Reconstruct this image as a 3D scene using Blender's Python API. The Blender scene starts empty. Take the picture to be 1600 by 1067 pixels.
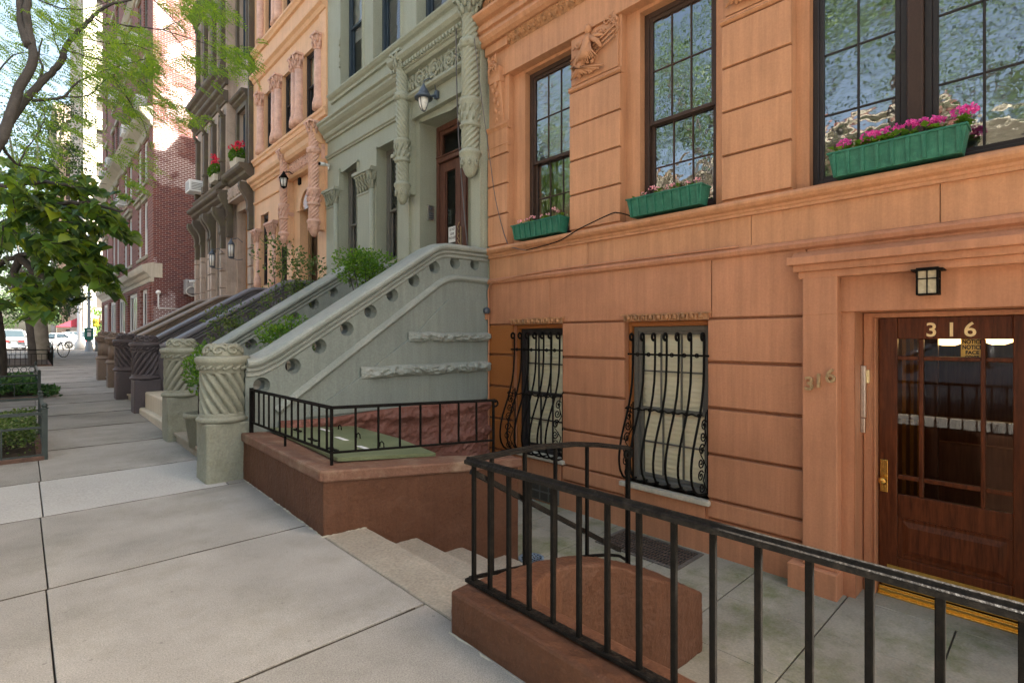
import bpy, math, random
from mathutils import Vector, Matrix, noise
R = math.radians
random.seed(7)
scene = bpy.context.scene
COL = scene.collection
# ---------------------------------------------------------------- camera geometry (used to measure the photograph)
F = 815.0; PSI = R(43.3); CP = math.cos(PSI); SP = math.sin(PSI); EZ = 2.02
def ray(px, py):
    x = (px-800)/F
    return (SP+x*CP, CP-x*SP, (528-py)/F)
def onX(px, py, X):
    d, s, z = ray(px, py); t = X/d
    return (s*t, EZ+z*t)
def onY(px, py, Y):
    d, s, z = ray(px, py); t = Y/s
    return (d*t, EZ+z*t)
def onD(px, py, D):
    d, s, z = ray(px, py)
    return Vector((d*D, s*D, EZ+z*D))
def zs(y):                                   # height of the pavement: level near the camera, rising up the street
    if y <= 5.4: return .67
    if y >= 31: return .67+.47
    return .67+.0184*(y-5.4)
# ---------------------------------------------------------------- mesh builder
class MB:
    def __init__(self): self.v = []; self.f = []; self.sm = []
    def add(self, vs, fs, smooth=False):
        b = len(self.v); self.v += [tuple(p) for p in vs]
        for f in fs: self.f.append([b+i for i in f]); self.sm.append(smooth)
    def box(self, x0, x1, y0, y1, z0, z1):
        if x0 > x1: x0, x1 = x1, x0
        if y0 > y1: y0, y1 = y1, y0
        if z0 > z1: z0, z1 = z1, z0
        self.add([(x0,y0,z0),(x1,y0,z0),(x1,y1,z0),(x0,y1,z0),(x0,y0,z1),(x1,y0,z1),(x1,y1,z1),(x0,y1,z1)],
                 [(3,2,1,0),(4,5,6,7),(0,1,5,4),(1,2,6,5),(2,3,7,6),(3,0,4,7)])
    def hexa(self, p): self.add(p, [(3,2,1,0),(4,5,6,7),(0,1,5,4),(1,2,6,5),(2,3,7,6),(3,0,4,7)])
    def prism(self, poly, axis, a0, a1, smooth=False):
        n = len(poly)
        def mk(a, p): return {'x': (a, p[0], p[1]), 'y': (p[0], a, p[1]), 'z': (p[0], p[1], a)}[axis]
        self.add([mk(a0, p) for p in poly]+[mk(a1, p) for p in poly],
                 [tuple(range(n-1, -1, -1)), tuple(range(n, 2*n))], False)
        b = len(self.v)-2*n
        for i in range(n):
            j = (i+1) % n
            self.f.append([b+i, b+j, b+n+j, b+n+i]); self.sm.append(smooth)
    def tube(self, pts, r, n=6, closed=False, caps=True, smooth=True, rot=0.0):
        pts = [Vector(p) for p in pts]; N = len(pts)
        if N < 2: return
        rs = r if isinstance(r, (list, tuple)) else [r]*N
        vs = []; up = None
        for i, p in enumerate(pts):
            if closed: t = pts[(i+1) % N]-pts[i-1]
            else: t = pts[min(i+1, N-1)]-pts[max(i-1, 0)]
            if t.length < 1e-9: t = Vector((0, 0, 1))
            t.normalize()
            if up is None:
                a = Vector((0, 0, 1)) if abs(t.z) < .9 else Vector((1, 0, 0))
                up = (a-t*a.dot(t)).normalized()
            else:
                up = up-t*up.dot(t)
                if up.length < 1e-6: up = t.orthogonal()
                up.normalize()
            s = t.cross(up)
            for k in range(n):
                an = 2*math.pi*k/n+rot
                vs.append(p+(up*math.cos(an)+s*math.sin(an))*rs[i])
        fs = []
        M = N if closed else N-1
        for i in range(M):
            j = (i+1) % N
            for k in range(n):
                l = (k+1) % n
                fs.append((i*n+k, i*n+l, j*n+l, j*n+k))
        if caps and not closed:
            fs.append(tuple(range(n-1, -1, -1))); fs.append(tuple((N-1)*n+k for k in range(n)))
        self.add(vs, fs, smooth)
    def bar(self, a, b, w): self.tube([a, b], w*.7071, n=4, smooth=False, rot=math.pi/4)
    def lathe(self, cx, cy, prof, n=24, rf=None, smooth=True, a0=0, a1=2*math.pi):
        vs = []; full = abs(a1-a0-2*math.pi) < 1e-6; m = n if full else n+1
        for (r, z) in prof:
            for k in range(m):
                an = a0+(a1-a0)*k/n
                rr = r if rf is None else rf(r, an, z)
                vs.append((cx+rr*math.cos(an), cy+rr*math.sin(an), z))
        fs = []
        for i in range(len(prof)-1):
            for k in range(n):
                l = (k+1) % m if full else k+1
                fs.append((i*m+k, i*m+l, (i+1)*m+l, (i+1)*m+k))
        fs.append(tuple(range(m-1, -1, -1))); fs.append(tuple((len(prof)-1)*m+k for k in range(m)))
        self.add(vs, fs, smooth)
    def ball(self, c, r, n=8, sz=1.0, sx=1.0, sy=1.0):
        prof = []
        vs = []; fs = []; m = max(4, n//2)
        for i in range(m+1):
            th = math.pi*i/m
            for k in range(n):
                an = 2*math.pi*k/n
                vs.append((c[0]+r*sx*math.sin(th)*math.cos(an), c[1]+r*sy*math.sin(th)*math.sin(an), c[2]-r*sz*math.cos(th)))
        for i in range(m):
            for k in range(n):
                l = (k+1) % n
                fs.append((i*n+k, i*n+l, (i+1)*n+l, (i+1)*n+k))
        self.add(vs, fs, True)
    def grid(self, nu, nv, fn, smooth=True, flip=False):
        vs = [fn(i/nu, j/nv) for i in range(nu+1) for j in range(nv+1)]
        fs = []
        for i in range(nu):
            for j in range(nv):
                q = (i*(nv+1)+j, (i+1)*(nv+1)+j, (i+1)*(nv+1)+j+1, i*(nv+1)+j+1)
                fs.append(q[::-1] if flip else q)
        self.add(vs, fs, smooth)
    def mesh(self, name):
        me = bpy.data.meshes.new(name); me.from_pydata(self.v, [], self.f)
        me.polygons.foreach_set('use_smooth', self.sm); me.update(); return me
def obj(name, mb, mat, parent=None, bevel=0, seg=2, label=None):
    me = mb.mesh(name) if isinstance(mb, MB) else mb
    o = bpy.data.objects.new(name, me); COL.objects.link(o)
    if mat is not None:
        for m in (mat if isinstance(mat, list) else [mat]): me.materials.append(m)
    if parent is not None:
        o.parent = parent
        if parent.type == 'EMPTY': o.matrix_parent_inverse = Matrix.Translation(-parent.location)
    if bevel:
        b = o.modifiers.new('bevel', 'BEVEL'); b.width = bevel; b.segments = seg; b.limit_method = 'ANGLE'; b.angle_limit = R(40); b.harden_normals = False
    if label: o['label'] = label
    return o
def thing(name, label, cat, loc=(0, 0, 0), group=None):
    o = bpy.data.objects.new(name, None); COL.objects.link(o); o.location = loc; o.empty_display_size = .2
    o['label'] = label; o['category'] = cat
    if group: o['group'] = group
    return o
def tag(o, label, cat, group=None):
    o['label'] = label; o['category'] = cat
    if group: o['group'] = group
    return o
def struct(o): o['kind'] = 'structure'; return o
def kids(o): return [c for c in bpy.data.objects if c.parent == o]
def copy_tree(o, parent=None, loc=None, rz=None, label=None, first=True):
    c = o.copy(); COL.objects.link(c)
    if parent is not None: c.parent = parent; c.matrix_parent_inverse = o.matrix_parent_inverse.copy()
    for ch in kids(o): copy_tree(ch, c, first=False)
    if first:
        if loc is not None: c.location = loc
        if rz is not None: c.rotation_euler.z = rz
        if label: c['label'] = label
    return c
def roughen(o, level, amp, size):
    """hand-rendered masonry: uneven surfaces and slightly broken edges"""
    s = o.modifiers.new('cut_up', 'SUBSURF'); s.subdivision_type = 'SIMPLE'; s.levels = level; s.render_levels = level
    for k, (a, sz) in enumerate(((amp, size), (amp*.5, size*.25))):
        t = bpy.data.textures.new('uneven', 'CLOUDS'); t.noise_scale = sz; t.noise_depth = 3
        d = o.modifiers.new('uneven', 'DISPLACE'); d.texture = t; d.texture_coords = 'GLOBAL'; d.strength = a; d.mid_level = .5
    return o
# ---------------------------------------------------------------- materials
def newmat(name):
    m = bpy.data.materials.new(name); m.use_nodes = True; nt = m.node_tree
    for n in list(nt.nodes): nt.nodes.remove(n)
    return m, nt
def N(nt, t, **kw):
    n = nt.nodes.new(t)
    for k, v in kw.items():
        if k.startswith('i_'): n.inputs[k[2:].replace('_', ' ')].default_value = v
        else: setattr(n, k, v)
    return n
def L(nt, a, b): nt.links.new(a, b)
def surf(name, col, rough=.6, var=.10, vscale=1.3, grain=.12, gscale=60, streak=0.0, bump=.25, bscale=45, lump=0.0, lscale=4, metal=0, spec=.22,
         stain=None, stain_amt=0, island=0, stain_scale=.8, spots=0):
    """weathered opaque surface: world-space mottling, grain, vertical run-down streaks, bump"""
    m, nt = newmat(name)
    out = N(nt, 'ShaderNodeOutputMaterial'); p = N(nt, 'ShaderNodeBsdfPrincipled')
    p.inputs['Roughness'].default_value = rough; p.inputs['Metallic'].default_value = metal
    p.inputs['Specular IOR Level'].default_value = spec
    L(nt, p.outputs[0], out.inputs[0])
    g = N(nt, 'ShaderNodeNewGeometry'); pos = g.outputs['Position']
    val = None
    def noisev(scale, detail=4, vec=pos, rough_=.6):
        n = N(nt, 'ShaderNodeTexNoise'); n.inputs['Scale'].default_value = scale; n.inputs['Detail'].default_value = detail
        n.inputs['Roughness'].default_value = rough_
        L(nt, vec, n.inputs['Vector']); return n.outputs['Fac']
    def mul(a, amt, cur):
        mr = N(nt, 'ShaderNodeMapRange'); mr.inputs['From Min'].default_value = .3; mr.inputs['From Max'].default_value = .7
        mr.inputs['To Min'].default_value = 1-amt; mr.inputs['To Max'].default_value = 1+amt; L(nt, a, mr.inputs[0])
        if cur is None: return mr.outputs[0]
        k = N(nt, 'ShaderNodeMath', operation='MULTIPLY'); L(nt, cur, k.inputs[0]); L(nt, mr.outputs[0], k.inputs[1]); return k.outputs[0]
    if var: val = mul(noisev(vscale, 5), var, val)
    if grain: val = mul(noisev(gscale, 3), grain, val)
    if streak:
        mp = N(nt, 'ShaderNodeMapping'); mp.inputs['Scale'].default_value = (9, 9, .55); L(nt, pos, mp.inputs[0])
        val = mul(noisev(1.6, 5, mp.outputs[0], .7), streak, val)
    if island:
        mr = N(nt, 'ShaderNodeMapRange'); mr.inputs['To Min'].default_value = 1-island; mr.inputs['To Max'].default_value = 1+island
        L(nt, g.outputs['Random Per Island'], mr.inputs[0])
        if val is None: val = mr.outputs[0]
        else:
            k = N(nt, 'ShaderNodeMath', operation='MULTIPLY'); L(nt, val, k.inputs[0]); L(nt, mr.outputs[0], k.inputs[1]); val = k.outputs[0]
    base = N(nt, 'ShaderNodeRGB'); base.outputs[0].default_value = (*col, 1); c = base.outputs[0]
    if stain is not None:
        r = N(nt, 'ShaderNodeValToRGB'); r.color_ramp.elements[0].position = .48; r.color_ramp.elements[1].position = .68
        L(nt, noisev(stain_scale, 6, rough_=.72), r.inputs[0])
        mx = N(nt, 'ShaderNodeMix', data_type='RGBA'); mm = N(nt, 'ShaderNodeMath', operation='MULTIPLY'); mm.inputs[1].default_value = stain_amt
        L(nt, r.outputs[0], mm.inputs[0]); L(nt, mm.outputs[0], mx.inputs[0]); L(nt, c, mx.inputs[6]); mx.inputs[7].default_value = (*stain, 1)
        c = mx.outputs[2]
    if spots:
        for sc_, th_, dk_ in ((2.3, .030, .55), (7.0, .05, .72)):
            vo = N(nt, 'ShaderNodeTexVoronoi'); vo.inputs['Scale'].default_value = sc_; L(nt, pos, vo.inputs['Vector'])
            mr = N(nt, 'ShaderNodeMapRange'); mr.inputs['From Min'].default_value = th_*.8; mr.inputs['From Max'].default_value = th_*1.5; mr.inputs['To Min'].default_value = dk_; mr.inputs['To Max'].default_value = 1
            L(nt, vo.outputs['Distance'], mr.inputs[0]); k = N(nt, 'ShaderNodeMath', operation='MULTIPLY'); L(nt, val, k.inputs[0]); L(nt, mr.outputs[0], k.inputs[1]); val = k.outputs[0]
    if val is not None:
        vm = N(nt, 'ShaderNodeVectorMath', operation='SCALE'); L(nt, c, vm.inputs[0]); L(nt, val, vm.inputs['Scale']); c = vm.outputs[0]
    L(nt, c, p.inputs['Base Color'])
    nrm = None
    if lump:
        b = N(nt, 'ShaderNodeBump'); b.inputs['Strength'].default_value = 1; b.inputs['Distance'].default_value = lump
        L(nt, noisev(lscale, 6), b.inputs['Height']); nrm = b.outputs[0]
    if bump:
        b = N(nt, 'ShaderNodeBump'); b.inputs['Strength'].default_value = bump; b.inputs['Distance'].default_value = .01
        L(nt, noisev(bscale, 5), b.inputs['Height'])
        if nrm is not None: L(nt, nrm, b.inputs['Normal'])
        nrm = b.outputs[0]
    if nrm is not None: L(nt, nrm, p.inputs['Normal'])
    return m
def brick(name, col1, col2, mortar, axis, scale=1.0, pale=None):
    """running-bond brickwork measured in metres; axis = the wall's normal"""
    m, nt = newmat(name); out = N(nt, 'ShaderNodeOutputMaterial'); p = N(nt, 'ShaderNodeBsdfPrincipled'); L(nt, p.outputs[0], out.inputs[0])
    p.inputs['Roughness'].default_value = .85; p.inputs['Specular IOR Level'].default_value = .2
    g = N(nt, 'ShaderNodeNewGeometry'); sp = N(nt, 'ShaderNodeSeparateXYZ'); cb = N(nt, 'ShaderNodeCombineXYZ'); L(nt, g.outputs['Position'], sp.inputs[0])
    L(nt, sp.outputs['Y' if axis == 'x' else 'X'], cb.inputs[0]); L(nt, sp.outputs['Z'], cb.inputs[1])
    b = N(nt, 'ShaderNodeTexBrick'); L(nt, cb.outputs[0], b.inputs['Vector'])
    b.inputs['Color1'].default_value = (*col1, 1); b.inputs['Color2'].default_value = (*col2, 1); b.inputs['Mortar'].default_value = (*mortar, 1)
    b.inputs['Scale'].default_value = 1/scale; b.inputs['Brick Width'].default_value = .23; b.inputs['Row Height'].default_value = .088; b.inputs['Mortar Size'].default_value = .009
    b.inputs['Bias'].default_value = -.1
    c = b.outputs['Color']
    if pale:
        n = N(nt, 'ShaderNodeTexNoise'); n.inputs['Scale'].default_value = .55; n.inputs['Detail'].default_value = 3; L(nt, cb.outputs[0], n.inputs['Vector'])
        r = N(nt, 'ShaderNodeValToRGB'); r.color_ramp.elements[0].position = .52; r.color_ramp.elements[1].position = .56; L(nt, n.outputs['Fac'], r.inputs[0])
        b2 = N(nt, 'ShaderNodeTexBrick'); L(nt, cb.outputs[0], b2.inputs['Vector'])
        b2.inputs['Color1'].default_value = (*col1, 1); b2.inputs['Color2'].default_value = (*[x*.8 for x in col1], 1); b2.inputs['Mortar'].default_value = (*pale, 1)
        for k, v in (('Scale', 1/scale), ('Brick Width', .23), ('Row Height', .088), ('Mortar Size', .019), ('Bias', -.4)): b2.inputs[k].default_value = v
        mx = N(nt, 'ShaderNodeMix', data_type='RGBA'); L(nt, r.outputs[0], mx.inputs[0]); L(nt, c, mx.inputs[6]); L(nt, b2.outputs['Color'], mx.inputs[7]); c = mx.outputs[2]
    L(nt, c, p.inputs['Base Color'])
    bm = N(nt, 'ShaderNodeBump'); bm.invert = True; bm.inputs['Strength'].default_value = .6; bm.inputs['Distance'].default_value = .008; L(nt, b.outputs['Fac'], bm.inputs['Height']); L(nt, bm.outputs[0], p.inputs['Normal'])
    return m
def glassmat(name, tint=(.8, .85, .85), refl=.35, wob=.0, wscale=6, rough=.02):
    """thin window glass: transparent with an angle-dependent mirror reflection, slightly wavy"""
    m, nt = newmat(name); out = N(nt, 'ShaderNodeOutputMaterial'); mx = N(nt, 'ShaderNodeMixShader'); L(nt, mx.outputs[0], out.inputs[0])
    tr = N(nt, 'ShaderNodeBsdfTransparent'); tr.inputs[0].default_value = (*tint, 1)
    gl = N(nt, 'ShaderNodeBsdfGlossy'); gl.inputs['Roughness'].default_value = rough; gl.inputs['Color'].default_value = (.95, .97, 1, 1)
    lw = N(nt, 'ShaderNodeLayerWeight'); lw.inputs['Blend'].default_value = refl
    L(nt, lw.outputs['Fresnel'], mx.inputs[0]); L(nt, tr.outputs[0], mx.inputs[1]); L(nt, gl.outputs[0], mx.inputs[2])
    if wob:
        g = N(nt, 'ShaderNodeNewGeometry'); n = N(nt, 'ShaderNodeTexNoise'); n.inputs['Scale'].default_value = wscale; n.inputs['Detail'].default_value = 2
        b = N(nt, 'ShaderNodeBump'); b.inputs['Strength'].default_value = 1; b.inputs['Distance'].default_value = wob
        L(nt, g.outputs['Position'], n.inputs['Vector']); L(nt, n.outputs['Fac'], b.inputs['Height']); L(nt, b.outputs[0], gl.inputs['Normal'])
    return m
def leafmat(name, cols, trans=.45, rough=.5, spec=.3):
    m, nt = newmat(name); out = N(nt, 'ShaderNodeOutputMaterial'); mx = N(nt, 'ShaderNodeMixShader'); L(nt, mx.outputs[0], out.inputs[0])
    g = N(nt, 'ShaderNodeNewGeometry'); r = N(nt, 'ShaderNodeValToRGB'); L(nt, g.outputs['Random Per Island'], r.inputs[0])
    el = r.color_ramp.elements
    for i, c in enumerate(cols):
        e = el[i] if i < 2 else el.new(1)
        e.position = i/(len(cols)-1) if len(cols) > 1 else 0; e.color = (*c, 1)
    p = N(nt, 'ShaderNodeBsdfPrincipled'); p.inputs['Roughness'].default_value = rough; p.inputs['Specular IOR Level'].default_value = spec
    t = N(nt, 'ShaderNodeBsdfTranslucent'); L(nt, r.outputs[0], p.inputs['Base Color'])
    hs = N(nt, 'ShaderNodeHueSaturation'); hs.inputs['Hue'].default_value = .47; hs.inputs['Saturation'].default_value = 1.1; hs.inputs['Value'].default_value = 1.7
    L(nt, r.outputs[0], hs.inputs['Color']); L(nt, hs.outputs[0], t.inputs[0])
    mx.inputs[0].default_value = trans; L(nt, p.outputs[0], mx.inputs[1]); L(nt, t.outputs[0], mx.inputs[2])
    return m
def emis(name, col, s):
    m, nt = newmat(name); out = N(nt, 'ShaderNodeOutputMaterial'); e = N(nt, 'ShaderNodeEmission'); e.inputs[0].default_value = (*col, 1); e.inputs[1].default_value = s; L(nt, e.outputs[0], out.inputs[0]); return m
def wood(name, c1, c2, rough=.35, scale=3, axis='z'):
    m, nt = newmat(name); out = N(nt, 'ShaderNodeOutputMaterial'); p = N(nt, 'ShaderNodeBsdfPrincipled'); L(nt, p.outputs[0], out.inputs[0])
    p.inputs['Roughness'].default_value = rough; p.inputs['Specular IOR Level'].default_value = .16
    g = N(nt, 'ShaderNodeNewGeometry'); mp = N(nt, 'ShaderNodeMapping'); mp.inputs['Scale'].default_value = (14, 14, 1.2) if axis == 'z' else (14, 1.2, 14); L(nt, g.outputs['Position'], mp.inputs[0])
    n = N(nt, 'ShaderNodeTexNoise'); n.inputs['Scale'].default_value = scale; n.inputs['Detail'].default_value = 6; n.inputs['Roughness'].default_value = .7; L(nt, mp.outputs[0], n.inputs['Vector'])
    r = N(nt, 'ShaderNodeValToRGB'); r.color_ramp.elements[0].position = .3; r.color_ramp.elements[1].position = .7
    r.color_ramp.elements[0].color = (*c1, 1); r.color_ramp.elements[1].color = (*c2, 1); L(nt, n.outputs['Fac'], r.inputs[0]); L(nt, r.outputs[0], p.inputs['Base Color'])
    b = N(nt, 'ShaderNodeBump'); b.inputs['Strength'].default_value = .2; b.inputs['Distance'].default_value = .004; L(nt, n.outputs['Fac'], b.inputs['Height']); L(nt, b.outputs[0], p.inputs['Normal'])
    return m
M = {}
M['orange'] = surf('orange_paint', (.46, .228, .118), rough=.5, grain=.06, var=.09, streak=.15, bump=.2, lump=.004, lscale=9, stain=(.34, .16, .085), stain_amt=.35, stain_scale=.9)
M['orange_low'] = surf('terracotta_paint', (.425, .195, .105), rough=.5, grain=.06, var=.10, streak=.14, bump=.22, lump=.004, lscale=9, stain=(.27, .11, .06), stain_amt=.35, stain_scale=.9)
M['orange_rough'] = surf('weathered_orange_carving', (.42, .21, .10), rough=.75, var=.25, vscale=14, bump=.9, lump=.02, lscale=22, stain=(.16, .11, .07), stain_amt=.7, stain_scale=8)
M['ochre'] = surf('ochre_brown_paint', (.30, .11, .032), rough=.45, var=.08, bump=.2, lump=.004, lscale=9)
M['brownwall'] = surf('brown_areaway_paint', (.088, .038, .020), rough=.65, var=.14, streak=.1, bump=.7, bscale=35, lump=.016, lscale=7, stain=(.12, .062, .04), stain_amt=.4, stain_scale=3.2)
M['browncap'] = surf('brown_coping_paint', (.145, .074, .049), rough=.65, var=.16, bump=.5, lump=.008, lscale=8, stain=(.27, .20, .14), stain_amt=.6, stain_scale=3.5)
M['redrock'] = surf('dark_red_painted_rock', (.165, .07, .052), rough=.6, var=.18, bump=.6, lump=.015, lscale=5, stain=(.25, .15, .12), stain_amt=.35, stain_scale=5)
M['green'] = surf('grey_green_paint', (.285, .295, .225), rough=.55, var=.06, streak=.05, bump=.2, lump=.005, lscale=6, stain=(.26, .26, .185), stain_amt=.4, stain_scale=1.1)
M['greenS'] = surf('grey_green_stoop_paint', (.185, .21, .19), rough=.55, var=.11, streak=.11, bump=.3, lump=.008, lscale=5, stain=(.17, .18, .145), stain_amt=.4, stain_scale=1.3)
M['greenC'] = surf('grey_green_coping_paint', (.225, .25, .225), rough=.42, var=.12, bump=.25, lump=.004, lscale=10, stain=(.36, .36, .33), stain_amt=.4, stain_scale=3)
M['greenP'] = surf('olive_grey_newel_paint', (.215, .222, .175), rough=.6, var=.14, bump=.5, bscale=30, lump=.008, lscale=8, stain=(.16, .15, .095), stain_amt=.55, stain_scale=3.2)
M['purple'] = surf('dark_purple_brown_paint', (.075, .064, .07), rough=.5, var=.10, bump=.3, lump=.006, lscale=6, stain=(.06, .05, .055), stain_amt=.4, stain_scale=3)
M['purpleC'] = surf('dark_grey_coping_paint', (.125, .12, .13), rough=.4, var=.12, bump=.25, lump=.004, lscale=10)
M['bstoop'] = surf('brown_stoop_paint', (.155, .118, .095), rough=.6, var=.12, bump=.4, lump=.006, lscale=6, stain=(.13, .10, .07), stain_amt=.5, stain_scale=3)
M['bstoopC'] = surf('brown_stoop_coping', (.21, .17, .135), rough=.5, var=.12, bump=.3)
M['peach'] = surf('peach_paint', (.64, .385, .22), rough=.55, var=.06, streak=.07, bump=.2, lump=.004, lscale=8, stain=(.47, .27, .17), stain_amt=.35, stain_scale=1.6)
M['peachC'] = surf('pink_carved_stone', (.60, .37, .28), rough=.65, var=.15, vscale=8, bump=.5, stain=(.37, .2, .14), stain_amt=.4, stain_scale=6)
M['bstone'] = surf('pale_brownstone', (.40, .315, .255), rough=.65, var=.1, streak=.12, bump=.3, stain=(.2, .16, .13), stain_amt=.45, stain_scale=1.8)
M['bstoneD'] = surf('dark_brownstone_trim', (.095, .075, .057), rough=.65, var=.15, streak=.12, bump=.4, stain=(.15, .14, .06), stain_amt=.5, stain_scale=2.5)
M['concrete'] = surf('pavement_concrete', (.25, .238, .215), rough=.9, spots=1, var=.17, vscale=1.6, grain=.30, gscale=170, bump=.25, bscale=220, island=.14, stain=(.185, .175, .15), stain_amt=.75, stain_scale=1.5)
M['concreteN'] = surf('new_pale_concrete', (.35, .345, .325), rough=.9, var=.07, grain=.16, gscale=70, bump=.35, bscale=120, stain=(.33, .32, .3), stain_amt=.5, stain_scale=2.2)
M['joint'] = surf('dark_joint_dirt', (.05, .043, .034), rough=.95, var=.2)
M['bluestone'] = surf('areaway_flagstone', (.27, .25, .195), rough=.8, var=.2, vscale=2, grain=.14, bump=.4, bscale=60, lump=.008, lscale=5, stain=(.11, .125, .045), stain_amt=.9, stain_scale=1.5, island=.05)
M['step'] = surf('worn_stone_step', (.28, .25, .20), rough=.85, var=.14, grain=.2, bump=.5, bscale=90, stain=(.19, .155, .125), stain_amt=.5, stain_scale=2)
M['iron'] = surf('black_iron_paint', (.007, .0065, .006), rough=.5, var=.2, vscale=12, bump=.35, bscale=90, spec=.03, stain=(.02, .016, .012), stain_amt=.35, stain_scale=22)
M['ironTop'] = surf('worn_iron_handrail', (.009, .008, .007), rough=.48, var=.3, vscale=18, bump=.6, bscale=60, spec=.08, stain=(.05, .042, .034), stain_amt=.35, stain_scale=34)
M['frameD'] = surf('dark_window_paint', (.028, .024, .024), rough=.4, var=.1, bump=.1)
M['frameB'] = surf('dark_brown_window_paint', (.05, .03, .022), rough=.45, var=.15, bump=.15)
M['frameG'] = surf('grey_window_paint', (.12, .115, .10), rough=.45, var=.1, bump=.1)
M['frameBlue'] = surf('slate_window_paint', (.035, .05, .065), rough=.4, var=.1, bump=.1)
M['frameW'] = surf('white_window_paint', (.62, .62, .6), rough=.45, var=.06, bump=.1)
M['door'] = wood('mahogany', (.035, .009, .004), (.13, .038, .014), rough=.3)
M['doorG'] = wood('walnut_door', (.06, .026, .018), (.14, .065, .045), rough=.35)
M['brass'] = surf('brass', (.75, .47, .13), rough=.25, var=.1, metal=1, bump=.05)
M['brassP'] = surf('pale_brass_numerals', (.72, .58, .32), rough=.35, var=.05, metal=.35, bump=.05)
M['bronze'] = surf('weathered_bronze_numerals', (.34, .23, .12), rough=.5, var=.2, vscale=30, metal=.2, bump=.2)
M['chrome'] = surf('brushed_steel', (.6, .58, .54), rough=.28, metal=1, var=.05, bump=.05)
M['glass'] = glassmat('window_glass', refl=.42, wob=.004, wscale=3.2)
M['glassLow'] = glassmat('basement_window_glass', tint=(.97, .98, .96), refl=.22, wob=.003)
M['glassOld'] = glassmat('old_wavy_glass', refl=.66, wob=.004, wscale=5)
M['glassDoor'] = glassmat('bevelled_door_glass', tint=(.9, .88, .8), refl=.3, wob=.0)
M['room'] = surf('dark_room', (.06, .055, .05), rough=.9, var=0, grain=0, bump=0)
M['blind'] = surf('cream_blind', (.80, .76, .62), rough=.8, var=.05, grain=0, bump=0)
M['blindG'] = surf('grey_slat_blind', (.20, .20, .21), rough=.8, var=.05, grain=0, bump=0)
M['curtain'] = surf('pale_curtain', (.5, .5, .5), rough=.9, var=.1, grain=0, bump=0)
M['planter'] = surf('green_plastic', (.024, .13, .085), rough=.45, var=.15, vscale=9, bump=.2, stain=(.06, .2, .13), stain_amt=.5, stain_scale=14)
M['petalP'] = leafmat('magenta_petal', [(.65, .06, .32), (.8, .18, .48), (.55, .03, .22)], .3)
M['petalK'] = leafmat('pink_petal', [(.85, .38, .42), (.9, .62, .62), (.8, .25, .3)], .3)
M['petalR'] = leafmat('red_petal', [(.6, .02, .03), (.75, .04, .06)], .2)
M['leafB'] = leafmat('broad_leaf', [(.045, .10, .03), (.07, .15, .03), (.12, .22, .03), (.04, .095, .045), (.20, .28, .035), (.055, .13, .03)], .5, .4, .5)
M['leafL'] = leafmat('fine_locust_leaf', [(.10, .20, .03), (.15, .28, .035), (.07, .15, .035), (.22, .34, .04)], .55)
M['leafF'] = leafmat('street_tree_leaf', [(.05, .10, .04), (.08, .14, .05), (.04, .075, .035), (.11, .18, .06)], .45)
M['leafS'] = leafmat('shrub_leaf', [(.055, .15, .015), (.09, .21, .02), (.04, .11, .02), (.15, .26, .03)], .4)
M['leafI'] = leafmat('ivy_leaf', [(.03, .085, .02), (.05, .13, .03), (.02, .06, .03), (.10, .19, .05)], .3)
M['leafX'] = leafmat('box_leaf', [(.06, .11, .02), (.10, .16, .035), (.03, .07, .02), (.19, .22, .09)], .3)
M['bark'] = surf('bark', (.058, .052, .047), rough=.9, var=.25, vscale=6, bump=.9, bscale=25, lump=.02, lscale=12)
M['barkP'] = surf('pale_bark', (.22, .20, .165), rough=.9, var=.25, vscale=4, bump=.7, bscale=20)
M['soil'] = surf('soil', (.05, .038, .028), rough=1, var=.3, vscale=9, bump=.8)
M['asphalt'] = surf('asphalt', (.065, .065, .066), rough=.85, var=.12, grain=.3, bump=.5, bscale=90)
M['brickS'] = brick('dark_red_brick_side', (.155, .052, .042), (.085, .032, .034), (.26, .20, .19), 'y', .85, pale=(.5, .44, .43))
M['brickF'] = brick('red_brick_front', (.21, .075, .055), (.13, .05, .04), (.28, .2, .18), 'x', 1.3)
M['limestone'] = surf('cream_limestone', (.46, .42, .34), rough=.75, var=.1, streak=.12, bump=.3)
M['white'] = surf('white_paint', (.7, .7, .68), rough=.5, var=.04, bump=.05)
M['carW'] = surf('white_car_paint', (.75, .75, .76), rough=.2, var=0, grain=0, bump=0, spec=.6)
M['carG'] = surf('grey_car_paint', (.28, .30, .32), rough=.2, var=0, grain=0, bump=0, spec=.6)
M['carD'] = surf('dark_blue_grey_car_paint', (.035, .045, .06), rough=.2, var=0, grain=0, bump=0, spec=.6)
M['rubber'] = surf('rubber', (.02, .02, .02), rough=.8)
M['hatch'] = surf('green_painted_steel', (.13, .155, .08), rough=.5, var=.14, vscale=3, bump=.3, lump=.004, stain=(.18, .20, .12), stain_amt=.5, stain_scale=3)
M['cable'] = surf('grey_cable', (.12, .11, .11), rough=.6)
M['darkmetal'] = surf('dark_blue_metal', (.05, .065, .085), rough=.4, var=.1, bump=.1, spec=.5)
M['frost'] = surf('frosted_white_glass', (.66, .65, .6), rough=.25, var=.03, bump=0)
M['mica'] = surf('amber_lantern_glass', (.42, .36, .24), rough=.3, var=.2, vscale=25, bump=.05)
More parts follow.
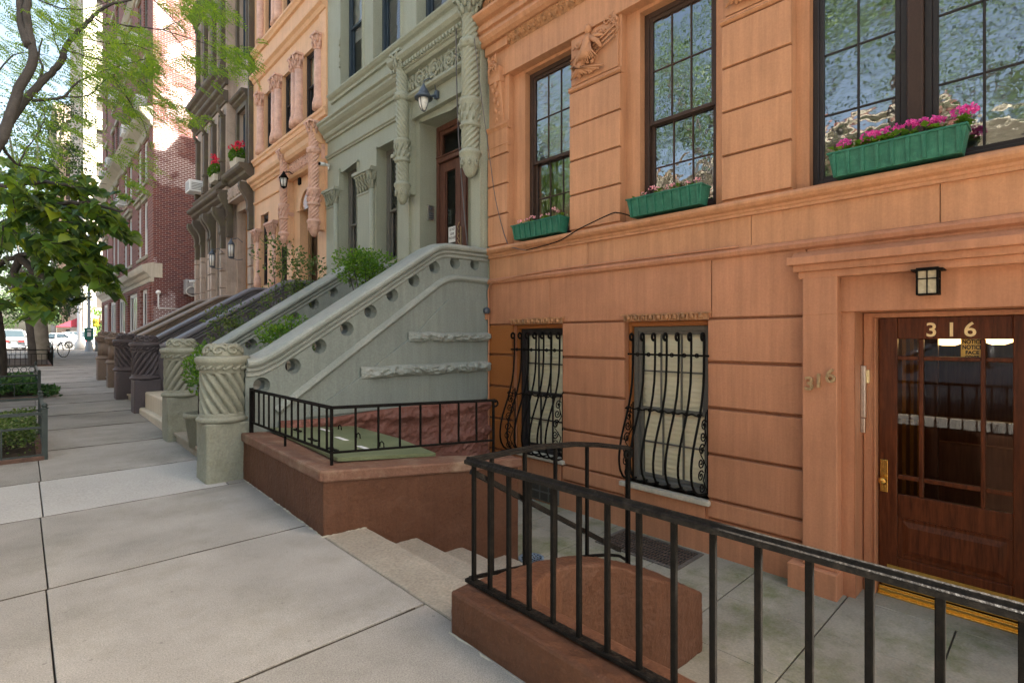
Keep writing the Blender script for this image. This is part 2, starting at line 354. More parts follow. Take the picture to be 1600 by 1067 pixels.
# ---------------------------------------------------------------- ground
def slab(mb, x0, x1, y0, y1, g=.006, zf=zs, th=.05):
    x0 += g*.6; x1 -= g*.6; y0 += g*1.7; y1 -= g*1.7
    a, b = zf(y0), zf(y1)
    mb.hexa([(x0,y0,a-th),(x1,y0,a-th),(x1,y1,b-th),(x0,y1,b-th),(x0,y0,a),(x1,y0,a),(x1,y1,b),(x0,y1,b)])
rows = [-5.3, -3.8, -2.3, -.8, .72, 2.235, 3.76, 5.30, 6.53, 8.05, 9.6, 11.1, 12.7, 14.2, 15.8, 17.3, 18.9, 20.4, 22, 23.5, 25, 26.5, 28, 29.5, 31, 33, 35, 37, 39, 41, 43, 45, 47, 49, 51, 53, 55, 57]
mb = MB(); mn = MB()
for i in range(len(rows)-1):
    y0, y1 = rows[i], rows[i+1]
    new = abs(y0-5.30) < .01
    xr = (1.50 if y1 < 3.8 else 1.60) if y1 <= 5.31 else (1.42 if new else 4.6)
    if y0 > 24: xr = 3.6
    if y0 > 41: xr = 3.6
    xj = .10+.011*max(0, y0-3) if y0 < 14 else .25
    (mn if new else mb).__class__
    t = mn if new else mb
    slab(t, xj, xr if not new else 1.40, y0, y1)
    if new: slab(mb, 1.40, 1.62, y0, y1)
    slab(t, -1.2, xj, y0, y1, g=.006)
struct(obj('sidewalk', mb, M['concrete'], bevel=.003))
struct(obj('sidewalk_patch', mn, M['concreteN'], bevel=.006))
mb = MB()
def strip(mb, x0, x1, dz, ys):
    for a, b in zip(ys[:-1], ys[1:]):
        mb.add([(x0,a,zs(a)+dz),(x1,a,zs(a)+dz),(x1,b,zs(b)+dz),(x0,b,zs(b)+dz)], [(0,1,2,3)])
strip(mb, -1.2, 1.66, -.03, [-5.3, 5.4]); strip(mb, -1.2, 4.6, -.03, [5.41, 31, 57])
struct(obj('pavement_bed', mb, M['joint']))
mb = MB(); rg = random.Random(9)
for y in rows[1:]:
    if abs(y-5.3) < .01 or abs(y-6.53) < .01: pass
    x1 = 1.44 if y < 3.3 else (1.5 if y < 5.4 else (1.22 if y < 8 else (1.5 if y < 24 else 3.6)))
    n = 24; P = []
    for i in range(n+1): P.append((-1.18+(x1+1.18)*i/n, y+rg.uniform(-.003, .003), zs(y)-.0035))
    w_ = .005 if y < 8 else .010
    mb.tube(P, [w_*rg.uniform(.5, 1.1) for _ in P], 5)
struct(obj('pavement_joints', mb, M['joint']))
mb = MB()
for a, b in [(-30, 5.4), (5.4, 31), (31, 58)]:
    for x0, x1 in ((-1.36, -1.2), (-10.7, -10.54)):
        mb.hexa([(x0,a,zs(a)-.3),(x1,a,zs(a)-.3),(x1,b,zs(b)-.3),(x0,b,zs(b)-.3),(x0,a,zs(a)+.003),(x1,a,zs(a)+.003),(x1,b,zs(b)+.003),(x0,b,zs(b)+.003)])
struct(obj('kerb', mb, M['limestone'], bevel=.015))
mb = MB(); strip(mb, -10.54, -1.36, -.14, [-30, 5.4, 31, 58]); mb.add([(-60,58,1.0),(60,58,1.0),(60,74,1.0),(-60,74,1.0)], [(0,1,2,3)])
mb.add([(-10.54,74,1.0),(-1.36,74,1.0),(-1.36,180,1.0),(-10.54,180,1.0)], [(0,1,2,3)])
struct(obj('road', mb, M['asphalt']))
mb = MB(); strip(mb, -15, -10.7, 0, [-30, 5.4, 31, 58]); mb.box(-1.36, 6, 74, 180, .9, 1.14); mb.box(-15, -10.54, 74, 180, .9, 1.14)
mb.box(4.6, 6, 42, 57, .9, 1.135)
struct(obj('far_sidewalk', mb, M['concreteN']))
mb = MB(); mb.add([(-400,-300,-.35),(400,-300,-.35),(400,5,-.35),(-400,5,-.35),(-400,40,.9),(400,40,.9),(400,900,.9),(-400,900,.9)], [(0,1,2,3),(3,2,5,4),(4,5,6,7)])
struct(obj('ground', mb, M['asphalt']))
# pale mortar crust where the walls meet the pavement, and a few cracks
mb = MB(); rg = random.Random(3)
def crust(p, q, z, n=70, w=.018):
    P = []; rr = []
    for i in range(n+1):
        u = i/n; P.append((p[0]+(q[0]-p[0])*u+rg.uniform(-.006, .004), p[1]+(q[1]-p[1])*u, z-.006)); rr.append(w*rg.uniform(.3, .8))
    mb.tube(P, rr, 5)
crust((1.493, 3.44), (1.555, 5.40), .67); crust((1.24, 5.405), (1.60, 5.405), .67, 20, .014); crust((1.50, 3.455), (1.80, 3.42), .672, 20, .014); crust((1.435, -2.4), (1.435, 1.94), .67, 110, .015)
struct(obj('mortar_crust', mb, surf('pale_mortar', (.36, .34, .27), rough=.95, var=.25, vscale=20, bump=.6)))
# areaway floor
mb = MB()
flat = lambda y: 0.0
ys_ = [-3.4, -2.1, -1.45, -.8, -.14, .52, 1.17, 1.84, 2.55, 3.3, 4.05, 4.75, 5.46]
xs_ = [1.7, 2.55, 3.3, 4.03, 4.72]
for i in range(len(ys_)-1):
    for j in range(len(xs_)-1):
        slab(mb, xs_[j], xs_[j+1], ys_[i], ys_[i+1], .003, flat)
slab(mb, 4.72, 5.06, -.02, 1.17, .002, flat)
struct(obj('areaway_paving', mb, M['bluestone'], bevel=.004))
mb = MB(); mb.box(1.62, 5.1, -3.4, 5.5, -.2, -.012); struct(obj('areaway_bed', mb, M['joint']))
# steps down from the pavement to the areaway
st = thing('areaway_steps', 'worn stone steps leading down from the pavement beside the brown areaway wall', 'steps', (1.9, 2.7, 0))
for (xa, xb, z) in ((1.505, 1.80, .671), (1.80, 2.20, .503), (2.20, 2.60, .336), (2.60, 3.02, .168)):
    mb = MB(); b = 3.55
    y_at = lambda x: 3.42-.117*(x-1.5)
    mb.hexa([(xa,1.93,-.05),(xb,1.93,-.05),(xb,y_at(xb)+.05,-.05),(xa,y_at(xa)+.05,-.05),(xa,1.93,z),(xb,1.93,z),(xb,y_at(xb)+.05,z),(xa,y_at(xa)+.05,z)])
    roughen(obj('step', mb, M['step'], st, bevel=.012, seg=3), 5, .010, .12)
# ---------------------------------------------------------------- generic facade helpers
def wall_sheet(mb, X, y0, y1, z0, z1, ops, depth):
    ys = sorted({round(v, 4) for v in [y0, y1]+[o[0] for o in ops]+[o[1] for o in ops]})
    zz = sorted({round(v, 4) for v in [z0, z1]+[o[2] for o in ops]+[o[3] for o in ops]})
    idx = {}
    vs = []; fs = []
    def V(x, y, z):
        k = (round(x, 4), round(y, 4), round(z, 4))
        if k not in idx: idx[k] = len(vs); vs.append(k)
        return idx[k]
    def hole(i, j):
        if i < 0 or j < 0 or i >= len(ys)-1 or j >= len(zz)-1: return False
        a, b = (ys[i]+ys[i+1])/2, (zz[j]+zz[j+1])/2
        return any(o[0] < a < o[1] and o[2] < b < o[3] for o in ops)
    for i in range(len(ys)-1):
        for j in range(len(zz)-1):
            a, b, c, d = ys[i], ys[i+1], zz[j], zz[j+1]
            if not hole(i, j): fs.append((V(X,a,c), V(X,a,d), V(X,b,d), V(X,b,c)))
            else:
                if not hole(i-1, j): fs.append((V(X,a,c), V(X+depth,a,c), V(X+depth,a,d), V(X,a,d)))
                if not hole(i+1, j): fs.append((V(X,b,c), V(X,b,d), V(X+depth,b,d), V(X+depth,b,c)))
                if not hole(i, j-1): fs.append((V(X,a,c), V(X,b,c), V(X+depth,b,c), V(X+depth,a,c)))
                if not hole(i, j+1): fs.append((V(X,a,d), V(X+depth,a,d), V(X+depth,b,d), V(X,b,d)))
    mb.add(vs, fs)
def mold(mb, X, y0, y1, prof):
    """moulding run along the street: prof = (projection, z) from bottom to top"""
    poly = [(X-p, z) for p, z in prof]
    poly = [(X+.03, prof[0][1])]+poly+[(X+.03, prof[-1][1])]
    mb.prism(poly, 'y', y0, y1)
def std_sill(p, z, h=.12):
    return [(.0, z-h), (.3*p, z-h), (.35*p, z-.72*h), (.7*p, z-.62*h), (p, z-.35*h), (p, z-.08*h), (.9*p, z)]
def window(parent, X, y0, y1, z0, z1, fm, sash=.5, nc=3, nr=2, cas=.05, sw=.035, mun=.016, glass=None, blind=None, bz=0.0, name='window', single=False, backing=None):
    mb = MB(); x0, x1 = X, X+.07
    mb.box(x0, x1, y0, y0+cas, z0, z1); mb.box(x0, x1, y1-cas, y1, z0, z1)
    mb.box(x0, x1, y0+cas, y1-cas, z1-cas, z1); mb.box(x0-.012, x1, y0+cas, y1-cas, z0, z0+cas)
    a, b, c, d = y0+cas, y1-cas, z0+cas, z1-cas
    m_ = c+(d-c)*sash
    def lite(xa, c0, c1, w):
        mb.box(xa, xa+.035, a, a+w, c0, c1); mb.box(xa, xa+.035, b-w, b, c0, c1)
        mb.box(xa, xa+.035, a+w, b-w, c0, c0+w); mb.box(xa, xa+.035, a+w, b-w, c1-w, c1)
        for k in range(1, nc):
            y = a+w+(b-a-2*w)*k/nc; mb.box(xa+.006, xa+.03, y-mun/2, y+mun/2, c0+w, c1-w)
        for k in range(1, nr):
            z = c0+w+(c1-c0-2*w)*k/nr; mb.box(xa+.008, xa+.028, a+w, b-w, z-mun/2, z+mun/2)
    g = MB()
    if single:
        lite(x0+.012, c, d, sw); g.add([(x0+.03,a,c),(x0+.03,b,c),(x0+.03,b,d),(x0+.03,a,d)], [(3,2,1,0)])
    else:
        lite(x0+.012, m_-sw/2, d, sw); lite(x0+.050, c, m_+sw/2, sw)
        g.add([(x0+.03,a,m_),(x0+.03,b,m_),(x0+.03,b,d),(x0+.03,a,d)], [(3,2,1,0)])
        g.add([(x0+.068,a,c),(x0+.068,b,c),(x0+.068,b,m_),(x0+.068,a,m_)], [(3,2,1,0)])
    w = obj(name, mb, fm, parent, bevel=.004, seg=1)
    obj('pane', g, glass or M['glass'], w)
    bb = MB()
    if blind is not None:
        zb = z0+(z1-z0)*bz; n = max(4, int((z1-zb)/.05))
        bb.grid(n*2, 1, lambda u, v: (x1+.012+(.006 if int(round(u*n*2)) % 2 else 0), a+(b-a)*v, zb+(z1-zb)*u), smooth=False)
        obj('blind', bb, blind, w)
    return w
def body(parent, y0, y1, z1, m, x0=5.05, x1=16.5, z0=0.0):
    """the house behind its front: party walls, back, roof, dark rooms"""
    mb = MB()
    mb.box(x0-.30, x1, y0+.01, y0+.15, z0, z1-.05); mb.box(x0-.30, x1, y1-.15, y1-.01, z0, z1-.05)
    mb.box(x1-.2, x1, y0+.15, y1-.15, z0, z1-.05); mb.box(x0-.3, x1, y0+.01, y1-.01, z1-.05, z1+.06)
    obj('party_walls', mb, m, parent)
    rm = MB(); rm.box(x0+2.4, x0+2.5, y0+.15, y1-.15, z0, z1-.06)
    z = z0+2.85
    while z < z1-.5: rm.box(x0-.0, x0+2.4, y0+.15, y1-.15, z, z+.2); z += 3.3
    obj('inner_walls', rm, M['room'], parent)
def scroll(mb, X, cy, cz, r, turns=1.6, t=.02, hand=1, a0=0, n=26, taper=True, plane='x'):
    pts = []; rr = []
    for i in range(n+1):
        u = i/n; a = a0+hand*turns*2*math.pi*u; q = r*(1-u*.88)
        pts.append((X-.004-.5*t*u, cy+q*math.cos(a), cz+q*math.sin(a)) if plane == 'x' else (cy+q*math.cos(a), X-.004-.5*t*u, cz+q*math.sin(a)))
        rr.append(t*(1-.45*u) if taper else t)
    mb.tube(pts, rr, 5)
def rinceau(mb, X, y0, y1, z0, z1, n, t=.018):
    """a run of carved leaf scrolls on a panel"""
    w = (y1-y0)/n; h = (z1-z0)/2; zc = (z0+z1)/2
    for i in range(n):
        cy = y0+w*(i+.5); hd = 1 if i % 2 else -1
        scroll(mb, X, cy, zc, min(w*.5, h)*.95, 1.7, t, hd, -math.pi/2*hd)
        mb.ball((X-.01, cy, zc), t*1.5, 8)
        for k in range(7):
            a = k/7*2*math.pi+.3; q = min(w*.5, h)*.72
            p = Vector((X, cy+q*math.cos(a), zc+q*math.sin(a))); e = Vector((X-.012, cy+(q+h*.36)*math.cos(a+.45*hd), zc+(q+h*.36)*math.sin(a+.45*hd)))
            e.y = min(max(e.y, y0), y1); e.z = min(max(e.z, z0), z1)
            mb.tube([p, (p+e)/2+Vector((-.01, 0, 0)), e], [t*.4, t*.9, t*.2], 5)
    for i in range(n+1):
        cy = y0+w*i
        for s in (-1, 1):
            mb.tube([(X, cy, zc), (X-.014, cy, zc+s*h*.5), (X-.004, cy, zc+s*h*.92)], [t*.5, t, t*.3], 5)
def twist(mb, cx, cy, z0, z1, r, lobes=9, amp=.13, pitch=1.0, n=72, m=40, hand=1, taper=1.0):
    prof = []
    for i in range(m+1): prof.append((r, z0+(z1-z0)*i/m))
    def rf(rr, an, z):
        u = (z-z0)/(z1-z0)
        s = abs(math.sin(lobes/2*(an-hand*(z-z0)*pitch)))
        return rr*(1+(taper-1)*u)*(1-amp+amp*1.25*s**.6)
    mb.lathe(cx, cy, prof, n, rf)
def leafcap(mb, cx, cy, z0, z1, r0, r1, n=8, abacus=.03, a0=0, a1=2*math.pi):
    """carved leaf capital: bell, two rows of curled leaves, corner volutes, abacus"""
    h = z1-z0
    mb.lathe(cx, cy, [(r0*1.08, z0), (r0*1.12, z0+.04*h), (r0*.98, z0+.1*h), (r0, z0+.3*h), (r0+(r1-r0)*.35, z0+.7*h), (r1*.92, z1-abacus)], 24)
    for row, (za, zb) in enumerate(((.08, .48), (.4, .86))):
        for k in range(n):
            a = 2*math.pi*(k+.5*row)/n; ra = r0*1.02+(r1-r0)*(.1+.5*row*.5); rb = r0+(r1-r0)*(.55+.45*row)+.018
            c, s = math.cos(a), math.sin(a)
            P = [(cx+c*ra, cy+s*ra, z0+za*h), (cx+c*(ra+.012), cy+s*(ra+.012), z0+(za+zb)/2*h), (cx+c*rb, cy+s*rb, z0+zb*h), (cx+c*(rb+.012), cy+s*(rb+.012), z0+(zb-.1)*h)]
            q = r0*.30
            mb.tube(P, [q*.7, q, q*.8, q*.35], 5)
    mb.prism([(cx-r1, cy-r1), (cx+r1, cy-r1), (cx+r1, cy+r1), (cx-r1, cy+r1)], 'z', z1-abacus, z1)
# ---------------------------------------------------------------- the orange house (number 316)
HO = thing('row_house', 'orange and terracotta row house with bowed window grilles and the mahogany door', 'house', (4.7, 1.7, 0))
OY0, OY1, OTOP = -2.2, 5.44, 14.6
lowops = [(4.10, 4.96, .55, 2.19), (2.30, 3.224, .50, 2.19), (.03, 1.12, -.1, 2.22)]
mb = MB(); wall_sheet(mb, 4.715, OY0, OY1, -.1, 2.76, lowops, .30)
def blocks(mb, y0, y1, zl, X, xb, g=.009, ch=.011):
    for a, b in zip(zl[:-1], zl[1:]):
        a2, b2 = a+g, b-g
        mb.add([(xb,y0,a2),(xb,y1,a2),(xb,y1,b2),(xb,y0,b2),(X,y0+ch*.4,a2+ch),(X,y1-ch*.4,a2+ch),(X,y1-ch*.4,b2-ch*.5),(X,y0+ch*.4,b2-ch*.5)],
               [(4,7,6,5),(0,4,5,1),(1,5,6,2),(2,6,7,3),(3,7,4,0)])
zl = [.334, .516, .936, 1.368, 1.793, 2.20]
blocks(mb, 3.224, 4.10, zl, 4.685, 4.716); blocks(mb, 1.46, 2.30, zl, 4.685, 4.716); blocks(mb, -2.2, -.32, zl, 4.685, 4.716)
mb.box(4.688, 4.72, 1.46, 4.972, -.05, .318)                       # base course
mb.box(4.69, 4.72, 2.33, 3.19, .318, .45); mb.box(4.69, 4.72, 4.13, 4.93, .318, .5)
for a, b in ((1.46, 2.26), (2.268, 4.3), (4.308, 5.435)): mb.box(4.688, 4.72, a, b, 2.212, 2.76)
mb.box(4.688, 4.72, -2.2, 1.452, 2.225, 2.76)
obj('lower_wall', mb, M['orange_low'], HO, bevel=.004)
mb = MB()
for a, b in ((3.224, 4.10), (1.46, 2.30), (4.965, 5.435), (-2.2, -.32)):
    for z in zl: mb.box(4.708, 4.7135, a+.003, b-.003, z-.006, z+.006)  # dark strips paint a shadow line into the grooves between the blocks
obj('wall_groove_shade', mb, surf('groove_shade', (.19, .082, .045), rough=.9, var=.2, bump=.2), HO)
mb = MB(); blocks(mb, 4.965, 5.435, zl, 4.685, 4.716); mb.box(4.689, 4.72, 4.975, 5.435, -.05, .318)
obj('ochre_wall_patch', mb, M['ochre'], HO, bevel=.006, label='glossy ochre brown blocks beside the grey-green stoop')
mb = MB()
mold(mb, 4.70, OY0, 5.43, [(0, 2.745), (.02, 2.745), (.045, 2.76), (.055, 2.79), (.04, 2.815), (.005, 2.83)])
obj('string_course', mb, M['orange_low'], HO)
mb = MB()
for a, b in ((-2.2, .6), (.606, 1.9), (1.906, 3.72), (3.726, 5.43)): mb.box(4.695, 4.73, a, b, 2.78, 3.14)
mold(mb, 4.70, OY0, 5.43, [(0, 3.10), (.035, 3.10), (.035, 3.125), (.045, 3.13), (.05, 3.15), (.085, 3.165), (.105, 3.19), (.108, 3.21), (.095, 3.232), (.02, 3.25)])
obj('sill_course', mb, M['orange'], HO)
# upper storey
upops = [(3.98, 4.82, 3.28, 5.46), (2.26, 3.09, 3.28, 5.46), (.06, 1.46, 3.28, 5.46)]
third = [(3.95, 4.85, 7.4, 9.6), (2.2, 3.1, 7.4, 9.6), (.3, 1.2, 7.4, 9.6), (3.95, 4.85, 10.9, 12.9), (2.2, 3.1, 10.9, 12.9), (.3, 1.2, 10.9, 12.9)]
mb = MB(); wall_sheet(mb, 4.78, OY0, OY1, 3.14, OTOP, upops+third, .25)
gz = [3.262, 3.67, 4.067, 4.465, 4.86]
GR = M['groove'] = surf('groove_shade', (.19, .082, .045), rough=.9, var=.2, bump=.2)  # dark brown standing in for the shade inside the grooves
piers = [(5.04, 5.435), (3.265, 3.97), (1.563, 2.157), (-.7, -.04), (-2.2, -1.6)]
for a, b in piers:
    mb.box(4.692, 4.782, a, b, 3.24, 5.62)
    blocks(mb, a, b, gz, 4.662, 4.693, .007, .006)
mb.box(4.66, 4.782, OY0, 5.43, 5.50, 5.84)                         # lintel band
for a, b in piers[1:4]:
    mold(mb, 4.692, a-.01, b+.012, [(.0, 4.865), (.03, 4.868), (.05, 4.885), (.035, 4.905), (.04, 4.92), (0, 4.93)])
    mb.box(4.668, 4.692, a+.03, b-.03, 4.94, 5.47)
mold(mb, 4.692, 5.03, 5.435, [(0, 4.565), (.02, 4.57), (.04, 4.59), (.02, 4.61), (0, 4.615)])
mold(mb, 4.692, 5.02, 5.435, [(0, 4.79), (.03, 4.80), (.045, 4.825), (.06, 4.84), (.06, 4.865), (.03, 4.87), (0, 4.875)])
for z in (5.62, 5.5):
    pass
obj('upper_wall', mb, M['orange'], HO, bevel=.004)
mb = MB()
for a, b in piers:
    for z in gz[1:]: mb.box(4.684, 4.6905, a+.003, b-.003, z-.0065, z+.0065)  # same painted shadow line at the back of each pier groove
obj('pier_groove_shade', mb, GR, HO)
# carved frieze, cornice
mb = MB()
mb.grid(4, 150, lambda u, v: (4.66-.07*math.sin(u*math.pi/2)-.012*noise.noise(Vector((0, v*90, u*7))), 4.98-5.5*v, 5.84+.12*u))
for i in range(60):
    y = 4.95-i*.09
    mb.ball((4.615, y, 5.885), .03, 6, sy=.8); mb.ball((4.60, y-.045, 5.93), .022, 6)
obj('carved_cove', mb, M['orange_rough'], HO)
mb = MB()
mold(mb, 4.66, OY0, 5.50, [(.02, 5.955), (.10, 5.955), (.14, 5.985), (.17, 6.03), (.165, 6.06), (.12, 6.075), (.12, 6.12), (.16, 6.13), (.16, 6.19), (.135, 6.2), (.135, 6.235), (.19, 6.25), (.25, 6.30), (.25, 6.335), (.02, 6.36)])
mb.box(4.56, 4.79, OY0, 5.43, 6.35, 6.62); mb.box(4.605, 4.79, 4.985, 5.43, 5.842, 5.956)
mold(mb, 4.66, OY0, 5.50, [(.10, 6.62), (.26, 6.64), (.34, 6.72), (.36, 6.78), (.36, 6.84), (.42, 6.88), (.42, 6.93), (.02, 7.0)])
obj('cornice', mb, M['orange'], HO, bevel=.004, seg=1)
mb = MB(); mb.box(4.55, 4.79, OY0, 5.43, 14.0, 14.5)
mold(mb, 4.66, OY0, 5.44, [(.12, 14.3), (.3, 14.4), (.5, 14.6), (.55, 14.8), (.02, 14.9)])
obj('roof_cornice', mb, M['orange'], HO)
mb = MB(); rinceau(mb, 4.56, .3, 5.3, 6.39, 6.58, 26, .017)
for y in [5.36-.42*i for i in range(10)]:
    for k in range(9):
        mb.ball((4.50-.022*k*.8, y, 6.60-.0*k+.012*k), .045-.002*k, 6)
obj('frieze_carving', mb, M['orange_rough'], HO)
# consoles and carved panels
mb = MB()
def console(mb, y0, y1, X, zt, zb, dep):
    yc = (y0+y1)/2; pts = []
    for i in range(15):
        u = i/14; pts.append((X-dep*(.15+.85*(1-u)**1.3)*(1 if u < .9 else .7), zt+(zb-zt)*u))
    poly = [(X+.02, zt)]+pts+[(X+.02, zb)]
    mb.prism(poly, 'y', y0, y1)
console(mb, 5.13, 5.33, 4.69, 5.62, 4.88, .10)
mb.box(4.60, 4.69, 5.12, 5.34, 5.42, 5.50)
obj('console', mb, M['orange'], HO, bevel=.006)
mb = MB()
rinceau(mb, 4.575, 5.16, 5.30, 5.50, 5.80, 1, .014)
for k in range(8): mb.ball((4.60+.012*k, 5.23+.03*(1 if k % 2 else -1), 5.38-.06*k), .026, 6, sz=1.6)
rinceau(mb, 4.69, 5.08, 5.40, 4.63, 4.78, 2, .014)
obj('console_carving', mb, M['orange'], HO)
def relief(mb, X, y0, y1, z0, z1, sd):
    """carved leaf-and-ribbon relief on a pier head"""
    rng = random.Random(sd); w = y1-y0; h = z1-z0
    def P(u, v, o=0): return (X-.01-o, y1-u*w, z0+v*h)       # u runs left to right in the picture
    mb.ball(P(.42, .86, .03), .045, 10, sz=1.25)
    mb.tube([P(.42, .78, .02), P(.44, .62, .05), P(.38, .45, .05), P(.40, .30, .05)], [.025, .055, .06, .08], 8)
    mb.tube([P(.50, .66, .05), P(.66, .52, .06), P(.72, .40, .04)], [.03, .028, .02], 6)
    mb.tube([P(.34, .66, .05), P(.22, .58, .04), P(.12, .66, .03)], [.026, .022, .014], 6)
    for k in range(9):
        a = k*.25; mb.tube([P(.38, .32, .04), P(.25-.02*k+.06*rng.random(), .22, .05), P(.04+.09*k, .03+.04*rng.random(), .03)], [.035, .03, .012], 6)
    for k in range(7):
        mb.tube([P(.36, .60, .02), P(.20-.015*k, .50-.03*k, .03), P(.08+.02*k, .44-.05*k, .02)], [.02, .022, .006], 5)
    for s_, u0 in ((1, .46), (-1, .36)):
        for k in range(8):
            a = -.2+.23*k; ln = .30-.018*k
            mb.tube([P(u0, .68-.02*k, .035), P(u0+s_*ln*.5*math.cos(a), .68-.02*k+ln*.45*math.sin(a), .045), P(u0+s_*ln*math.cos(a*.8), .66-.03*k+ln*.8*math.sin(a), .02)], [.016, .021, .006], 5)
    for k in range(10):
        mb.tube([P(.34+.02*k, .56, .07), P(.30+.028*k, .40, .085), P(.22+.05*k, .24-.01*(k % 3), .07)], [.006, .011, .005], 5)
    for k in range(12):
        u, v = .62+.34*rng.random(), .62+.34*rng.random()
        scroll(mb, X, y1-u*w, z0+v*h, .035+.02*rng.random(), 1.1, .012, rng.choice((-1, 1)), rng.random()*6, 12)
    for k in range(3):
        mb.tube([P(.50, .33+.09*k, .02), P(.98, .52+.09*k, .02)], .011, 5)
        mb.tube([P(.0, .30+.07*k, .01), P(.26, .40+.07*k, .01)], .011, 5)
    for k in range(16):
        mb.ball(P(.12+.6*rng.random(), .06+.3*rng.random(), .02), .02+.012*rng.random(), 6)
for a, b in piers[1:3]:
    mb = MB(); relief(mb, 4.668, a+.04, b-.03, 4.96, 5.56, 3 if a > 3 else 5)
    obj('carved_relief', mb, M['orange'], HO)
# egg-and-dart lintels over the grilles
for a, b in ((4.06, 4.99), (2.26, 3.25)):
    mb = MB(); mb.box(4.665, 4.69, a+.03, b-.03, 2.195, 2.255); mb.box(4.645, 4.69, a, b, 2.252, 2.268)
    n = 10
    for k in range(n):
        y = a+.05+(b-a-.1)*(k+.5)/n; mb.ball((4.662, y, 2.228), .03, 8, sz=.95, sy=.8); mb.box(4.642, 4.667, y+.038, y+.052, 2.2, 2.25)
    obj('egg_and_dart_lintel', mb, M['orange_rough'], HO)
for a, b, z in ((4.06, 4.99, .57), (2.27, 3.27, .50)):
    mb = MB(); mb.box(4.64, 4.9, a, b, z-.05, z); obj('stone_sill', mb, M['limestone'], HO, bevel=.012)
# windows
for a, b, z0, z1 in ((4.10, 4.96, .57, 2.19), (2.30, 3.224, .50, 2.19)):
    mb = MB(); mb.box(4.76, 4.86, a, a+.035, z0, z1); mb.box(4.76, 4.86, b-.035, b, z0, z1); mb.box(4.76, 4.86, a+.035, b-.035, z1-.05, z1)
    obj('window_casing', mb, M['ochre'], HO, bevel=.008)
    window(HO, 4.81, a+.035, b-.035, z0, z1-.05, M['frameG'] if a < 3 else M['frameD'], sash=.47, nc=3, nr=2, cas=.05, glass=M['glassLow'], blind=M['blind'], bz=.02)
for i, (a, b, z0, z1) in enumerate(upops[:2]):
    window(HO, 4.86, a, b, z0, z1, M['frameB'], sash=.46, nc=3, nr=2, cas=.055, sw=.04, glass=M['glassOld'], blind=M['curtain'] if i == 0 else None, bz=.5)
mb = MB(); mb.box(4.82, 4.92, .715, .815, 3.28, 5.46); obj('window_mullion', mb, M['frameB'], HO, bevel=.012)
for a, b in ((.06, .715), (.815, 1.46)):
    window(HO, 4.86, a, b, 3.28, 5.46, M['frameD'], nc=2, nr=4, cas=.045, single=True, glass=M['glassOld'], blind=M['blindG'], bz=0)
for (a, b, z0, z1) in third: window(HO, 4.9, a, b, z0, z1, M['frameB'], nc=1, nr=1)
body(HO, OY0, OY1, OTOP, M['orange_low'], z0=-.1, x0=7.4)
mb = MB(); mb.box(4.8, 7.1, OY0+.01, OY0+.14, -.1, OTOP-.06); mb.box(4.8, 7.1, OY1-.14, OY1-.008, -.1, OTOP-.06); mb.box(4.8, 7.1, OY0+.01, OY1-.008, OTOP-.05, OTOP+.055)
obj('side_walls', mb, M['orange_low'], HO)
mb = MB(); mb.box(5.02, 7.3, OY0+.15, OY1-.15, 2.76, 3.1); mb.box(6.5, 6.56, 1.3, OY1-.15, -.05, 2.75); mb.box(6.5, 6.56, OY0+.15, OY1-.15, 3.12, 6.9); mb.box(5.02, 7.3, OY0+.15, OY1-.15, 6.92, 7.1)
obj('rooms', mb, M['room'], HO)
# pilasters, door case
for y0, y1 in ((1.212, 1.46), (-.30, -.062)):
    mb = MB(); mb.box(4.60, 4.72, y0, y1, .2, 2.50); mb.box(4.545, 4.72, y0-.012, y1+.095, -.05, .20)
    mb.box(4.598, 4.72, y0+.001, y1-.001, 2.2, 2.49)
    obj('door_pilaster', mb, M['orange_low'], HO, bevel=.008)
mb = MB()
for y0, y1, z0, z1, off in ((-.55, 1.56, 2.605, 2.67, .165), (-.51, 1.525, 2.552, 2.608, .13), (-.47, 1.49, 2.495, 2.555, .10)): mb.box(4.72-off-.02, 4.69, y0, y1, z0, z1)
mb.prism([(4.60, 2.668), (4.69, 2.668), (4.69, 2.73)], 'y', -.54, 1.55)
obj('door_hood', mb, M['orange_low'], HO, bevel=.007)
mb = MB(); mb.box(4.93, 5.06, 1.03, 1.115, 0, 2.19); mb.box(4.93, 5.06, .035, .12, 0, 2.19); mb.box(4.93, 5.06, .035, 1.115, 2.18, 2.217)
for y in (1.035, .115): mb.box(4.915, 4.94, y-.006, y+.006, 0, 2.18)
obj('door_frame', mb, M['orange_low'], HO, bevel=.006)
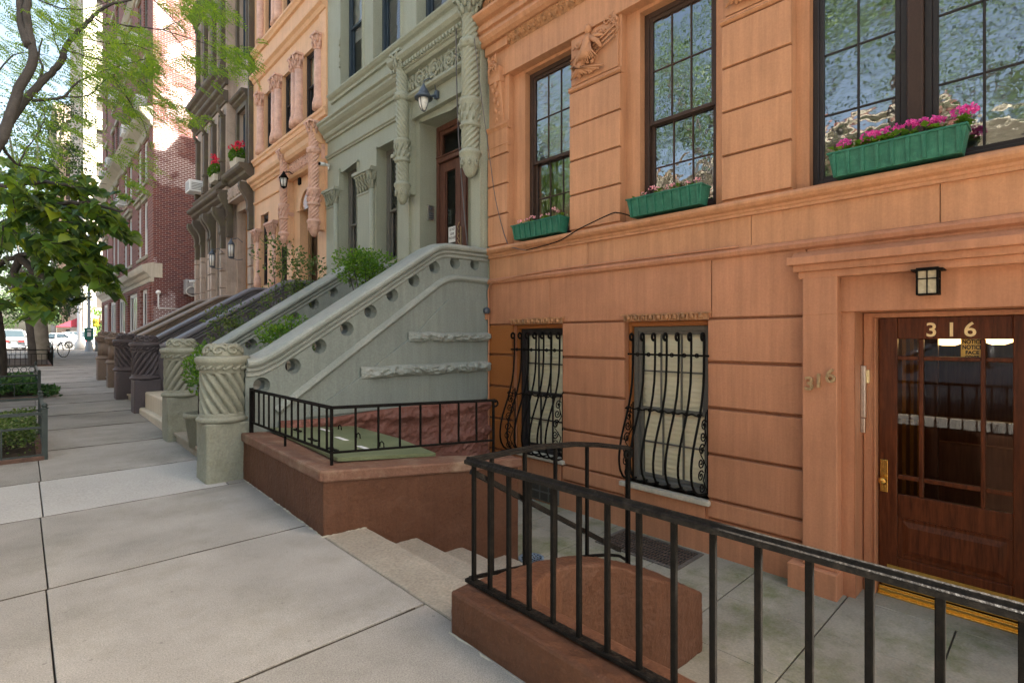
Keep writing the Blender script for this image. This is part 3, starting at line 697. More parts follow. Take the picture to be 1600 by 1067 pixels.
# the door
dz0, dz1 = .07, 2.178; X = 5.0
mb = MB()
gcols = [(.772, .904), (.417, .741), (.249, .390)][::-1]
grows = [(.801, .917), (.952, 1.849), (1.88, 2.012)]
gy0, gy1, gz0, gz1 = .249, .904, .801, 2.012
mb.box(X, X+.05, gy1, 1.028, dz0, dz1); mb.box(X, X+.05, .122, gy0, dz0, dz1)
mb.box(X, X+.05, gy0, gy1, gz1, dz1); mb.box(X, X+.05, gy0, gy1, .62, gz0); mb.box(X, X+.05, gy0, gy1, dz0, .30)
for a, b in ((.39, .417), (.741, .772)): mb.box(X+.004, X+.045, a, b, gz0, gz1)
for a, b in ((.917, .952), (1.849, 1.88)):
    for y0, y1 in gcols: mb.box(X+.005, X+.044, y0, y1, a, b)
DR = obj('door', mb, M['door'], HO, bevel=.006)
mb = MB(); a, b = .249, .904
mb.add([(X+.02,a,.30),(X+.02,b,.30),(X+.02,b,.62),(X+.02,a,.62),(X+.02,a+.03,.33),(X+.02,b-.03,.33),(X+.02,b-.03,.59),(X+.02,a+.03,.59),(X+.004,a+.07,.37),(X+.004,b-.07,.37),(X+.004,b-.07,.55),(X+.004,a+.07,.55)],
       [(0,4,5,1),(1,5,6,2),(2,6,7,3),(3,7,4,0),(4,8,9,5),(5,9,10,6),(6,10,11,7),(7,11,8,4),(8,11,10,9)])
obj('door_panel', mb, M['door'], DR)
mb = MB()
for y0, y1 in gcols:
    for a, b in grows: mb.add([(X+.022,y0,a),(X+.022,y1,a),(X+.022,y1,b),(X+.022,y0,b)], [(3,2,1,0)])
obj('door_glass', mb, M['glassDoor'], DR)
mb = MB(); mb.box(X-.006, X, .965, 1.015, .80, 1.055); mb.lathe(0, 0, [(.001, 0)], 3) if False else None
mb2 = MB(); mb2.lathe(0, 0, [(.012, 0), (.012, .03), (.026, .036), (.030, .05), (.022, .062), (.004, .066)], 16)
mb.add([(X-.006-z, .99+x, .895+y) for x, y, z in mb2.v], mb2.f, True)
mb.lathe(0, 0, [(.001, 0), (.001, .001)], 3) if False else None
obj('door_knob', mb, M['brass'], DR, bevel=.002)
mb = MB(); mb.box(X-.008, X, .15, .97, .165, .235); obj('kick_strip', mb, M['brass'], DR)
mb = MB(); mb.box(X-.06, X+.06, .125, 1.025, -.004, .012); mb.box(X-.03, X+.05, .125, 1.025, .012, .045); mb.box(X-.012, X+.05, .125, 1.025, .045, .058); mb.box(X-.02, X+.004, .125, 1.0, .075, .088)
obj('threshold', mb, M['brass'], HO, bevel=.003)
def text(name, s, size, mat, parent, depth=.006, label=None, loc=(0,0,0), face='x', tilt=0, sx=1, offset=0):
    cu = bpy.data.curves.new(name, 'FONT'); cu.body = s; cu.size = size; cu.extrude = depth; cu.offset = offset; cu.align_x = 'CENTER'
    t = bpy.data.objects.new(name+'_tmp', cu); COL.objects.link(t); bpy.context.view_layer.update()
    me = bpy.data.meshes.new_from_object(t.evaluated_get(bpy.context.evaluated_depsgraph_get())); bpy.data.objects.remove(t)
    # local x -> -Y (left to right as seen from the street), local y -> Z
    rot = Matrix(((0, 0, -1), (-1, 0, 0), (0, 1, 0))) if face == 'x' else Matrix(((1, 0, 0), (0, 0, -1), (0, 1, 0)))
    for v in me.vertices:
        c = v.co; c = Vector((c.x*sx, c.y, c.z)); c.rotate(Matrix.Rotation(tilt, 3, 'Z')); v.co = rot @ c+Vector(loc)
    me.materials.clear()
    return obj(name, me, mat, parent, label=label)
for ch, y in (('3', .693), ('1', .577), ('6', .473)): text('numeral', ch, .145, M['brassP'], DR, .004, 'brass numeral %s on the door' % ch, (X-.004, y, 2.033), offset=.002)
for ch, y, z in (('3', 1.405, 1.605), ('1', 1.338, 1.632), ('6', 1.255, 1.675)): text('numeral', ch, .15, M['bronze'], HO, .010, 'bronze numeral %s on the pilaster' % ch, (4.589, y, z), offset=.003)
# lobby behind the door
mb = MB()
mb.box(5.1, 6.5, 1.22, 1.27, -.02, 2.7)
for k in range(7): mb.box(5.3+.42*k, 5.34+.42*k, 1.19, 1.225, 0, 2.6)
obj('lobby_walls', mb, surf('amber_panelling', (.36, .19, .05), rough=.5, var=.25, vscale=3), HO)
mb = MB(); mb.box(5.06, 8.3, -1.2, 1.25, -.02, .01); obj('lobby_floor', mb, M['doorG'], HO)
mb = MB(); mb.box(5.1, 8.3, -1.2, -1.15, 0, 2.66); mb.box(6.51, 8.3, 1.22, 1.27, 0, 2.66); mb.box(8.3, 8.36, -1.2, 1.27, 0, 2.66); obj('lobby_back_wall', mb, M['doorG'], HO)
mb = MB(); mb.box(5.06, 8.3, -1.2, 1.25, 2.66, 2.7); obj('lobby_ceiling', mb, M['bstone'], HO)
mb = MB(); mb.box(5.9, 5.98, -.9, 1.17, 1.28, 1.32); mb.box(6.6, 6.7, -.6, .9, .0, 1.0); mb.box(6.1, 6.16, .8, .86, 0, 2.6); mb.box(6.1, 6.16, -.1, -.04, 0, 2.6); obj('lobby_furniture', mb, M['doorG'], HO)
# notice on the lobby side of the glass
nt_ = thing('notice_sign', 'yellow notice sheet taped behind the top row of door glass', 'sign', (5.06, .46, 1.9))
mb = MB(); mb.box(5.055, 5.057, .405, .53, 1.862, 2.04); obj('sheet', mb, surf('yellow_paper', (.75, .48, .08), rough=.6, var=.03, bump=0), nt_)
for s, z, sz in (('NOTICE', 1.978, .042), ('NOTICE', 1.938, .042), ('FACE', 1.902, .034), ('COVER', 1.868, .034)):
    text('printing', s, sz, M['iron'], nt_, .0006, None, (5.053, .467, z), sx=.72 if len(s) > 4 else .95, offset=.0012)
lamp = thing('ceiling_lamp', 'glowing lobby lamp seen through the door glass', 'lamp', (6.6, .62, 2.3))
mb = MB(); mb.lathe(6.3, .75, [(.01, 2.66), (.012, 2.5), (.012, 2.08), (.13, 2.02)], 12); obj('fitting', mb, M['brass'], lamp)
mb = MB(); mb.lathe(6.3, .75, [(.13, 2.018), (.12, 1.98), (.05, 1.95)], 16); obj('shade', mb, emis('warm_lamp', (1, .60, .24), .9), lamp)
l2 = copy_tree(lamp, loc=(7.7, .35, 2.3), label='second glowing lobby lamp further inside')
lamp['label'] = 'glowing lobby lamp nearest the glass door'
# steel mail / reader bar at the door jamb
t = thing('magnetic_lock', 'upright brushed steel bar with a small latch box on the left door jamb', 'lock', (4.92, 1.09, 1.6))
mb = MB(); mb.box(4.86, 4.90, 1.085, 1.119, 1.39, 1.80); mb.box(4.86, 4.895, 1.089, 1.119, 1.27, 1.385); obj('bar', mb, M['chrome'], t, bevel=.004)
mb = MB(); mb.box(4.905, 4.945, 1.07, 1.119, 1.66, 1.765); obj('latch_box', mb, M['brassP'], t, bevel=.004)
# craftsman wall lantern above the door
t = thing('wall_lantern', 'small square black lantern with amber panes above the mahogany door', 'lantern', (4.62, .62, 2.4))
mb = MB(); y, X = .655, 4.60
mb.box(X-.075, 4.687, y-.088, y+.088, 2.485, 2.497); mb.box(X-.055, X+.055, y-.062, y+.062, 2.497, 2.507); mb.box(X+.04, 4.687, y-.045, y+.045, 2.36, 2.485)
for a, b in ((-1, -1), (1, -1), (-1, 1), (1, 1)): mb.box(X+a*.05-.006, X+a*.05+.006, y+b*.056-.006, y+b*.056+.006, 2.325, 2.485)
mb.box(X-.056, X+.056, y-.062, y+.062, 2.318, 2.328)
mb.box(X-.056, X-.050, y-.052, y+.052, 2.425, 2.433); mb.box(X-.056, X-.050, y-.004, y+.004, 2.328, 2.485); mb.box(X-.004, X+.004, y-.062, y-.056, 2.328, 2.485); mb.box(X-.05, X+.05, y-.062, y-.056, 2.425, 2.433)
obj('frame', mb, M['iron'], t, bevel=.002)
mb = MB(); mb.box(X-.046, X+.046, y-.051, y+.051, 2.329, 2.484); obj('panes', mb, M['mica'], t)
# base vent, floor grate, drain
t = thing('air_brick', 'dark slotted vent set low in the terracotta wall near the areaway floor', 'vent', (4.68, 4.4, .1))
mb = MB(); mb.box(4.668, 4.69, 4.15, 4.75, .02, .25); obj('frame', mb, M['frameG'], t, bevel=.004)
mb = MB()
for i in range(4):
    for j in range(2): mb.box(4.660, 4.67, 4.17+.145*i, 4.295+.145*i, .035+.11*j, .125+.11*j)
obj('bricks', mb, M['joint'], t, bevel=.004)
t = thing('floor_grate', 'rusty iron grate set in the areaway paving below the window', 'grate', (4.4, 2.75, 0))
mb = MB(); x0, x1, y0, y1 = 4.14, 4.64, 2.31, 3.2
mb.box(x0, x1, y0, y0+.035, -.01, .012); mb.box(x0, x1, y1-.035, y1, -.01, .012); mb.box(x0, x0+.035, y0+.035, y1-.035, -.01, .012); mb.box(x1-.035, x1, y0+.035, y1-.035, -.01, .012)
obj('rim', mb, surf('rusty_grey_iron', (.11, .095, .08), rough=.7, var=.3, vscale=15, bump=.4), t, bevel=.003)
mb = MB()
for k in range(26): mb.box(x0+.036, x1-.036, y0+.05+k*.0318, y0+.058+k*.0318, .0, .008)
for k in range(6): mb.box(x0+.085+k*.066, x0+.095+k*.066, y0+.036, y1-.036, -.002, .0105)
obj('bars', mb, surf('rusty_iron', (.085, .06, .045), rough=.8, var=.3, vscale=15, bump=.4), t)
mb = MB(); mb.box(x0+.035, x1-.035, y0+.035, y1-.035, .0005, .0015); obj('pit', mb, M['rubber'], t)
t = thing('floor_drain', 'small round blue-grey drain cover in the areaway floor', 'drain', (3.41, 3.36, 0))
mb = MB(); mb.lathe(3.41, 3.36, [(.12, .001), (.12, .006), (.095, .009), (.095, .004), (.001, .004)], 24); obj('cover', mb, surf('blue_grey_iron', (.16, .21, .25), rough=.6), t)
mb = MB()
for r, n in ((.03, 6), (.06, 10), (.085, 14)):
    for k in range(n): mb.ball((3.41+r*math.cos(k*6.283/n), 3.36+r*math.sin(k*6.283/n), .006), .008, 6, sz=.5)
obj('holes', mb, M['rubber'], t)
# ---------------------------------------------------------------- brown areaway walls
cz = lambda x: 1.12-.085*(x-1.5)
W1 = thing('areaway_wall', 'tall brown painted wall with a lighter coping around the green cellar hatch', 'wall', (1.6, 3.5, 0))
def polyblock(mb, pts, zb, zt):
    n = len(pts)
    mb.add([(x, y, zb(x) if callable(zb) else zb) for x, y in pts]+[(x, y, zt(x) if callable(zt) else zt) for x, y in pts],
           [tuple(range(n-1, -1, -1)), tuple(range(n, 2*n))]+[(i, (i+1) % n, n+(i+1) % n, n+i) for i in range(n)])
mb = MB()
polyblock(mb, [(1.50, 3.465), (3.16, 3.27), (3.16, 3.46), (2.62, 3.53), (2.62, 5.45), (1.56, 5.45)], -.05, lambda x: cz(x)-.075)
roughen(obj('wall_body', mb, M['brownwall'], W1, bevel=.010), 6, .008, .25)
mb = MB()
c0 = [(1.475+.05-.05*math.cos(a), 3.445+.05-.05*math.sin(a)) for a in [R(0), R(30), R(60), R(90)]]
polyblock(mb, c0+[(2.0, 3.384), (2.6, 3.314), (3.185, 3.245), (3.19, 3.47), (2.6, 3.535), (2.0, 3.60), (1.76, 3.63), (1.79, 5.40), (1.53, 5.40)], lambda x: cz(x)-.082, cz)
roughen(obj('coping', mb, M['browncap'], W1, bevel=.014, seg=2), 5, .007, .2)
W2 = thing('low_areaway_wall', 'low brown wall under the nearest railing with a curved end descending beside the steps', 'wall', (1.55, 1.9, 0))
mb = MB()
mb.hexa([(1.44,-2.6,-.05),(1.67,-2.6,-.05),(1.67,1.945,-.05),(1.44,1.945,-.05),(1.44,-2.6,.86),(1.67,-2.6,.86),(1.67,1.945,.86),(1.44,1.945,.86)])
inner = [(1.67, 1.598), (1.75, 1.70), (1.9, 1.77), (2.05, 1.795), (2.2, 1.79), (2.35, 1.765), (2.5, 1.72), (2.6, 1.675), (2.69, 1.63), (2.95, 1.62), (3.22, 1.61)]
tz = lambda x: .855 if x < 1.68 else .855-.30*(x-1.68)/1.2+.08*math.sin(min(1, (x-1.68)/1.2)*math.pi) if x < 2.88 else .56-.5*(x-2.88)
vs_ = [(1.60, 1.55)]+inner
out_ = [(1.60, 1.943)]+[(x, 1.945-.01*(x-1.44)) for x, y in inner]
b = len(vs_)
V = [(x, y, -.05) for x, y in vs_]+[(x, y, tz(x)-.02*(y < 1.7 and x > 1.8)-.003*(x < 1.68)) for x, y in vs_]+[(x, y, -.05) for x, y in out_]+[(x, y, tz(x)) for x, y in out_]
fs = []
for i in range(b-1):
    fs += [(i, i+1, b+i+1, b+i), (b+i, b+i+1, 3*b+i+1, 3*b+i), (2*b+i+1, 2*b+i, 3*b+i, 3*b+i+1)]
fs += [(0, b, 3*b, 2*b), (b-1, 3*b-1, 4*b-1, 2*b-1)]
mb.add(V, fs)
roughen(obj('wall_body', mb, M['brownwall'], W2, bevel=.016, seg=2), 5, .013, .16)
# ---------------------------------------------------------------- cellar hatch
H = thing('cellar_hatch', 'sloping moss-green painted steel cellar doors inside the brown wall', 'hatch', (2.1, 4.5, 1.1))
hz = lambda x: 1.145-.095*(x-1.67)
mb = MB(); polyblock(mb, [(1.69, 3.66), (2.52, 3.60), (2.68, 4.49), (1.75, 4.49)], lambda x: hz(x)-.03, hz); obj('leaf', mb, M['hatch'], H, bevel=.004)
mb = MB(); polyblock(mb, [(1.75, 4.50), (2.68, 4.50), (2.70, 5.44), (1.80, 5.44)], lambda x: hz(x)-.03, lambda x: hz(x)-.003); obj('leaf', mb, M['hatch'], H, bevel=.004)
for px, py in ((478, 672), (505, 687.5), (540, 703)):
    p = onD(px+28, py, 1); t_ = (1.09-EZ)/(p.z-EZ); x, y = p.x*t_, p.y*t_
    mb = MB(); polyblock(mb, [(x-.02, y-.10), (x+.025, y-.105), (x+.03, y+.10), (x-.015, y+.105)], lambda q: hz(q)+.001, lambda q: hz(q)+.004); obj('label_strip', mb, M['white'], H)
    mb = MB(); xx = x+.17; mb.tube([(xx, y-.035, hz(xx)), (xx, y-.03, hz(xx)+.035), (xx, y, hz(xx)+.048), (xx, y+.03, hz(xx)+.035), (xx, y+.035, hz(xx))], .006, 6); obj('staple', mb, M['iron'], H)
    mb = MB(); xx = x-.27; mb.box(xx-.012, xx+.012, y-.10, y+.06, hz(xx), hz(xx)+.012); mb.ball((xx, y, hz(xx)+.015), .014, 6); obj('hinge', mb, M['iron'], H)
# ---------------------------------------------------------------- railings
def rail_strip(mb, pts, w=.042, h=.026):
    """flat handrail bar with a rounded ridge on top"""
    prof = [(-w/2, -h/2), (w/2, -h/2), (w/2, h*.2), (w*.22, h*.35), (w*.15, h*.75), (-w*.15, h*.75), (-w*.22, h*.35), (-w/2, h*.2)]
    pts = [Vector(p) for p in pts]; vs = []; n = len(prof)
    for i, p in enumerate(pts):
        t = (pts[min(i+1, len(pts)-1)]-pts[max(i-1, 0)]).normalized(); s = Vector((t.y, -t.x, 0)).normalized(); u = s.cross(t)*-1
        if u.z < 0: u = -u
        for a, b in prof: vs.append(p+s*a+u*b)
    fs = []
    for i in range(len(pts)-1):
        for k in range(n): fs.append((i*n+k, i*n+(k+1) % n, (i+1)*n+(k+1) % n, (i+1)*n+k))
    fs += [tuple(range(n-1, -1, -1)), tuple((len(pts)-1)*n+k for k in range(n))]
    mb.add(vs, fs)
RL = thing('iron_railing', 'worn black iron railing nearest the camera, on the low brown wall and curving down beside the steps', 'railing', (1.55, 1.93, .86))
RL['label'] = 'worn black iron railing nearest the camera on the low brown wall'
mb = MB(); rail_strip(mb, [(1.55, 1.955, 1.437), (1.55, -2.5, 1.437)]); obj('top_rail', mb, M['ironTop'], RL, bevel=.002)
mb = MB(); mb.box(1.53, 1.572, -2.5, 1.95, .868, .884); obj('bottom_rail', mb, M['ironTop'], RL, bevel=.002)
bp = MB(); bp.bar((0, 0, 0), (0, 0, .545), .019)
bal = [1.905, 1.79, 1.665, 1.54, 1.405, 1.272, 1.14, 1.007, .875, .743, .608, .474, .337, .199, .06, -.07, -.2, -.33, -.46, -.59, -.72, -.85, -.98, -1.11, -1.24, -1.37, -1.5, -1.63, -1.76, -1.89, -2.02, -2.15, -2.28, -2.41]
b0 = obj('baluster', bp, M['iron'], RL, bevel=.0025, seg=1); b0.location = (1.55, bal[0], .88)
for y in bal[1:]:
    c = b0.copy(); COL.objects.link(c); c.location = (1.55, y, .88)
tp = [(1.55, 1.95, 1.437), (1.8, 1.95, 1.436), (2.05, 1.95, 1.430), (2.325, 1.95, 1.405), (2.55, 1.945, 1.37), (2.72, 1.94, 1.335), (2.85, 1.935, 1.31)]
mb = MB(); rail_strip(mb, tp, .036, .022); obj('branch_rail', mb, M['ironTop'], RL, bevel=.002)
mb = MB()
cx_, cz_ = 2.85, 1.275
mb.tube([(cx_+.045*math.sin(a)*(1-a/16), 1.935, cz_+.038*math.cos(a)*(1-a/16)) for a in [k*.35 for k in range(0, 24)]], .011, 6)
obj('end_scroll', mb, M['iron'], RL)
def tb(x): return .58+(.875-.58)*max(0, min(1, (2.86-x)/1.3))**.62
mb = MB(); mb.tube([(1.56+1.3*i/16, 1.95, tb(1.56+1.3*i/16)) for i in range(17)], .011, 4, smooth=False, rot=.785); obj('branch_bottom_rail', mb, M['iron'], RL)
for x in (1.70, 1.93, 2.17, 2.45):
    zt_ = 1.43-.10*max(0, (x-1.9)/.95)**1.6
    mb = MB(); mb.bar((x, 1.95, tb(x)), (x, 1.95, zt_), .017); obj('baluster', mb, M['iron'], RL)
mb = MB(); mb.bar((2.857, 1.94, .52), (2.857, 1.94, 1.30), .024); obj('end_post', mb, M['iron'], RL)
mb = MB(); mb.tube([(1.60, 1.985, 1.37), (2.45, 1.985, .87), (2.83, 1.985, .645)], .017, 4, smooth=False, rot=.6); obj('diagonal_brace', mb, M['ironTop'], RL)
R1 = thing('iron_railing', 'slender black iron railing on the coping above the green cellar hatch', 'railing', (1.62, 3.6, 1.12))
mb = MB(); rail_strip(mb, [(1.62, 5.38, 1.52), (1.62, 3.60, 1.52)], .03, .018); rail_strip(mb, [(1.62, 3.60, 1.52), (3.02, 3.42, 1.475)], .03, .018); obj('top_rail', mb, M['iron'], R1)
mb = MB(); mb.bar((1.62, 5.38, 1.21), (1.62, 3.6, 1.20), .016); mb.bar((1.62, 3.6, 1.20), (3.0, 3.42, 1.13), .016); obj('bottom_rail', mb, M['iron'], R1)
for (x, y, z0, z1, w) in ((1.62, 3.6, 1.11, 1.52, .018), (1.62, 5.38, 1.11, 1.54, .03), (3.0, 3.42, 1.0, 1.47, .017), (1.62, 4.5, 1.1, 1.21, .016)):
    mb = MB(); mb.bar((x, y, z0), (x, y, z1), w); obj('post', mb, M['iron'], R1)
for i in range(13):
    mb = MB(); y = 3.6+1.78*(i+.6)/13.2; mb.bar((1.62, y, 1.205), (1.62, y, 1.515), .013); obj('baluster', mb, M['iron'], R1)
for i in range(1, 8):
    u = i/8; mb = MB(); mb.bar((1.62+1.38*u, 3.6-.18*u, 1.2-.07*u), (1.62+1.38*u, 3.6-.18*u, 1.51-.04*u), .013); obj('baluster', mb, M['iron'], R1)
mb = MB(); mb.tube([(3.02+.035*math.sin(a)*(1-a/14), 3.42, 1.445+.03*math.cos(a)*(1-a/14)) for a in [k*.4 for k in range(18)]], .008, 6); obj('end_scroll', mb, M['iron'], R1)
# ---------------------------------------------------------------- bowed window grilles
def prof_at(z):
    P = [(.555, 4.70), (.56, 4.60), (.60, 4.50), (.68, 4.43), (.80, 4.41), (.95, 4.44), (1.15, 4.52), (1.35, 4.60), (1.6, 4.652), (1.9, 4.66), (2.05, 4.66)]
    for (a, xa), (b, xb) in zip(P[:-1], P[1:]):
        if a <= z <= b: return xa+(xb-xa)*(z-a)/(b-a)
    return 4.66
G = thing('window_grille', 'bowed black iron grille over the window nearer the mahogany door', 'grille', (0, 0, 0), 'bowed iron grilles over the ground floor windows')
barp = MB(); pts = [(4.72, 0, .553), (4.65, 0, .556), (4.58, 0, .565), (4.52, 0, .585), (4.47, 0, .62), (4.43, 0, .68), (4.412, 0, .75), (4.41, 0, .82), (4.425, 0, .92), (4.455, 0, 1.02), (4.495, 0, 1.12), (4.54, 0, 1.22), (4.585, 0, 1.33), (4.62, 0, 1.45), (4.645, 0, 1.58), (4.657, 0, 1.75), (4.66, 0, 1.9), (4.66, 0, 2.03)]
pts += [(4.66-.028+.028*math.cos(a), 0, 2.03+.034*math.sin(a)) for a in [k*.45 for k in range(1, 13)]]
barp.tube(pts, [.0115]*18+[.013]*(len(pts)-18), 7)
barm = barp.mesh('bar'); barm.materials.append(M['iron'])
for i in range(7):
    o = bpy.data.objects.new('bar', barm); COL.objects.link(o); o.parent = G; o.location = (0, 2.32+.13*i, 0)
mb = MB(); mb.box(4.648, 4.66, 2.27, 3.16, 1.842, 1.862)
for i in range(6):
    y = 2.385+.13*i; mb.tube([(4.642, y+.018*math.cos(a), 1.852+.018*math.sin(a)) for a in [k*.7854 for k in range(8)]], .006, 5, closed=True); mb.ball((4.64, y, 1.852), .008, 6)
obj('upper_band', mb, M['iron'], G)
mb = MB()
mb.tube([(4.575+.008*math.sin(k*.9), 2.30+.84*k/60, 1.30+.008*math.cos(k*.9)) for k in range(61)], .008, 5)
for i in range(7):
    y = 2.32+.13*i; mb.tube([(4.562, y+.017*math.cos(a), 1.30+.017*math.sin(a)) for a in [k*.7854 for k in range(8)]], .006, 5, closed=True)
obj('twisted_band', mb, M['iron'], G)
for y in (2.30, 3.12):
    mb = MB(); mb.bar((4.69, y, .555), (4.69, y, 1.35), .012)
    for k, z in enumerate((.64, .75, .87, .99, 1.11, 1.21)):
        xb = prof_at(z); w_ = (4.68-xb)
        cx_ = 4.685-w_*.5; q = min(.055, w_*.42); s_ = 1 if k % 2 else -1
        mb.tube([(cx_+q*(1-i/20)*math.cos(s_*i*.55+.5), y, z+q*(1-i/20)*math.sin(s_*i*.55+.5)) for i in range(18)], .0065, 5)
    mb.tube([(4.68, y, .58), (4.60, y, .70), (4.66, y, .82), (4.55, y, .95), (4.67, y, 1.07), (4.62, y, 1.2), (4.66, y, 1.33)], .006, 5)
    obj('side_scrollwork', mb, M['iron'], G)
copy_tree(G, loc=(0, 1.80, .02), label='bowed black iron grille over the window beside the grey-green stoop')
# ---------------------------------------------------------------- window boxes
def planter(y0, label):
    t = thing('window_box', label, 'planter', (4.64, y0+.415, 3.26), 'green ribbed window boxes on the sill course')
    mb = MB(); X0, X1 = 4.545, 4.735; z0, z1 = 3.262, 3.435
    mb.hexa([(X0+.035,y0+.035,z0),(X1-.02,y0+.035,z0),(X1-.02,y0+.795,z0),(X0+.035,y0+.795,z0),(X0+.006,y0+.008,z1),(X1,y0+.008,z1),(X1,y0+.822,z1),(X0+.006,y0+.822,z1)])
    obj('trough', mb, M['planter'], t, bevel=.004)
    mb = MB(); mb.box(X0-.008, X1+.01, y0, y0+.83, z1-.004, z1+.012); obj('rim', mb, M['planter'], t, bevel=.005)
    mb = MB()
    for k in range(9):
        yc = y0+.05+.73*k/8
        mb.hexa([(X0+.020,yc-.010,z0+.008),(X0+.040,yc-.010,z0+.008),(X0+.040,yc+.010,z0+.008),(X0+.022,yc+.010,z0+.008),(X0-.008,yc-.012,z1-.006),(X0+.012,yc-.012,z1-.006),(X0+.012,yc+.012,z1-.006),(X0-.008,yc+.012,z1-.006)])
    obj('ribs', mb, M['planter'], t)
    mb = MB(); mb.box(X0+.02, X1-.01, y0+.02, y0+.81, z1+.010, z1+.016); obj('soil', mb, M['soil'], t)
    return t
def leafquad(mb, c, d, n, l, w, fold=.25, curve=.0):
    """one leaf: four-cornered blade folded along the midrib"""
    c = Vector(c); d = Vector(d).normalized(); n = Vector(n); s = d.cross(n)
    if s.length < 1e-4: s = d.orthogonal()
    s.normalize(); u = s.cross(d)
    mb.add([c, c+d*l*.45+s*w*.5+u*w*fold, c+d*l-u*l*curve, c+d*l*.45-s*w*.5+u*w*fold], [(0, 1, 2), (0, 2, 3)])
def rv(rng, zmin=-1): 
    while True:
        v = Vector((rng.uniform(-1, 1), rng.uniform(-1, 1), rng.uniform(zmin, 1)))
        if .05 < v.length < 1: return v.normalized()
def heads(kind, y0, spots, pm, big, seed, lf=60, name='geranium'):
    rng = random.Random(seed)
    t = thing(kind, name, 'flowers', (4.64, y0+.4, 3.45))
    mb = MB()
    for (u, h, r) in spots:
        r *= .62; c = Vector((4.63+rng.uniform(-.03, .03), y0+.83*u, 3.455+h))
        for k in range(big):
            v = rv(rng, -.4); p = c+Vector((v.x*r, v.y*r*1.3, v.z*r*.7))
            for q in range(3):
                leafquad(mb, p, rv(rng)+v*.6, v, r*.55, r*.5, .2)
    obj('blossom', mb, pm, t)
    mb = MB(); sp = MB()
    for k in range(lf):
        u, _, _ = spots[k % len(spots)]
        u += rng.uniform(-.07, .07); c = (4.63+rng.uniform(-.07, .07), y0+.83*min(.97, max(.03, u)), 3.452+rng.uniform(0, .035)); v = rv(rng, .1)
        leafquad(mb, c, (v.x, v.y, v.z*.5), (0, 0, 1), .055, .06, .15, .2)
    for (u, h, r) in spots: sp.tube([(4.64, y0+.83*u, 3.44), (4.63, y0+.83*u, 3.46+h)], .003, 4)
    obj('leaves', mb, M['leafS'], t); obj('stalks', sp, M['leafS'], t)
    return t
planter(.44, 'green ribbed window box under the wide double window above the mahogany door')
planter(2.285, 'green ribbed window box on the middle upper window ledge')
planter(4.02, 'green ribbed window box on the upper window ledge beside the green house')
heads('geranium', .44, [(.88, .06, .055), (.72, .04, .035), (.67, .065, .062), (.59, .07, .045), (.51, .085, .065), (.38, .085, .062), (.25, .08, .062), (.20, .075, .05), (.05, .09, .07), (.0, .09, .055)], M['petalP'], 34, 11, 130, 'magenta geraniums in the window box above the mahogany door')
heads('geranium', 2.285, [(.8, .04, .03), (.66, .06, .045), (.6, .045, .035), (.46, .05, .04), (.4, .05, .03), (.24, .05, .03), (.12, .06, .035)], M['petalK'], 16, 12, 20, 'pale pink flowers in the middle window box')
heads('geranium', 4.02, [(.88, .04, .04), (.78, .05, .035), (.66, .07, .045), (.44, .05, .035), (.3, .05, .03), (.16, .09, .04), (.1, .06, .03)], M['petalK'], 16, 13, 20, 'pale pink flowers in the window box beside the green house')
# ---------------------------------------------------------------- cables, siren, conduit
def cable(name, label, pts, r, m, cat='cable'):
    P = [Vector(p) for p in pts]; out = []
    for i in range(len(P)-1):
        p0, p1, p2, p3 = P[max(i-1, 0)], P[i], P[i+1], P[min(i+2, len(P)-1)]
        for k in range(8):
            t = k/8; out.append(.5*((2*p1)+(p2-p0)*t+(2*p0-5*p1+4*p2-p3)*t*t+(3*p1-p0-3*p2+p3)*t**3))
    out.append(P[-1]); mb = MB(); mb.tube(out, r, 5); o = obj(name, mb, m); tag(o, label, cat); return o
def X_(px, py, X): y, z = onX(px, py, X); return (X, y, z)
cable('hanging_cable', 'thin dark cable hanging from the spiral column over the orange house edge', [X_(741, 60, 4.40), X_(752, 150, 4.40), X_(765, 245, 4.5), X_(775, 315, 4.62), X_(792, 378, 4.645), X_(806, 388, 4.57), X_(822, 391, 4.57)], .0055, M['cable'])
cable('sagging_cable', 'black cable sagging along the orange sill course to a wall hook', [X_(822, 391, 4.575), X_(870, 378, 4.565), X_(905, 358, 4.58), X_(953, 335, 4.62), X_(966, 333, 4.64), X_(980, 336, 4.66), X_(987, 340, 4.69)], .007, M['iron'])
cable('door_cable', 'grey cable running down in front of the green doorway', [X_(713, 28, 4.45), X_(713, 100, 4.45), X_(716, 200, 4.5), X_(722, 290, 4.5), X_(730, 380, 4.6), X_(735, 420, 4.6)], .009, M['cable'])
o = cable('wall_conduit', 'orange painted conduit at the corner beside the green stoop', [(4.66, 5.41, .5), (4.66, 5.41, 1.6), (4.66, 5.41, 2.45), (4.655, 5.405, 2.68), (4.645, 5.30, 2.765), (4.65, 5.1, 2.79), (4.655, 4.2, 2.835), (4.66, 2.0, 2.835)], .012, M['orange_low'], 'pipe')
t = thing('alarm_siren', 'small round dark grey siren at the corner of the green stoop wall', 'siren', (4.6, 5.36, 2.38))
mb = MB(); mb.lathe(0, 0, [(.03, 0), (.045, .01), (.045, .05), (.035, .06), (.012, .065)], 16); v = [(4.615+x, 5.43-z, 2.39+y) for x, y, z in mb.v]; mb.v = v
obj('horn', mb, M['darkmetal'], t); mb = MB(); mb.box(4.61, 4.64, 5.40, 5.45, 2.27, 2.36); obj('bracket', mb, M['orange_low'], t)
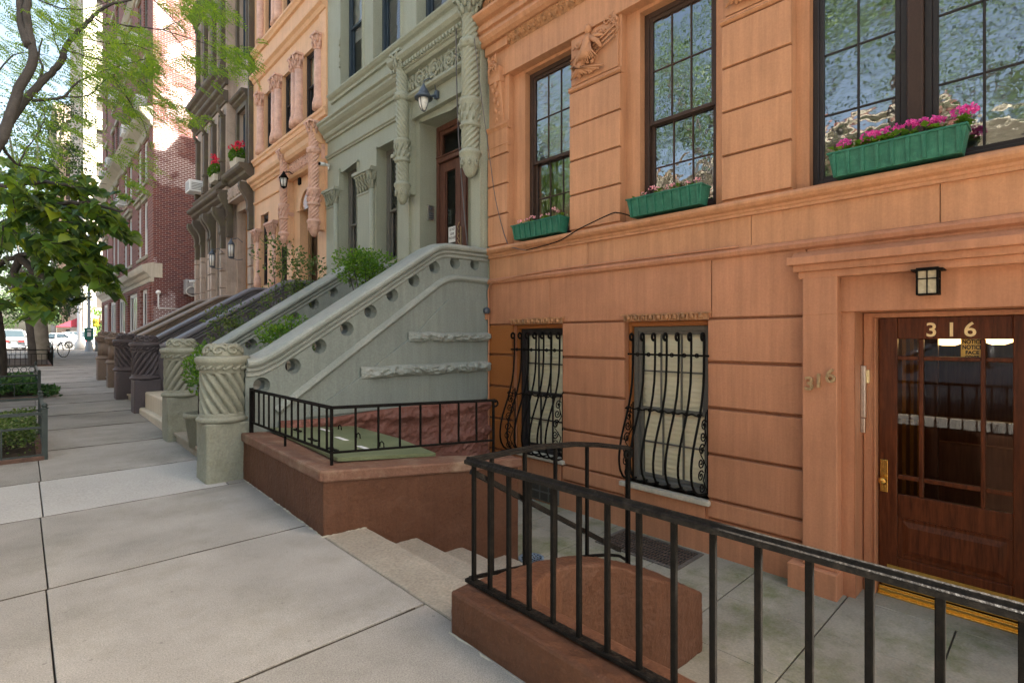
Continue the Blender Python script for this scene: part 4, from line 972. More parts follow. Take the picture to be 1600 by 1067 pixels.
# ---------------------------------------------------------------- stoops
def sweep_xz(mb, path, sec):
    """sweep a cross-section (across, up) along a path in the X-Z plane; across is measured along Y"""
    P = [Vector((a, 0, b)) for a, b in path]; n = len(sec); vs = []
    for i, p in enumerate(P):
        t0 = (P[i]-P[i-1]).normalized() if i else (P[1]-P[0]).normalized()
        t1 = (P[i+1]-P[i]).normalized() if i < len(P)-1 else t0
        t = (t0+t1).normalized(); nn = Vector((-t.z, 0, t.x)); k = 1/max(.5, t.dot(t0))
        for a, b in sec: vs.append((p.x+nn.x*b*k, a, p.z+nn.z*b*k))
    fs = []
    for i in range(len(P)-1):
        for k in range(n): fs.append((i*n+k, (i+1)*n+k, (i+1)*n+(k+1) % n, i*n+(k+1) % n))
    fs += [tuple(range(n)), tuple((len(P)-1)*n+k for k in range(n-1, -1, -1))]
    mb.add(vs, fs)
def smooth_path(pts, r=.25, k=5):
    out = [pts[0]]
    for i in range(1, len(pts)-1):
        a, b, c = Vector(pts[i-1]), Vector(pts[i]), Vector(pts[i+1])
        r1 = min(r, (a-b).length*.45, (c-b).length*.45)
        p, q = b+(a-b).normalized()*r1, b+(c-b).normalized()*r1
        for j in range(k+1):
            t = j/k; out.append(tuple((1-t)**2*p+2*t*(1-t)*b+t*t*q))
    out.append(pts[-1]); return out
def newel(parent, cx, cy, zb, hb, mat, style, hand=1, s=1.0, lobes=11):
    """pedestal: chamfered block, ringed shaft, carved cap and dome"""
    z0 = zb+hb; r = .19*s
    mb = MB(); mb.prism([(cx-.19*s, cy-.17*s), (cx-.17*s, cy-.19*s), (cx+.19*s, cy-.19*s), (cx+.19*s, cy+.19*s), (cx-.17*s, cy+.19*s), (cx-.19*s, cy+.17*s)], 'z', zb-.25, z0)
    base = roughen(obj('newel_post', mb, mat, parent, bevel=.018, seg=2), 4, .010, .12)
    zt = zb+1.03
    mb = MB(); mb.lathe(cx, cy, [(.205*s, z0-.002), (.228*s, z0+.012), (.23*s, z0+.035), (.215*s, z0+.05), (.20*s, z0+.055), (.205*s, z0+.07), (.20*s, z0+.085), (.185*s, z0+.09)], 40)
    if style == 'twist': twist(mb, cx, cy, z0+.085, zt-.012, r*1.0, 13, .24, 3.6, 160, 44, hand)
    else:
        mb.lathe(cx, cy, [(r*.92, z0+.085), (r*.92, zt-.01)], 96, lambda rr, an, z: rr*(1-.06*(abs(math.sin(an*11))**.5)))
    obj('shaft', mb, mat, base)
    mb = MB(); mb.lathe(cx, cy, [(.19*s, zt-.02), (.20*s, zt-.012), (.195*s, zt), (.205*s, zt+.02), (.225*s, zt+.075), (.235*s, zt+.085), (.24*s, zt+.10), (.24*s, zt+.13), (.22*s, zt+.145), (.17*s, zt+.148)], 40)
    for k in range(16):
        a = 2*math.pi*k/16; rr = .213*s
        c = Vector((cx+rr*math.cos(a), cy+rr*math.sin(a), zt+.045)); tg = Vector((-math.sin(a), math.cos(a), 0))
        mb.tube([c-tg*.042*s-Vector((0, 0, .024)), c, c+tg*.042*s+Vector((0, 0, .024))], [.008, .019, .005], 5)
        mb.ball(c+tg*.036*s-Vector((0, 0, .014)), .014, 5)
    obj('cap_ring', mb, mat, base)
    mb = MB(); zd = zt+.14; dm = [(.172*s*math.cos(t)**.62 if t < 1.5 else .004, zd+.125*math.sin(t)) for t in [k*.157 for k in range(11)]]
    mb.lathe(cx, cy, [(.165*s, zd)]+dm, 36)
    for k in range(8):
        a = 2*math.pi*k/8+.3
        for (el, rad, hd) in ((.5, .058, 1), (.98, .04, -1)):
            q = []
            for j in range(16):
                u = j/15; an = hd*u*8.0; rr_ = rad*(1-u*.85)
                aa = a+(.4 if el > .7 else 0)+rr_*math.cos(an)/.14; tt = min(1.5, max(.05, el+rr_*math.sin(an)/.13))
                R_ = (.172*s*math.cos(tt)**.62)+.005
                q.append((cx+R_*math.cos(aa), cy+R_*math.sin(aa), zd+.130*math.sin(tt)))
            mb.tube(q, [.019*(1-.5*j/15) for j in range(16)], 5)
    obj('carved_dome', mb, mat, base)
    return base
def wallpoly(p0, dz=0):
    return p0
def stoop(name, label, y0, y1, th, zb0, mw, mc, mn, holes, style, hands, ztop=3.245, xs_turn=3.87, xp=1.43, hb=.55, rough_base=False, px_far=None):
    """two parapet walls with copings and newel posts, and the flight between them"""
    T = thing(name, label, 'stoop', (xp, (y0+y1)/2, zb0))
    zc0 = zb0+1.13
    slope = (ztop-(zc0+.09))/(xs_turn-(xp+.42))
    for side, (ya, yb) in enumerate(((y0, y0+th), (y1-th, y1))):
        path = [(xp+.16, zc0-.045), (xp+.26, zc0-.045), (xp+.42, zc0+.035), (xs_turn, ztop-.075), (4.69, ztop-.065)]
        sp = smooth_path(path, .16)
        poly = [(xp+.12, zb0-.6)]+[(x, z-.03) for x, z in sp]+[(4.69, -.2), (xp+.12, -.2)]
        mb = MB(); mb.prism(poly[1:]+[(xp+.16, -.2)], 'y', ya+.03, yb-.03) if False else mb.prism([(x, z-.03) for x, z in sp]+[(4.69, -.2), (xp+.16, -.2)], 'y', ya, yb)
        wl = obj('side_wall', mb, mw, T)
        if holes and holes != 'medallion':
            cut = MB()
            for (hx, hz_) in holes:
                for yy, sgn in ((ya, -1), (yb, 1)):
                    ring = []
                    prof = [(.084, -.02), (.072, .05), (.056, .085), (.056, (yb-ya)/2+.02)]
                    vs = []; n = 24
                    for (r_, d) in prof:
                        for k in range(n): vs.append((hx+r_*math.cos(6.28318*k/n), yy-sgn*d, hz_+r_*math.sin(6.28318*k/n)))
                    fs = [tuple(range(n)), tuple(len(vs)-n+k for k in range(n-1, -1, -1))]
                    for i in range(len(prof)-1):
                        for k in range(n): fs.append((i*n+k, (i+1)*n+k, (i+1)*n+(k+1) % n, i*n+(k+1) % n))
                    cut.add(vs, fs)
            co_ = obj('cutter', cut, None)
            import bmesh
            bm = bmesh.new(); bm.from_mesh(co_.data); bmesh.ops.recalc_face_normals(bm, faces=bm.faces); bm.to_mesh(co_.data); bm.free()
            bm = bmesh.new(); bm.from_mesh(wl.data); bmesh.ops.recalc_face_normals(bm, faces=bm.faces); bm.to_mesh(wl.data); bm.free()
            md = wl.modifiers.new('cut', 'BOOLEAN'); md.operation = 'DIFFERENCE'; md.object = co_; md.solver = 'EXACT'; md.use_self = True
            bpy.context.view_layer.update()
            me = bpy.data.meshes.new_from_object(wl.evaluated_get(bpy.context.evaluated_depsgraph_get()))
            wl.modifiers.clear(); wl.data = me; bpy.data.objects.remove(co_)
        if holes == 'medallion':
            for k in range(9):
                hx = xp+.62+.30*k; hz_ = zc0+.04+slope*(hx-xp-.42)-.33 if hx < xs_turn else ztop-.35
                if hx > 4.4: break
                mb = MB(); v0 = MB(); v0.lathe(0, 0, [(.11, -.005), (.11, .014), (.095, .02), (.085, .006), (.035, .004), (.03, .022), (.004, .03)], 20)
                mb.v = [(hx+x, ya-z, hz_+y) for x, y, z in v0.v]; mb.f = v0.f; mb.sm = v0.sm
                mb.tube([(hx+.012*math.sin(t*3), ya-.012, hz_-.06+.12*t) for t in [i/8 for i in range(9)]], .014, 5)
                obj('medallion', mb, mc, wl)
        cm = MB(); w0 = ya-.075; w1 = yb+.075
        hs_ = [(-.004, -.118), (-.022, -.108), (-.022, -.084), (-.008, -.080), (-.008, -.068), (-.045, -.058), (-.050, -.034), (-.030, -.030), (-.030, -.020), (-.070, -.012), (-.084, .008), (-.086, .032), (-.072, .052), (-.045, .060), (.02, .068)]
        sec = [(ya+a, b) for a, b in hs_]+[((ya+yb)/2, .078)]+[(yb-a, b) for a, b in hs_[::-1]]
        sweep_xz(cm, sp, sec); obj('coping', cm, mc, T, bevel=.003, seg=1)
        if px_far and side: px, py = px_far
        else: px, py = xp, (ya+yb)/2
        newel(T, px, py, zs(py) if py > 6 else zb0, hb, mn, style, -hands[side])
    mb = MB(); n = 10; x0 = xp+.0; z0 = zb0-.02; rise = (ztop-.82-z0)/n; run = (3.72-x0)/n
    poly = [(x0, -.2)]
    for i in range(n): poly += [(x0+run*i, z0+rise*(i+1)-.03), (x0+run*i-.025, z0+rise*(i+1)-.03), (x0+run*i-.025, z0+rise*(i+1)), (x0+run*(i+1), z0+rise*(i+1))]
    poly += [(4.9, z0+rise*n), (4.9, -.2)]
    mb.prism(poly, 'y', y0+th+.002, y1-th-.002); obj('flight', mb, M['step'], T, bevel=.006)
    return T
hs = [onY(x, y, 5.46) for x, y in [(409, 602), (458, 572), (499, 541), (542, 514), (579, 487), (613, 461), (647, 438), (679, 418), (711, 411), (742, 413)]]
SG = stoop('stoop', 'grey-green stoop with round holes through its wall beside the orange house', 5.46, 8.0, .28, .67, M['greenS'], M['greenC'], M['greenP'], hs, 'twist', (1, -1), px_far=(1.53, 7.90))
# applied string, panel line, rock-faced courses on the near wall
mb = MB()
pth = smooth_path([onY(432, 642, 5.46), onY(700, 432, 5.46), (4.68, 2.80)], .22)
sec = [(5.47, -.045), (5.44, -.04), (5.415, -.012), (5.42, .02), (5.445, .04), (5.47, .048)]
sweep_xz(mb, pth, sec); obj('string_moulding', mb, M['greenC'], SG)
mb = MB(); pin = [onY(560, 590, 5.46), onY(645, 525, 5.46), onY(700, 468, 5.46), (4.67, 2.54)]
poly = [(pin[0][0], pin[0][1]), pin[1], pin[2], (4.675, 2.545), (4.675, 1.19), (pin[0][0]-.62, 1.19), ]
mb.prism(poly, 'y', 5.432, 5.462); obj('raised_panel', mb, M['greenS'], SG, bevel=.006)
def rough_band(name, x0, x1, z0, z1, y, dep, mat, seed, taper=True, nx=220, nz=16):
    mb = MB()
    def fn(u, v):
        x = x0+(x1-x0)*u; s = math.sin(math.pi*v)**.55
        k = min(1, (u if taper else 1)*9+.15)
        nz_ = 1-2*abs(noise.noise(Vector((x*9, v*2.5+seed, seed)))); n2 = 1-2*abs(noise.noise(Vector((x*22+v*4, v*5, seed+4))))
        d = dep*s*k*(.45+.45*nz_+.25*n2)+.012*noise.noise(Vector((x*60, v*14, seed)))*s
        return (x, y-max(d, -.0)-.001*s, z0+(z1-z0)*v+(.02*noise.noise(Vector((x*5, seed, 0)))))
    mb.grid(nx, nz, fn, flip=False); return obj(name, mb, mat, SG)
rough_band('rock_course', onY(636, 528, 5.46)[0], 4.67, 1.965, 2.09, 5.431, .075, M['greenC'], 1.3)
rough_band('rock_course', onY(562, 582, 5.46)[0], 4.67, 1.56, 1.70, 5.431, .08, M['greenC'], 2.7)
mb = MB()
def rk(u, v):
    x = 1.9+2.78*u; z = -.06+(1.245-.02*math.sin(u*9))*v
    b = .028*(1-2*abs(noise.noise(Vector((x*2.6-z*3, z*5+x, 3)))))+.016*(1-2*abs(noise.noise(Vector((x*8-z*7, z*9+x*3, 8)))))+.012*noise.noise(Vector((x*30, z*34, 8)))-.02
    for zc in (1.10, .72, .35): b += .065*math.exp(-((z-zc-.03*math.sin(x*3))/.055)**2)*(.6+.6*noise.noise(Vector((x*5, zc, 0))))
    return (x, 5.452-max(.002, .03+b)*(1 if 0 < v < 1 else 0), z)
mb.grid(220, 110, rk); obj('rock_faced_base', mb, M['redrock'], SG, label='dark red painted rock-faced base')
# ---------------------------------------------------------------- the green house
HG = thing('row_house', 'grey-green row house with spiral columns flanking its open stoop door', 'house', (4.7, 8, 0))
HG['label'] = 'grey-green row house with two spiral columns flanking a brown double door'
GY0, GY1 = 5.44, 10.64
X0 = 4.70
dop = (5.86, 7.10, 2.42, 5.47)
gops = [(9.26, 10.02, 3.35, 5.38), (7.80, 8.50, 3.35, 5.42), dop]
ug = [(9.06, 9.95, 7.02, 9.7), (7.70, 8.62, 7.02, 9.7), (6.30, 7.20, 7.02, 9.7)]
t3 = [(a, b, 11.0, 13.1) for a, b, _, _ in ug]
mb = MB(); wall_sheet(mb, X0, GY0, GY1, -.2, OTOP, gops+ug+t3, .32)
obj('wall', mb, M['green'], HG, bevel=.05, seg=4)
mb = MB(); mb.box(4.44, 4.71, 5.745, 5.855, 2.2, 3.26); mb.box(4.60, 4.705, 5.452, 5.70, 3.2, 4.2)
obj('door_plinth', mb, M['green'], HG, bevel=.01)
mb = MB()
mold(mb, X0, 7.6, GY1, [(0, 5.74), (.03, 5.745), (.035, 5.775), (.055, 5.785), (.06, 5.815), (.03, 5.83), (0, 5.84)])
cor = [(0, 6.10), (.04, 6.11), (.045, 6.15), (.08, 6.17), (.10, 6.21), (.10, 6.24), (.16, 6.29), (.20, 6.34), (.20, 6.38), (.24, 6.41), (.245, 6.45), (.02, 6.50)]
mold(mb, X0, 7.6, GY1+.01, cor)
mold(mb, X0, 5.45, 10.42, [(0, 6.84), (.04, 6.845), (.05, 6.89), (.09, 6.92), (.12, 6.96), (.125, 6.99), (.02, 7.01)])
cor2 = [(.12, 6.24), (.20, 6.25), (.22, 6.28), (.22, 6.30), (.25, 6.31), (.25, 6.42), (.30, 6.44), (.34, 6.49), (.345, 6.54), (.02, 6.58)]
mold(mb, X0, 5.50, 7.62, cor2)
mold(mb, X0, 5.50, 7.62, [(.10, 5.84), (.16, 5.85), (.19, 5.88), (.19, 5.92), (.14, 5.93), (.12, 5.94)])
mb.box(4.58, 4.71, 5.50, 7.62, 5.92, 6.25)
mb.box(4.62, 4.71, 5.48, 7.60, 5.56, 5.845)
for k in range(26): mb.box(4.41, 4.455, 5.55+k*.08, 5.59+k*.08, 6.325, 6.385)
obj('cornice', mb, M['green'], HG, bevel=.004, seg=1)
mb = MB(); mb.box(4.4, 4.71, GY0+.005, GY1-.005, 13.9, 14.4); mold(mb, X0, GY0+.005, GY1-.005, [(.3, 14.38), (.5, 14.5), (.55, 14.75), (.02, 14.9)]); obj('roof_cornice', mb, M['green'], HG)
mb = MB(); rinceau(mb, 4.568, 5.58, 7.52, 5.945, 6.235, 5, .027); rinceau(mb, 4.574, 5.6, 7.5, 5.97, 6.21, 9, .013); obj('scroll_frieze', mb, M['green'], HG)
mb = MB()
for i in range(3): rinceau(mb, 4.70, 9.97, 10.07, 7.45+.22*i, 7.62+.22*i, 1, .014)
obj('wall_ornament', mb, M['green'], HG)
def spiralcol(parent, yc, x, r, zt, zr1, zr2a, zr2b, zb, ztip, mat, hand, label=None):
    mb = MB()
    twist(mb, x, yc, zr1+.05, zt-.22, r*.95, 8, .2, 9.5, 64, 70, hand)
    twist(mb, x, yc, zr2a, zr1-.05, r, 8, .2, 9.5, 64, 80, hand)
    twist(mb, x, yc, zb, zr2b, r, 8, .2, 9.5, 64, 44, hand)
    col = obj('spiral_column', mb, mat, parent, label=label)
    mb = MB(); leafcap(mb, x, yc, zt-.26, zt, r*.95, r*1.5, 8, .04)
    mb.lathe(x, yc, [(r*1.05, zr1-.07), (r*1.25, zr1-.05), (r*1.38, zr1), (r*1.25, zr1+.05), (r*1.0, zr1+.07)], 24)
    for k in range(10): a = k*.628; mb.ball((x+r*1.28*math.cos(a), yc+r*1.28*math.sin(a), zr1+(.015 if k % 2 else -.015)), r*.22, 6)
    mb.lathe(x, yc, [(r*.98, zr2a+.02), (r*1.3, zr2a+.01), (r*1.34, zr2a-.03), (r*1.2, zr2a-.06), (r*1.15, (zr2a+zr2b)/2), (r*1.1, zr2b+.03), (r*1.25, zr2b+.01), (r*1.22, zr2b-.015), (r*.95, zr2b-.03)], 24)
    for row in range(2):
        for k in range(10):
            a = k*.628+row*.314; z = zr2b+.05+(zr2a-zr2b-.12)*(.2+.5*row)
            mb.tube([(x+r*1.12*math.cos(a-.12), yc+r*1.12*math.sin(a-.12), z-.04), (x+r*1.26*math.cos(a), yc+r*1.26*math.sin(a), z+.01), (x+r*1.34*math.cos(a+.16), yc+r*1.34*math.sin(a+.16), z+.055)], [r*.1, r*.17, r*.06], 5)
    obj('leaf_band', mb, mat, col)
    mb = MB(); h = zb-ztip
    mb.lathe(x, yc, [(r*.3, ztip), (r*.62, ztip+.12*h), (r*.95, ztip+.4*h), (r*1.12, ztip+.7*h), (r*1.15, ztip+.78*h), (r*1.32, ztip+.84*h), (r*1.32, ztip+.93*h), (r*1.05, zb+.01)], 24)
    for k in range(8):
        a = k*.785; s_ = 1 if k % 2 else -1
        q = [(x+r*(1.02+.08)*math.cos(a+.2*math.cos(j*.6*s_)*(1-j/13)), yc+r*1.1*math.sin(a+.2*math.cos(j*.6*s_)*(1-j/13)), ztip+h*(.48+.20*math.sin(j*.6)*(1-j/13))) for j in range(12)]
        mb.tube(q, r*.10, 5)
    obj('carved_pendant', mb, mat, col)
    return col
spiralcol(HG, 7.36, 4.50, .105, 6.60, 5.90, 5.20, 4.87, 4.52, 4.18, M['green'], -1, 'spiral column left of the door')
spiralcol(HG, 5.56, 4.46, .118, 6.62, 6.0, 5.24, 4.89, 4.56, 4.20, M['green'], 1, 'spiral column at the orange house edge')
for bx in ((4.55, 4.71, 5.46, 5.66, 3.25, 6.3), (4.58, 4.71, 7.28, 7.44, 4.35, 6.3)): mb = MB(); mb.box(*bx); obj('column_backing', mb, M['green'], HG, bevel=.008)
# carved pier capitals with colonnettes
def piercap(parent, y0, y1, z0, z1, mat, yc=None, zcol=3.3, X=4.70, r=.05):
    mb = MB(); mb.box(X-.10, X+.01, y0-.03, y1+.03, z1-.07, z1); mb.box(X-.13, X+.01, y0-.05, y1+.05, z1-.035, z1+.02); mb.box(X-.05, X+.01, y0, y1, z0-.03, z0)
    rg = random.Random(int(y0*100))
    n = max(2, int((y1-y0)/.10))
    for k in range(n):
        yy = y0+(y1-y0)*(k+.5)/n
        for j in range(3):
            zz = z0+(z1-.08-z0)*(j+.3)/3
            mb.tube([(X-.01, yy+.03*(-1)**j, zz-.03), (X-.05-.015*j, yy, zz+.03), (X-.075-.02*j, yy-.02, zz+.075)], [.022, .03, .012], 5)
        scroll(mb, X-.05, yy, z1-.12, .04, 1.2, .014, 1 if k % 2 else -1, 0, 14)
    if yc is not None: leafcap(mb, X-.06, yc, z0, z1-.02, r, r*2.0, 7, .04)
    c = obj('carved_capital', mb, mat, parent)
    if yc is not None:
        mb = MB(); mb.lathe(X-.06, yc, [(r*1.9, zcol-.30), (r*1.9, zcol-.02), (r*1.6, zcol), (r*1.75, zcol+.03), (r*1.5, zcol+.06), (r*1.1, zcol+.10), (r, zcol+.14), (r*.95, z0)], 16); obj('colonnette', mb, mat, parent)
for a, b in ((8.52, 9.24), (10.04, 10.63), (7.44, 7.78)): mb = MB(); mb.box(4.665, 4.71, a, b, 2.3, 4.75); obj('pier_facing', mb, M['green'], HG, bevel=.01)
piercap(HG, 8.6, 9.24, 4.73, 5.10, M['green'], 8.62, 3.55)
piercap(HG, 10.1, 10.62, 4.73, 5.05, M['green'], 10.10, 3.45)
piercap(HG, 7.46, 7.80, 4.75, 5.10, M['green'], None)
mb = MB(); mold(mb, 4.70, 7.45, GY1-.01, [(0, 3.20), (.04, 3.21), (.05, 3.27), (.09, 3.30), (.1, 3.34), (.02, 3.36)]); obj('sill', mb, M['green'], HG)
for a, b, z0, z1 in gops[:2]: window(HG, 4.86, a, b, z0, z1, M['frameG'], sash=.46, nc=1, nr=1, cas=.09, sw=.045, glass=M['glass'], blind=M['blindG'] if a > 9 else M['room'], bz=.0)
for i, (a, b, z0, z1) in enumerate(ug): window(HG, 4.84, a, b, z0, z1, M['frameBlue'], sash=.45, nc=1, nr=1, cas=.07, sw=.045, blind=[M['curtain'], M['blindG'], M['blindG']][i], bz=.35 if i == 0 else .0)
for a, b, z0, z1 in t3: window(HG, 4.94, a, b, z0, z1, M['frameBlue'], sash=.45, nc=1, nr=1, cas=.07)
body(HG, GY0, GY1, OTOP, M['green'], z0=-.2, x0=7.4)
mb = MB(); mb.box(5.04, 7.1, GY0+.012, GY0+.14, -.2, OTOP-.06); mb.box(5.04, 7.1, GY1-.14, GY1-.008, -.2, OTOP-.06); mb.box(4.72, 7.1, GY0+.012, GY1-.008, OTOP-.05, OTOP+.05); obj('side_walls', mb, M['green'], HG)
mb = MB(); mb.box(5.06, 7.3, GY0+.15, GY1-.15, 5.6, 6.9); mb.box(5.06, 7.3, GY0+.15, GY1-.15, 2.0, 2.42); mb.box(7.0, 7.1, GY0+.15, GY1-.15, 2.4, 12); obj('rooms', mb, M['room'], HG)
# double door with transom
a, b, z0, z1 = dop; X = 5.0
mb = MB(); mb.box(X-.02, X+.08, a-.04, a+.07, z0, z1); mb.box(X-.02, X+.08, b-.07, b+.04, z0, z1); mb.box(X-.02, X+.08, a+.07, b-.07, z1-.09, z1)
mb.box(X-.05, X+.08, a+.07, b-.07, 4.86, 4.93); mb.box(X-.07, X+.08, a+.05, b-.05, 4.93, 4.955)
mb.box(X+.0, X+.07, a+.07, a+.13, 4.96, z1-.09); mb.box(X+.0, X+.07, b-.13, b-.07, 4.96, z1-.09); mb.box(X+.0, X+.07, a+.13, b-.13, z1-.15, z1-.09)
DG = obj('door_case', mb, M['doorG'], HG, bevel=.008)
mid = (a+b)/2
gl = MB()
for y0, y1 in ((a+.075, mid-.004), (mid+.004, b-.075)):
    mb = MB(); mb.box(X, X+.055, y0, y0+.13, z0, 4.855); mb.box(X, X+.055, y1-.13, y1, z0, 4.855); mb.box(X, X+.055, y0+.13, y1-.13, 4.70, 4.855); mb.box(X, X+.055, y0+.13, y1-.13, z0, 3.1)
    mb.box(X+.02, X+.05, y0+.13, y0+.15, 3.1, 4.7); mb.box(X+.02, X+.05, y1-.15, y1-.13, 3.1, 4.7)
    lf = obj('door_leaf', mb, M['doorG'], DG, bevel=.006)
    g = MB(); g.add([(X+.035,y0+.15,3.1),(X+.035,y1-.15,3.1),(X+.035,y1-.15,4.7),(X+.035,y0+.15,4.7)], [(3,2,1,0)]); obj('door_glass', g, M['glassDoor'], DG)
mb = MB()
for k in range(8): mb.tube([(X-.015, mid+.03+.02*math.sin(k+i*.5), 3.1+k*.09+i*.012) for i in range(9)], .008, 5)
mb.bar((X-.03, mid-.05, 3.35), (X-.03, mid-.05, 3.75), .018); obj('door_pull', mb, M['bronze'], DG)
gl.add([(X+.03,a+.13,4.96),(X+.03,b-.13,4.96),(X+.03,b-.13,z1-.15),(X+.03,a+.13,z1-.15)], [(3,2,1,0)]); obj('transom_glass', gl, M['glassDoor'], DG)
text('numeral', '318', .24, surf('gold_leaf', (.85, .62, .12), rough=.4, var=.05), DG, .003, 'gold house number on the transom', (X+.015, 6.30, 5.06), offset=.002)
t = thing('paper_notice', 'white paper notice taped inside the left leaf of the brown double door', 'notice', (5.03, 6.75, 3.6))
mb = MB(); mb.box(X+.028, X+.031, 6.62, 6.83, 3.55, 3.80); obj('sheet', mb, M['white'], t)
for s, z in (('DO NOT', 3.735), ('LEAVE', 3.665), ('PACKAGES', 3.60)): text('printing', s, .058, M['iron'], t, .0005, None, (X+.025, 6.725, z), sx=.62)
t = thing('door_keypad', 'steel intercom panel on the grey-green door reveal', 'intercom', (4.8, 7.1, 4.1))
mb = MB(); mb.box(4.80, 4.92, 7.075, 7.10, 3.93, 4.17); obj('plate', mb, M['chrome'], t, bevel=.006)
mb = MB(); mb.ball((4.86, 7.073, 4.12), .018, 8); [mb.box(4.825+.03*i, 4.843+.03*i, 7.068, 7.076, 3.96+.035*j, 3.98+.035*j) for i in range(3) for j in range(3)]; obj('buttons', mb, M['darkmetal'], t)
# barn lamp
t = thing('wall_lamp', 'dark blue cone-capped porch lamp with a white glass bulb above the brown double door', 'lamp', (4.40, 6.62, 5.7))
xl, yl = 4.40, 6.60
mb = MB(); mb.lathe(xl, yl, [(.135, 5.60), (.14, 5.615), (.10, 5.665), (.085, 5.67), (.085, 5.69), (.05, 5.75), (.02, 5.80), (.012, 5.83)], 24); mb.tube([(xl, yl, 5.82), (xl+.01, yl-.005, 5.88), (xl+.08, yl-.03, 5.93), (xl+.16, yl-.05, 5.88), (xl+.18, yl-.06, 5.75)], .008, 6); obj('cap', mb, M['darkmetal'], t)
mb = MB(); mb.box(4.565, 4.618, 6.50, 6.58, 5.64, 5.76); mb.tube([(xl+.1, yl-.03, 5.66), (4.58, 6.54, 5.69)], .02, 6); obj('bracket', mb, M['darkmetal'], t, bevel=.01)
mb = MB(); mb.lathe(xl, yl, [(.004, 5.425), (.035, 5.44), (.062, 5.50), (.075, 5.56), (.078, 5.61)], 20); obj('globe', mb, M['frost'], t)
mb = MB()
for k in range(4): a_ = k*1.5708+.4; mb.tube([(xl+r_*math.cos(a_), yl+r_*math.sin(a_), z) for r_, z in ((.085, 5.61), (.083, 5.56), (.069, 5.495), (.04, 5.435), (.0, 5.41))], .006, 5)
obj('cage', mb, M['darkmetal'], t)
def camera_(x, y, z, label, d=(-.5, -.2)):
    t = thing('security_camera', label, 'camera', (x, y, z))
    mb = MB(); mb.tube([(x+.12, y, z), (x+.02, y, z)], .03, 8); mb.tube([(x+.1, y, z-.02), (x+.1, y, z-.09)], .02, 6); obj('mount', mb, M['frost'], t)
    mb = MB(); mb.tube([(x+.02, y, z), (x+d[0]*.22, y+d[1]*.22, z-.02)], .038, 10); obj('barrel', mb, M['white'], t)
    mb = MB(); mb.tube([(x+d[0]*.222, y+d[1]*.222, z-.0205), (x+d[0]*.24, y+d[1]*.24, z-.022)], .034, 10); obj('lens', mb, M['iron'], t)
camera_(4.56, 10.5, 5.6, 'white security camera on the grey-green wall beside the peach house')
# planters on the stoop
def bush(name, label, cat, c, rad, n, ls, mat, seed, stems=5, base=None, group=None, flat=0.0):
    """leafy shrub: stems, then small folded leaves spread through lobes"""
    rng = random.Random(seed); t = thing(name, label, cat, base or (c[0], c[1], c[2]-rad[2]), group); c = Vector(c)
    lob = [c+Vector((rng.uniform(-1, 1)*rad[0]*.6, rng.uniform(-1, 1)*rad[1]*.6, rng.uniform(-.7, .8)*rad[2])) for _ in range(14)]
    mb = MB()
    for k in range(n):
        l = lob[k % len(lob)]; v = rv(rng); q = rng.uniform(.35, 1)**.5*.55
        p = l+Vector((v.x*rad[0], v.y*rad[1], v.z*rad[2]*.8))*q
        d = (v+rv(rng)*.8+Vector((0, 0, .25)))
        leafquad(mb, p, d, rv(rng), ls*rng.uniform(.6, 1.2), ls*.6, .2, .1)
    obj('foliage', mb, mat, t)
    mb = MB(); b_ = Vector(t.location)
    for k in range(stems):
        l = lob[k]; mb.tube([b_+Vector((rng.uniform(-.05, .05), rng.uniform(-.05, .05), 0)), (b_+l)/2+Vector((rng.uniform(-.05, .05), 0, .05)), l], [.012, .008, .004], 5)
    obj('stems', mb, M['bark'], t)
    return t
# ---------------------------------------------------------------- plants on the green stoop
bush('potted_shrub', 'bright green shrub leaning between the two grey-green newel posts', 'shrub', (1.50, 6.75, 1.66), (.16, .34, .26), 900, .045, M['leafS'], 21, base=(1.5, 6.7, 1.0))
t = thing('plant_pot', 'olive plastic pot standing on the first stoop step', 'pot', (1.5, 6.7, .9))
mb = MB(); mb.lathe(1.5, 6.7, [(.13, .80), (.17, 1.12), (.19, 1.13), (.19, 1.18), (.16, 1.18), (.15, 1.14)], 20); obj('pot', mb, M['greenP'], t)
bush('potted_shrub', 'low feathery green shrub on the stoop steps nearest the first newel post', 'shrub', (2.22, 6.15, 2.02), (.30, .22, .24), 1500, .04, M['leafS'], 22, base=(2.2, 6.1, 1.2))
bush('potted_shrub', 'lime green feathery shrub near the top of the grey-green stoop', 'shrub', (3.25, 6.25, 2.92), (.42, .25, .27), 2000, .045, M['leafS'], 23, base=(3.3, 6.2, 1.95))
bush('potted_shrub', 'tall open shrub with glossy tips rising behind the far stoop parapet', 'shrub', (3.1, 8.45, 2.75), (.55, .22, .75), 1700, .06, M['leafX'], 24, base=(3.0, 8.5, .9), stems=9)
bush('potted_shrub', 'thin spreading shrub in front of the dark purple stoop wall', 'shrub', (2.4, 8.7, 2.0), (.45, .3, .5), 900, .05, M['leafX'], 25, base=(2.3, 8.8, .8), stems=7)
t = thing('front_yard_wall', 'low cream garden wall between the grey-green and purple stoops', 'wall', (1.6, 9.3, .7))
mb = MB(); mb.box(1.52, 1.78, 8.03, 10.6, .5, 1.12); mb.box(1.44, 1.8, 8.03, 10.62, .5, .86); obj('wall_body', mb, M['limestone'], t, bevel=.03, seg=3)
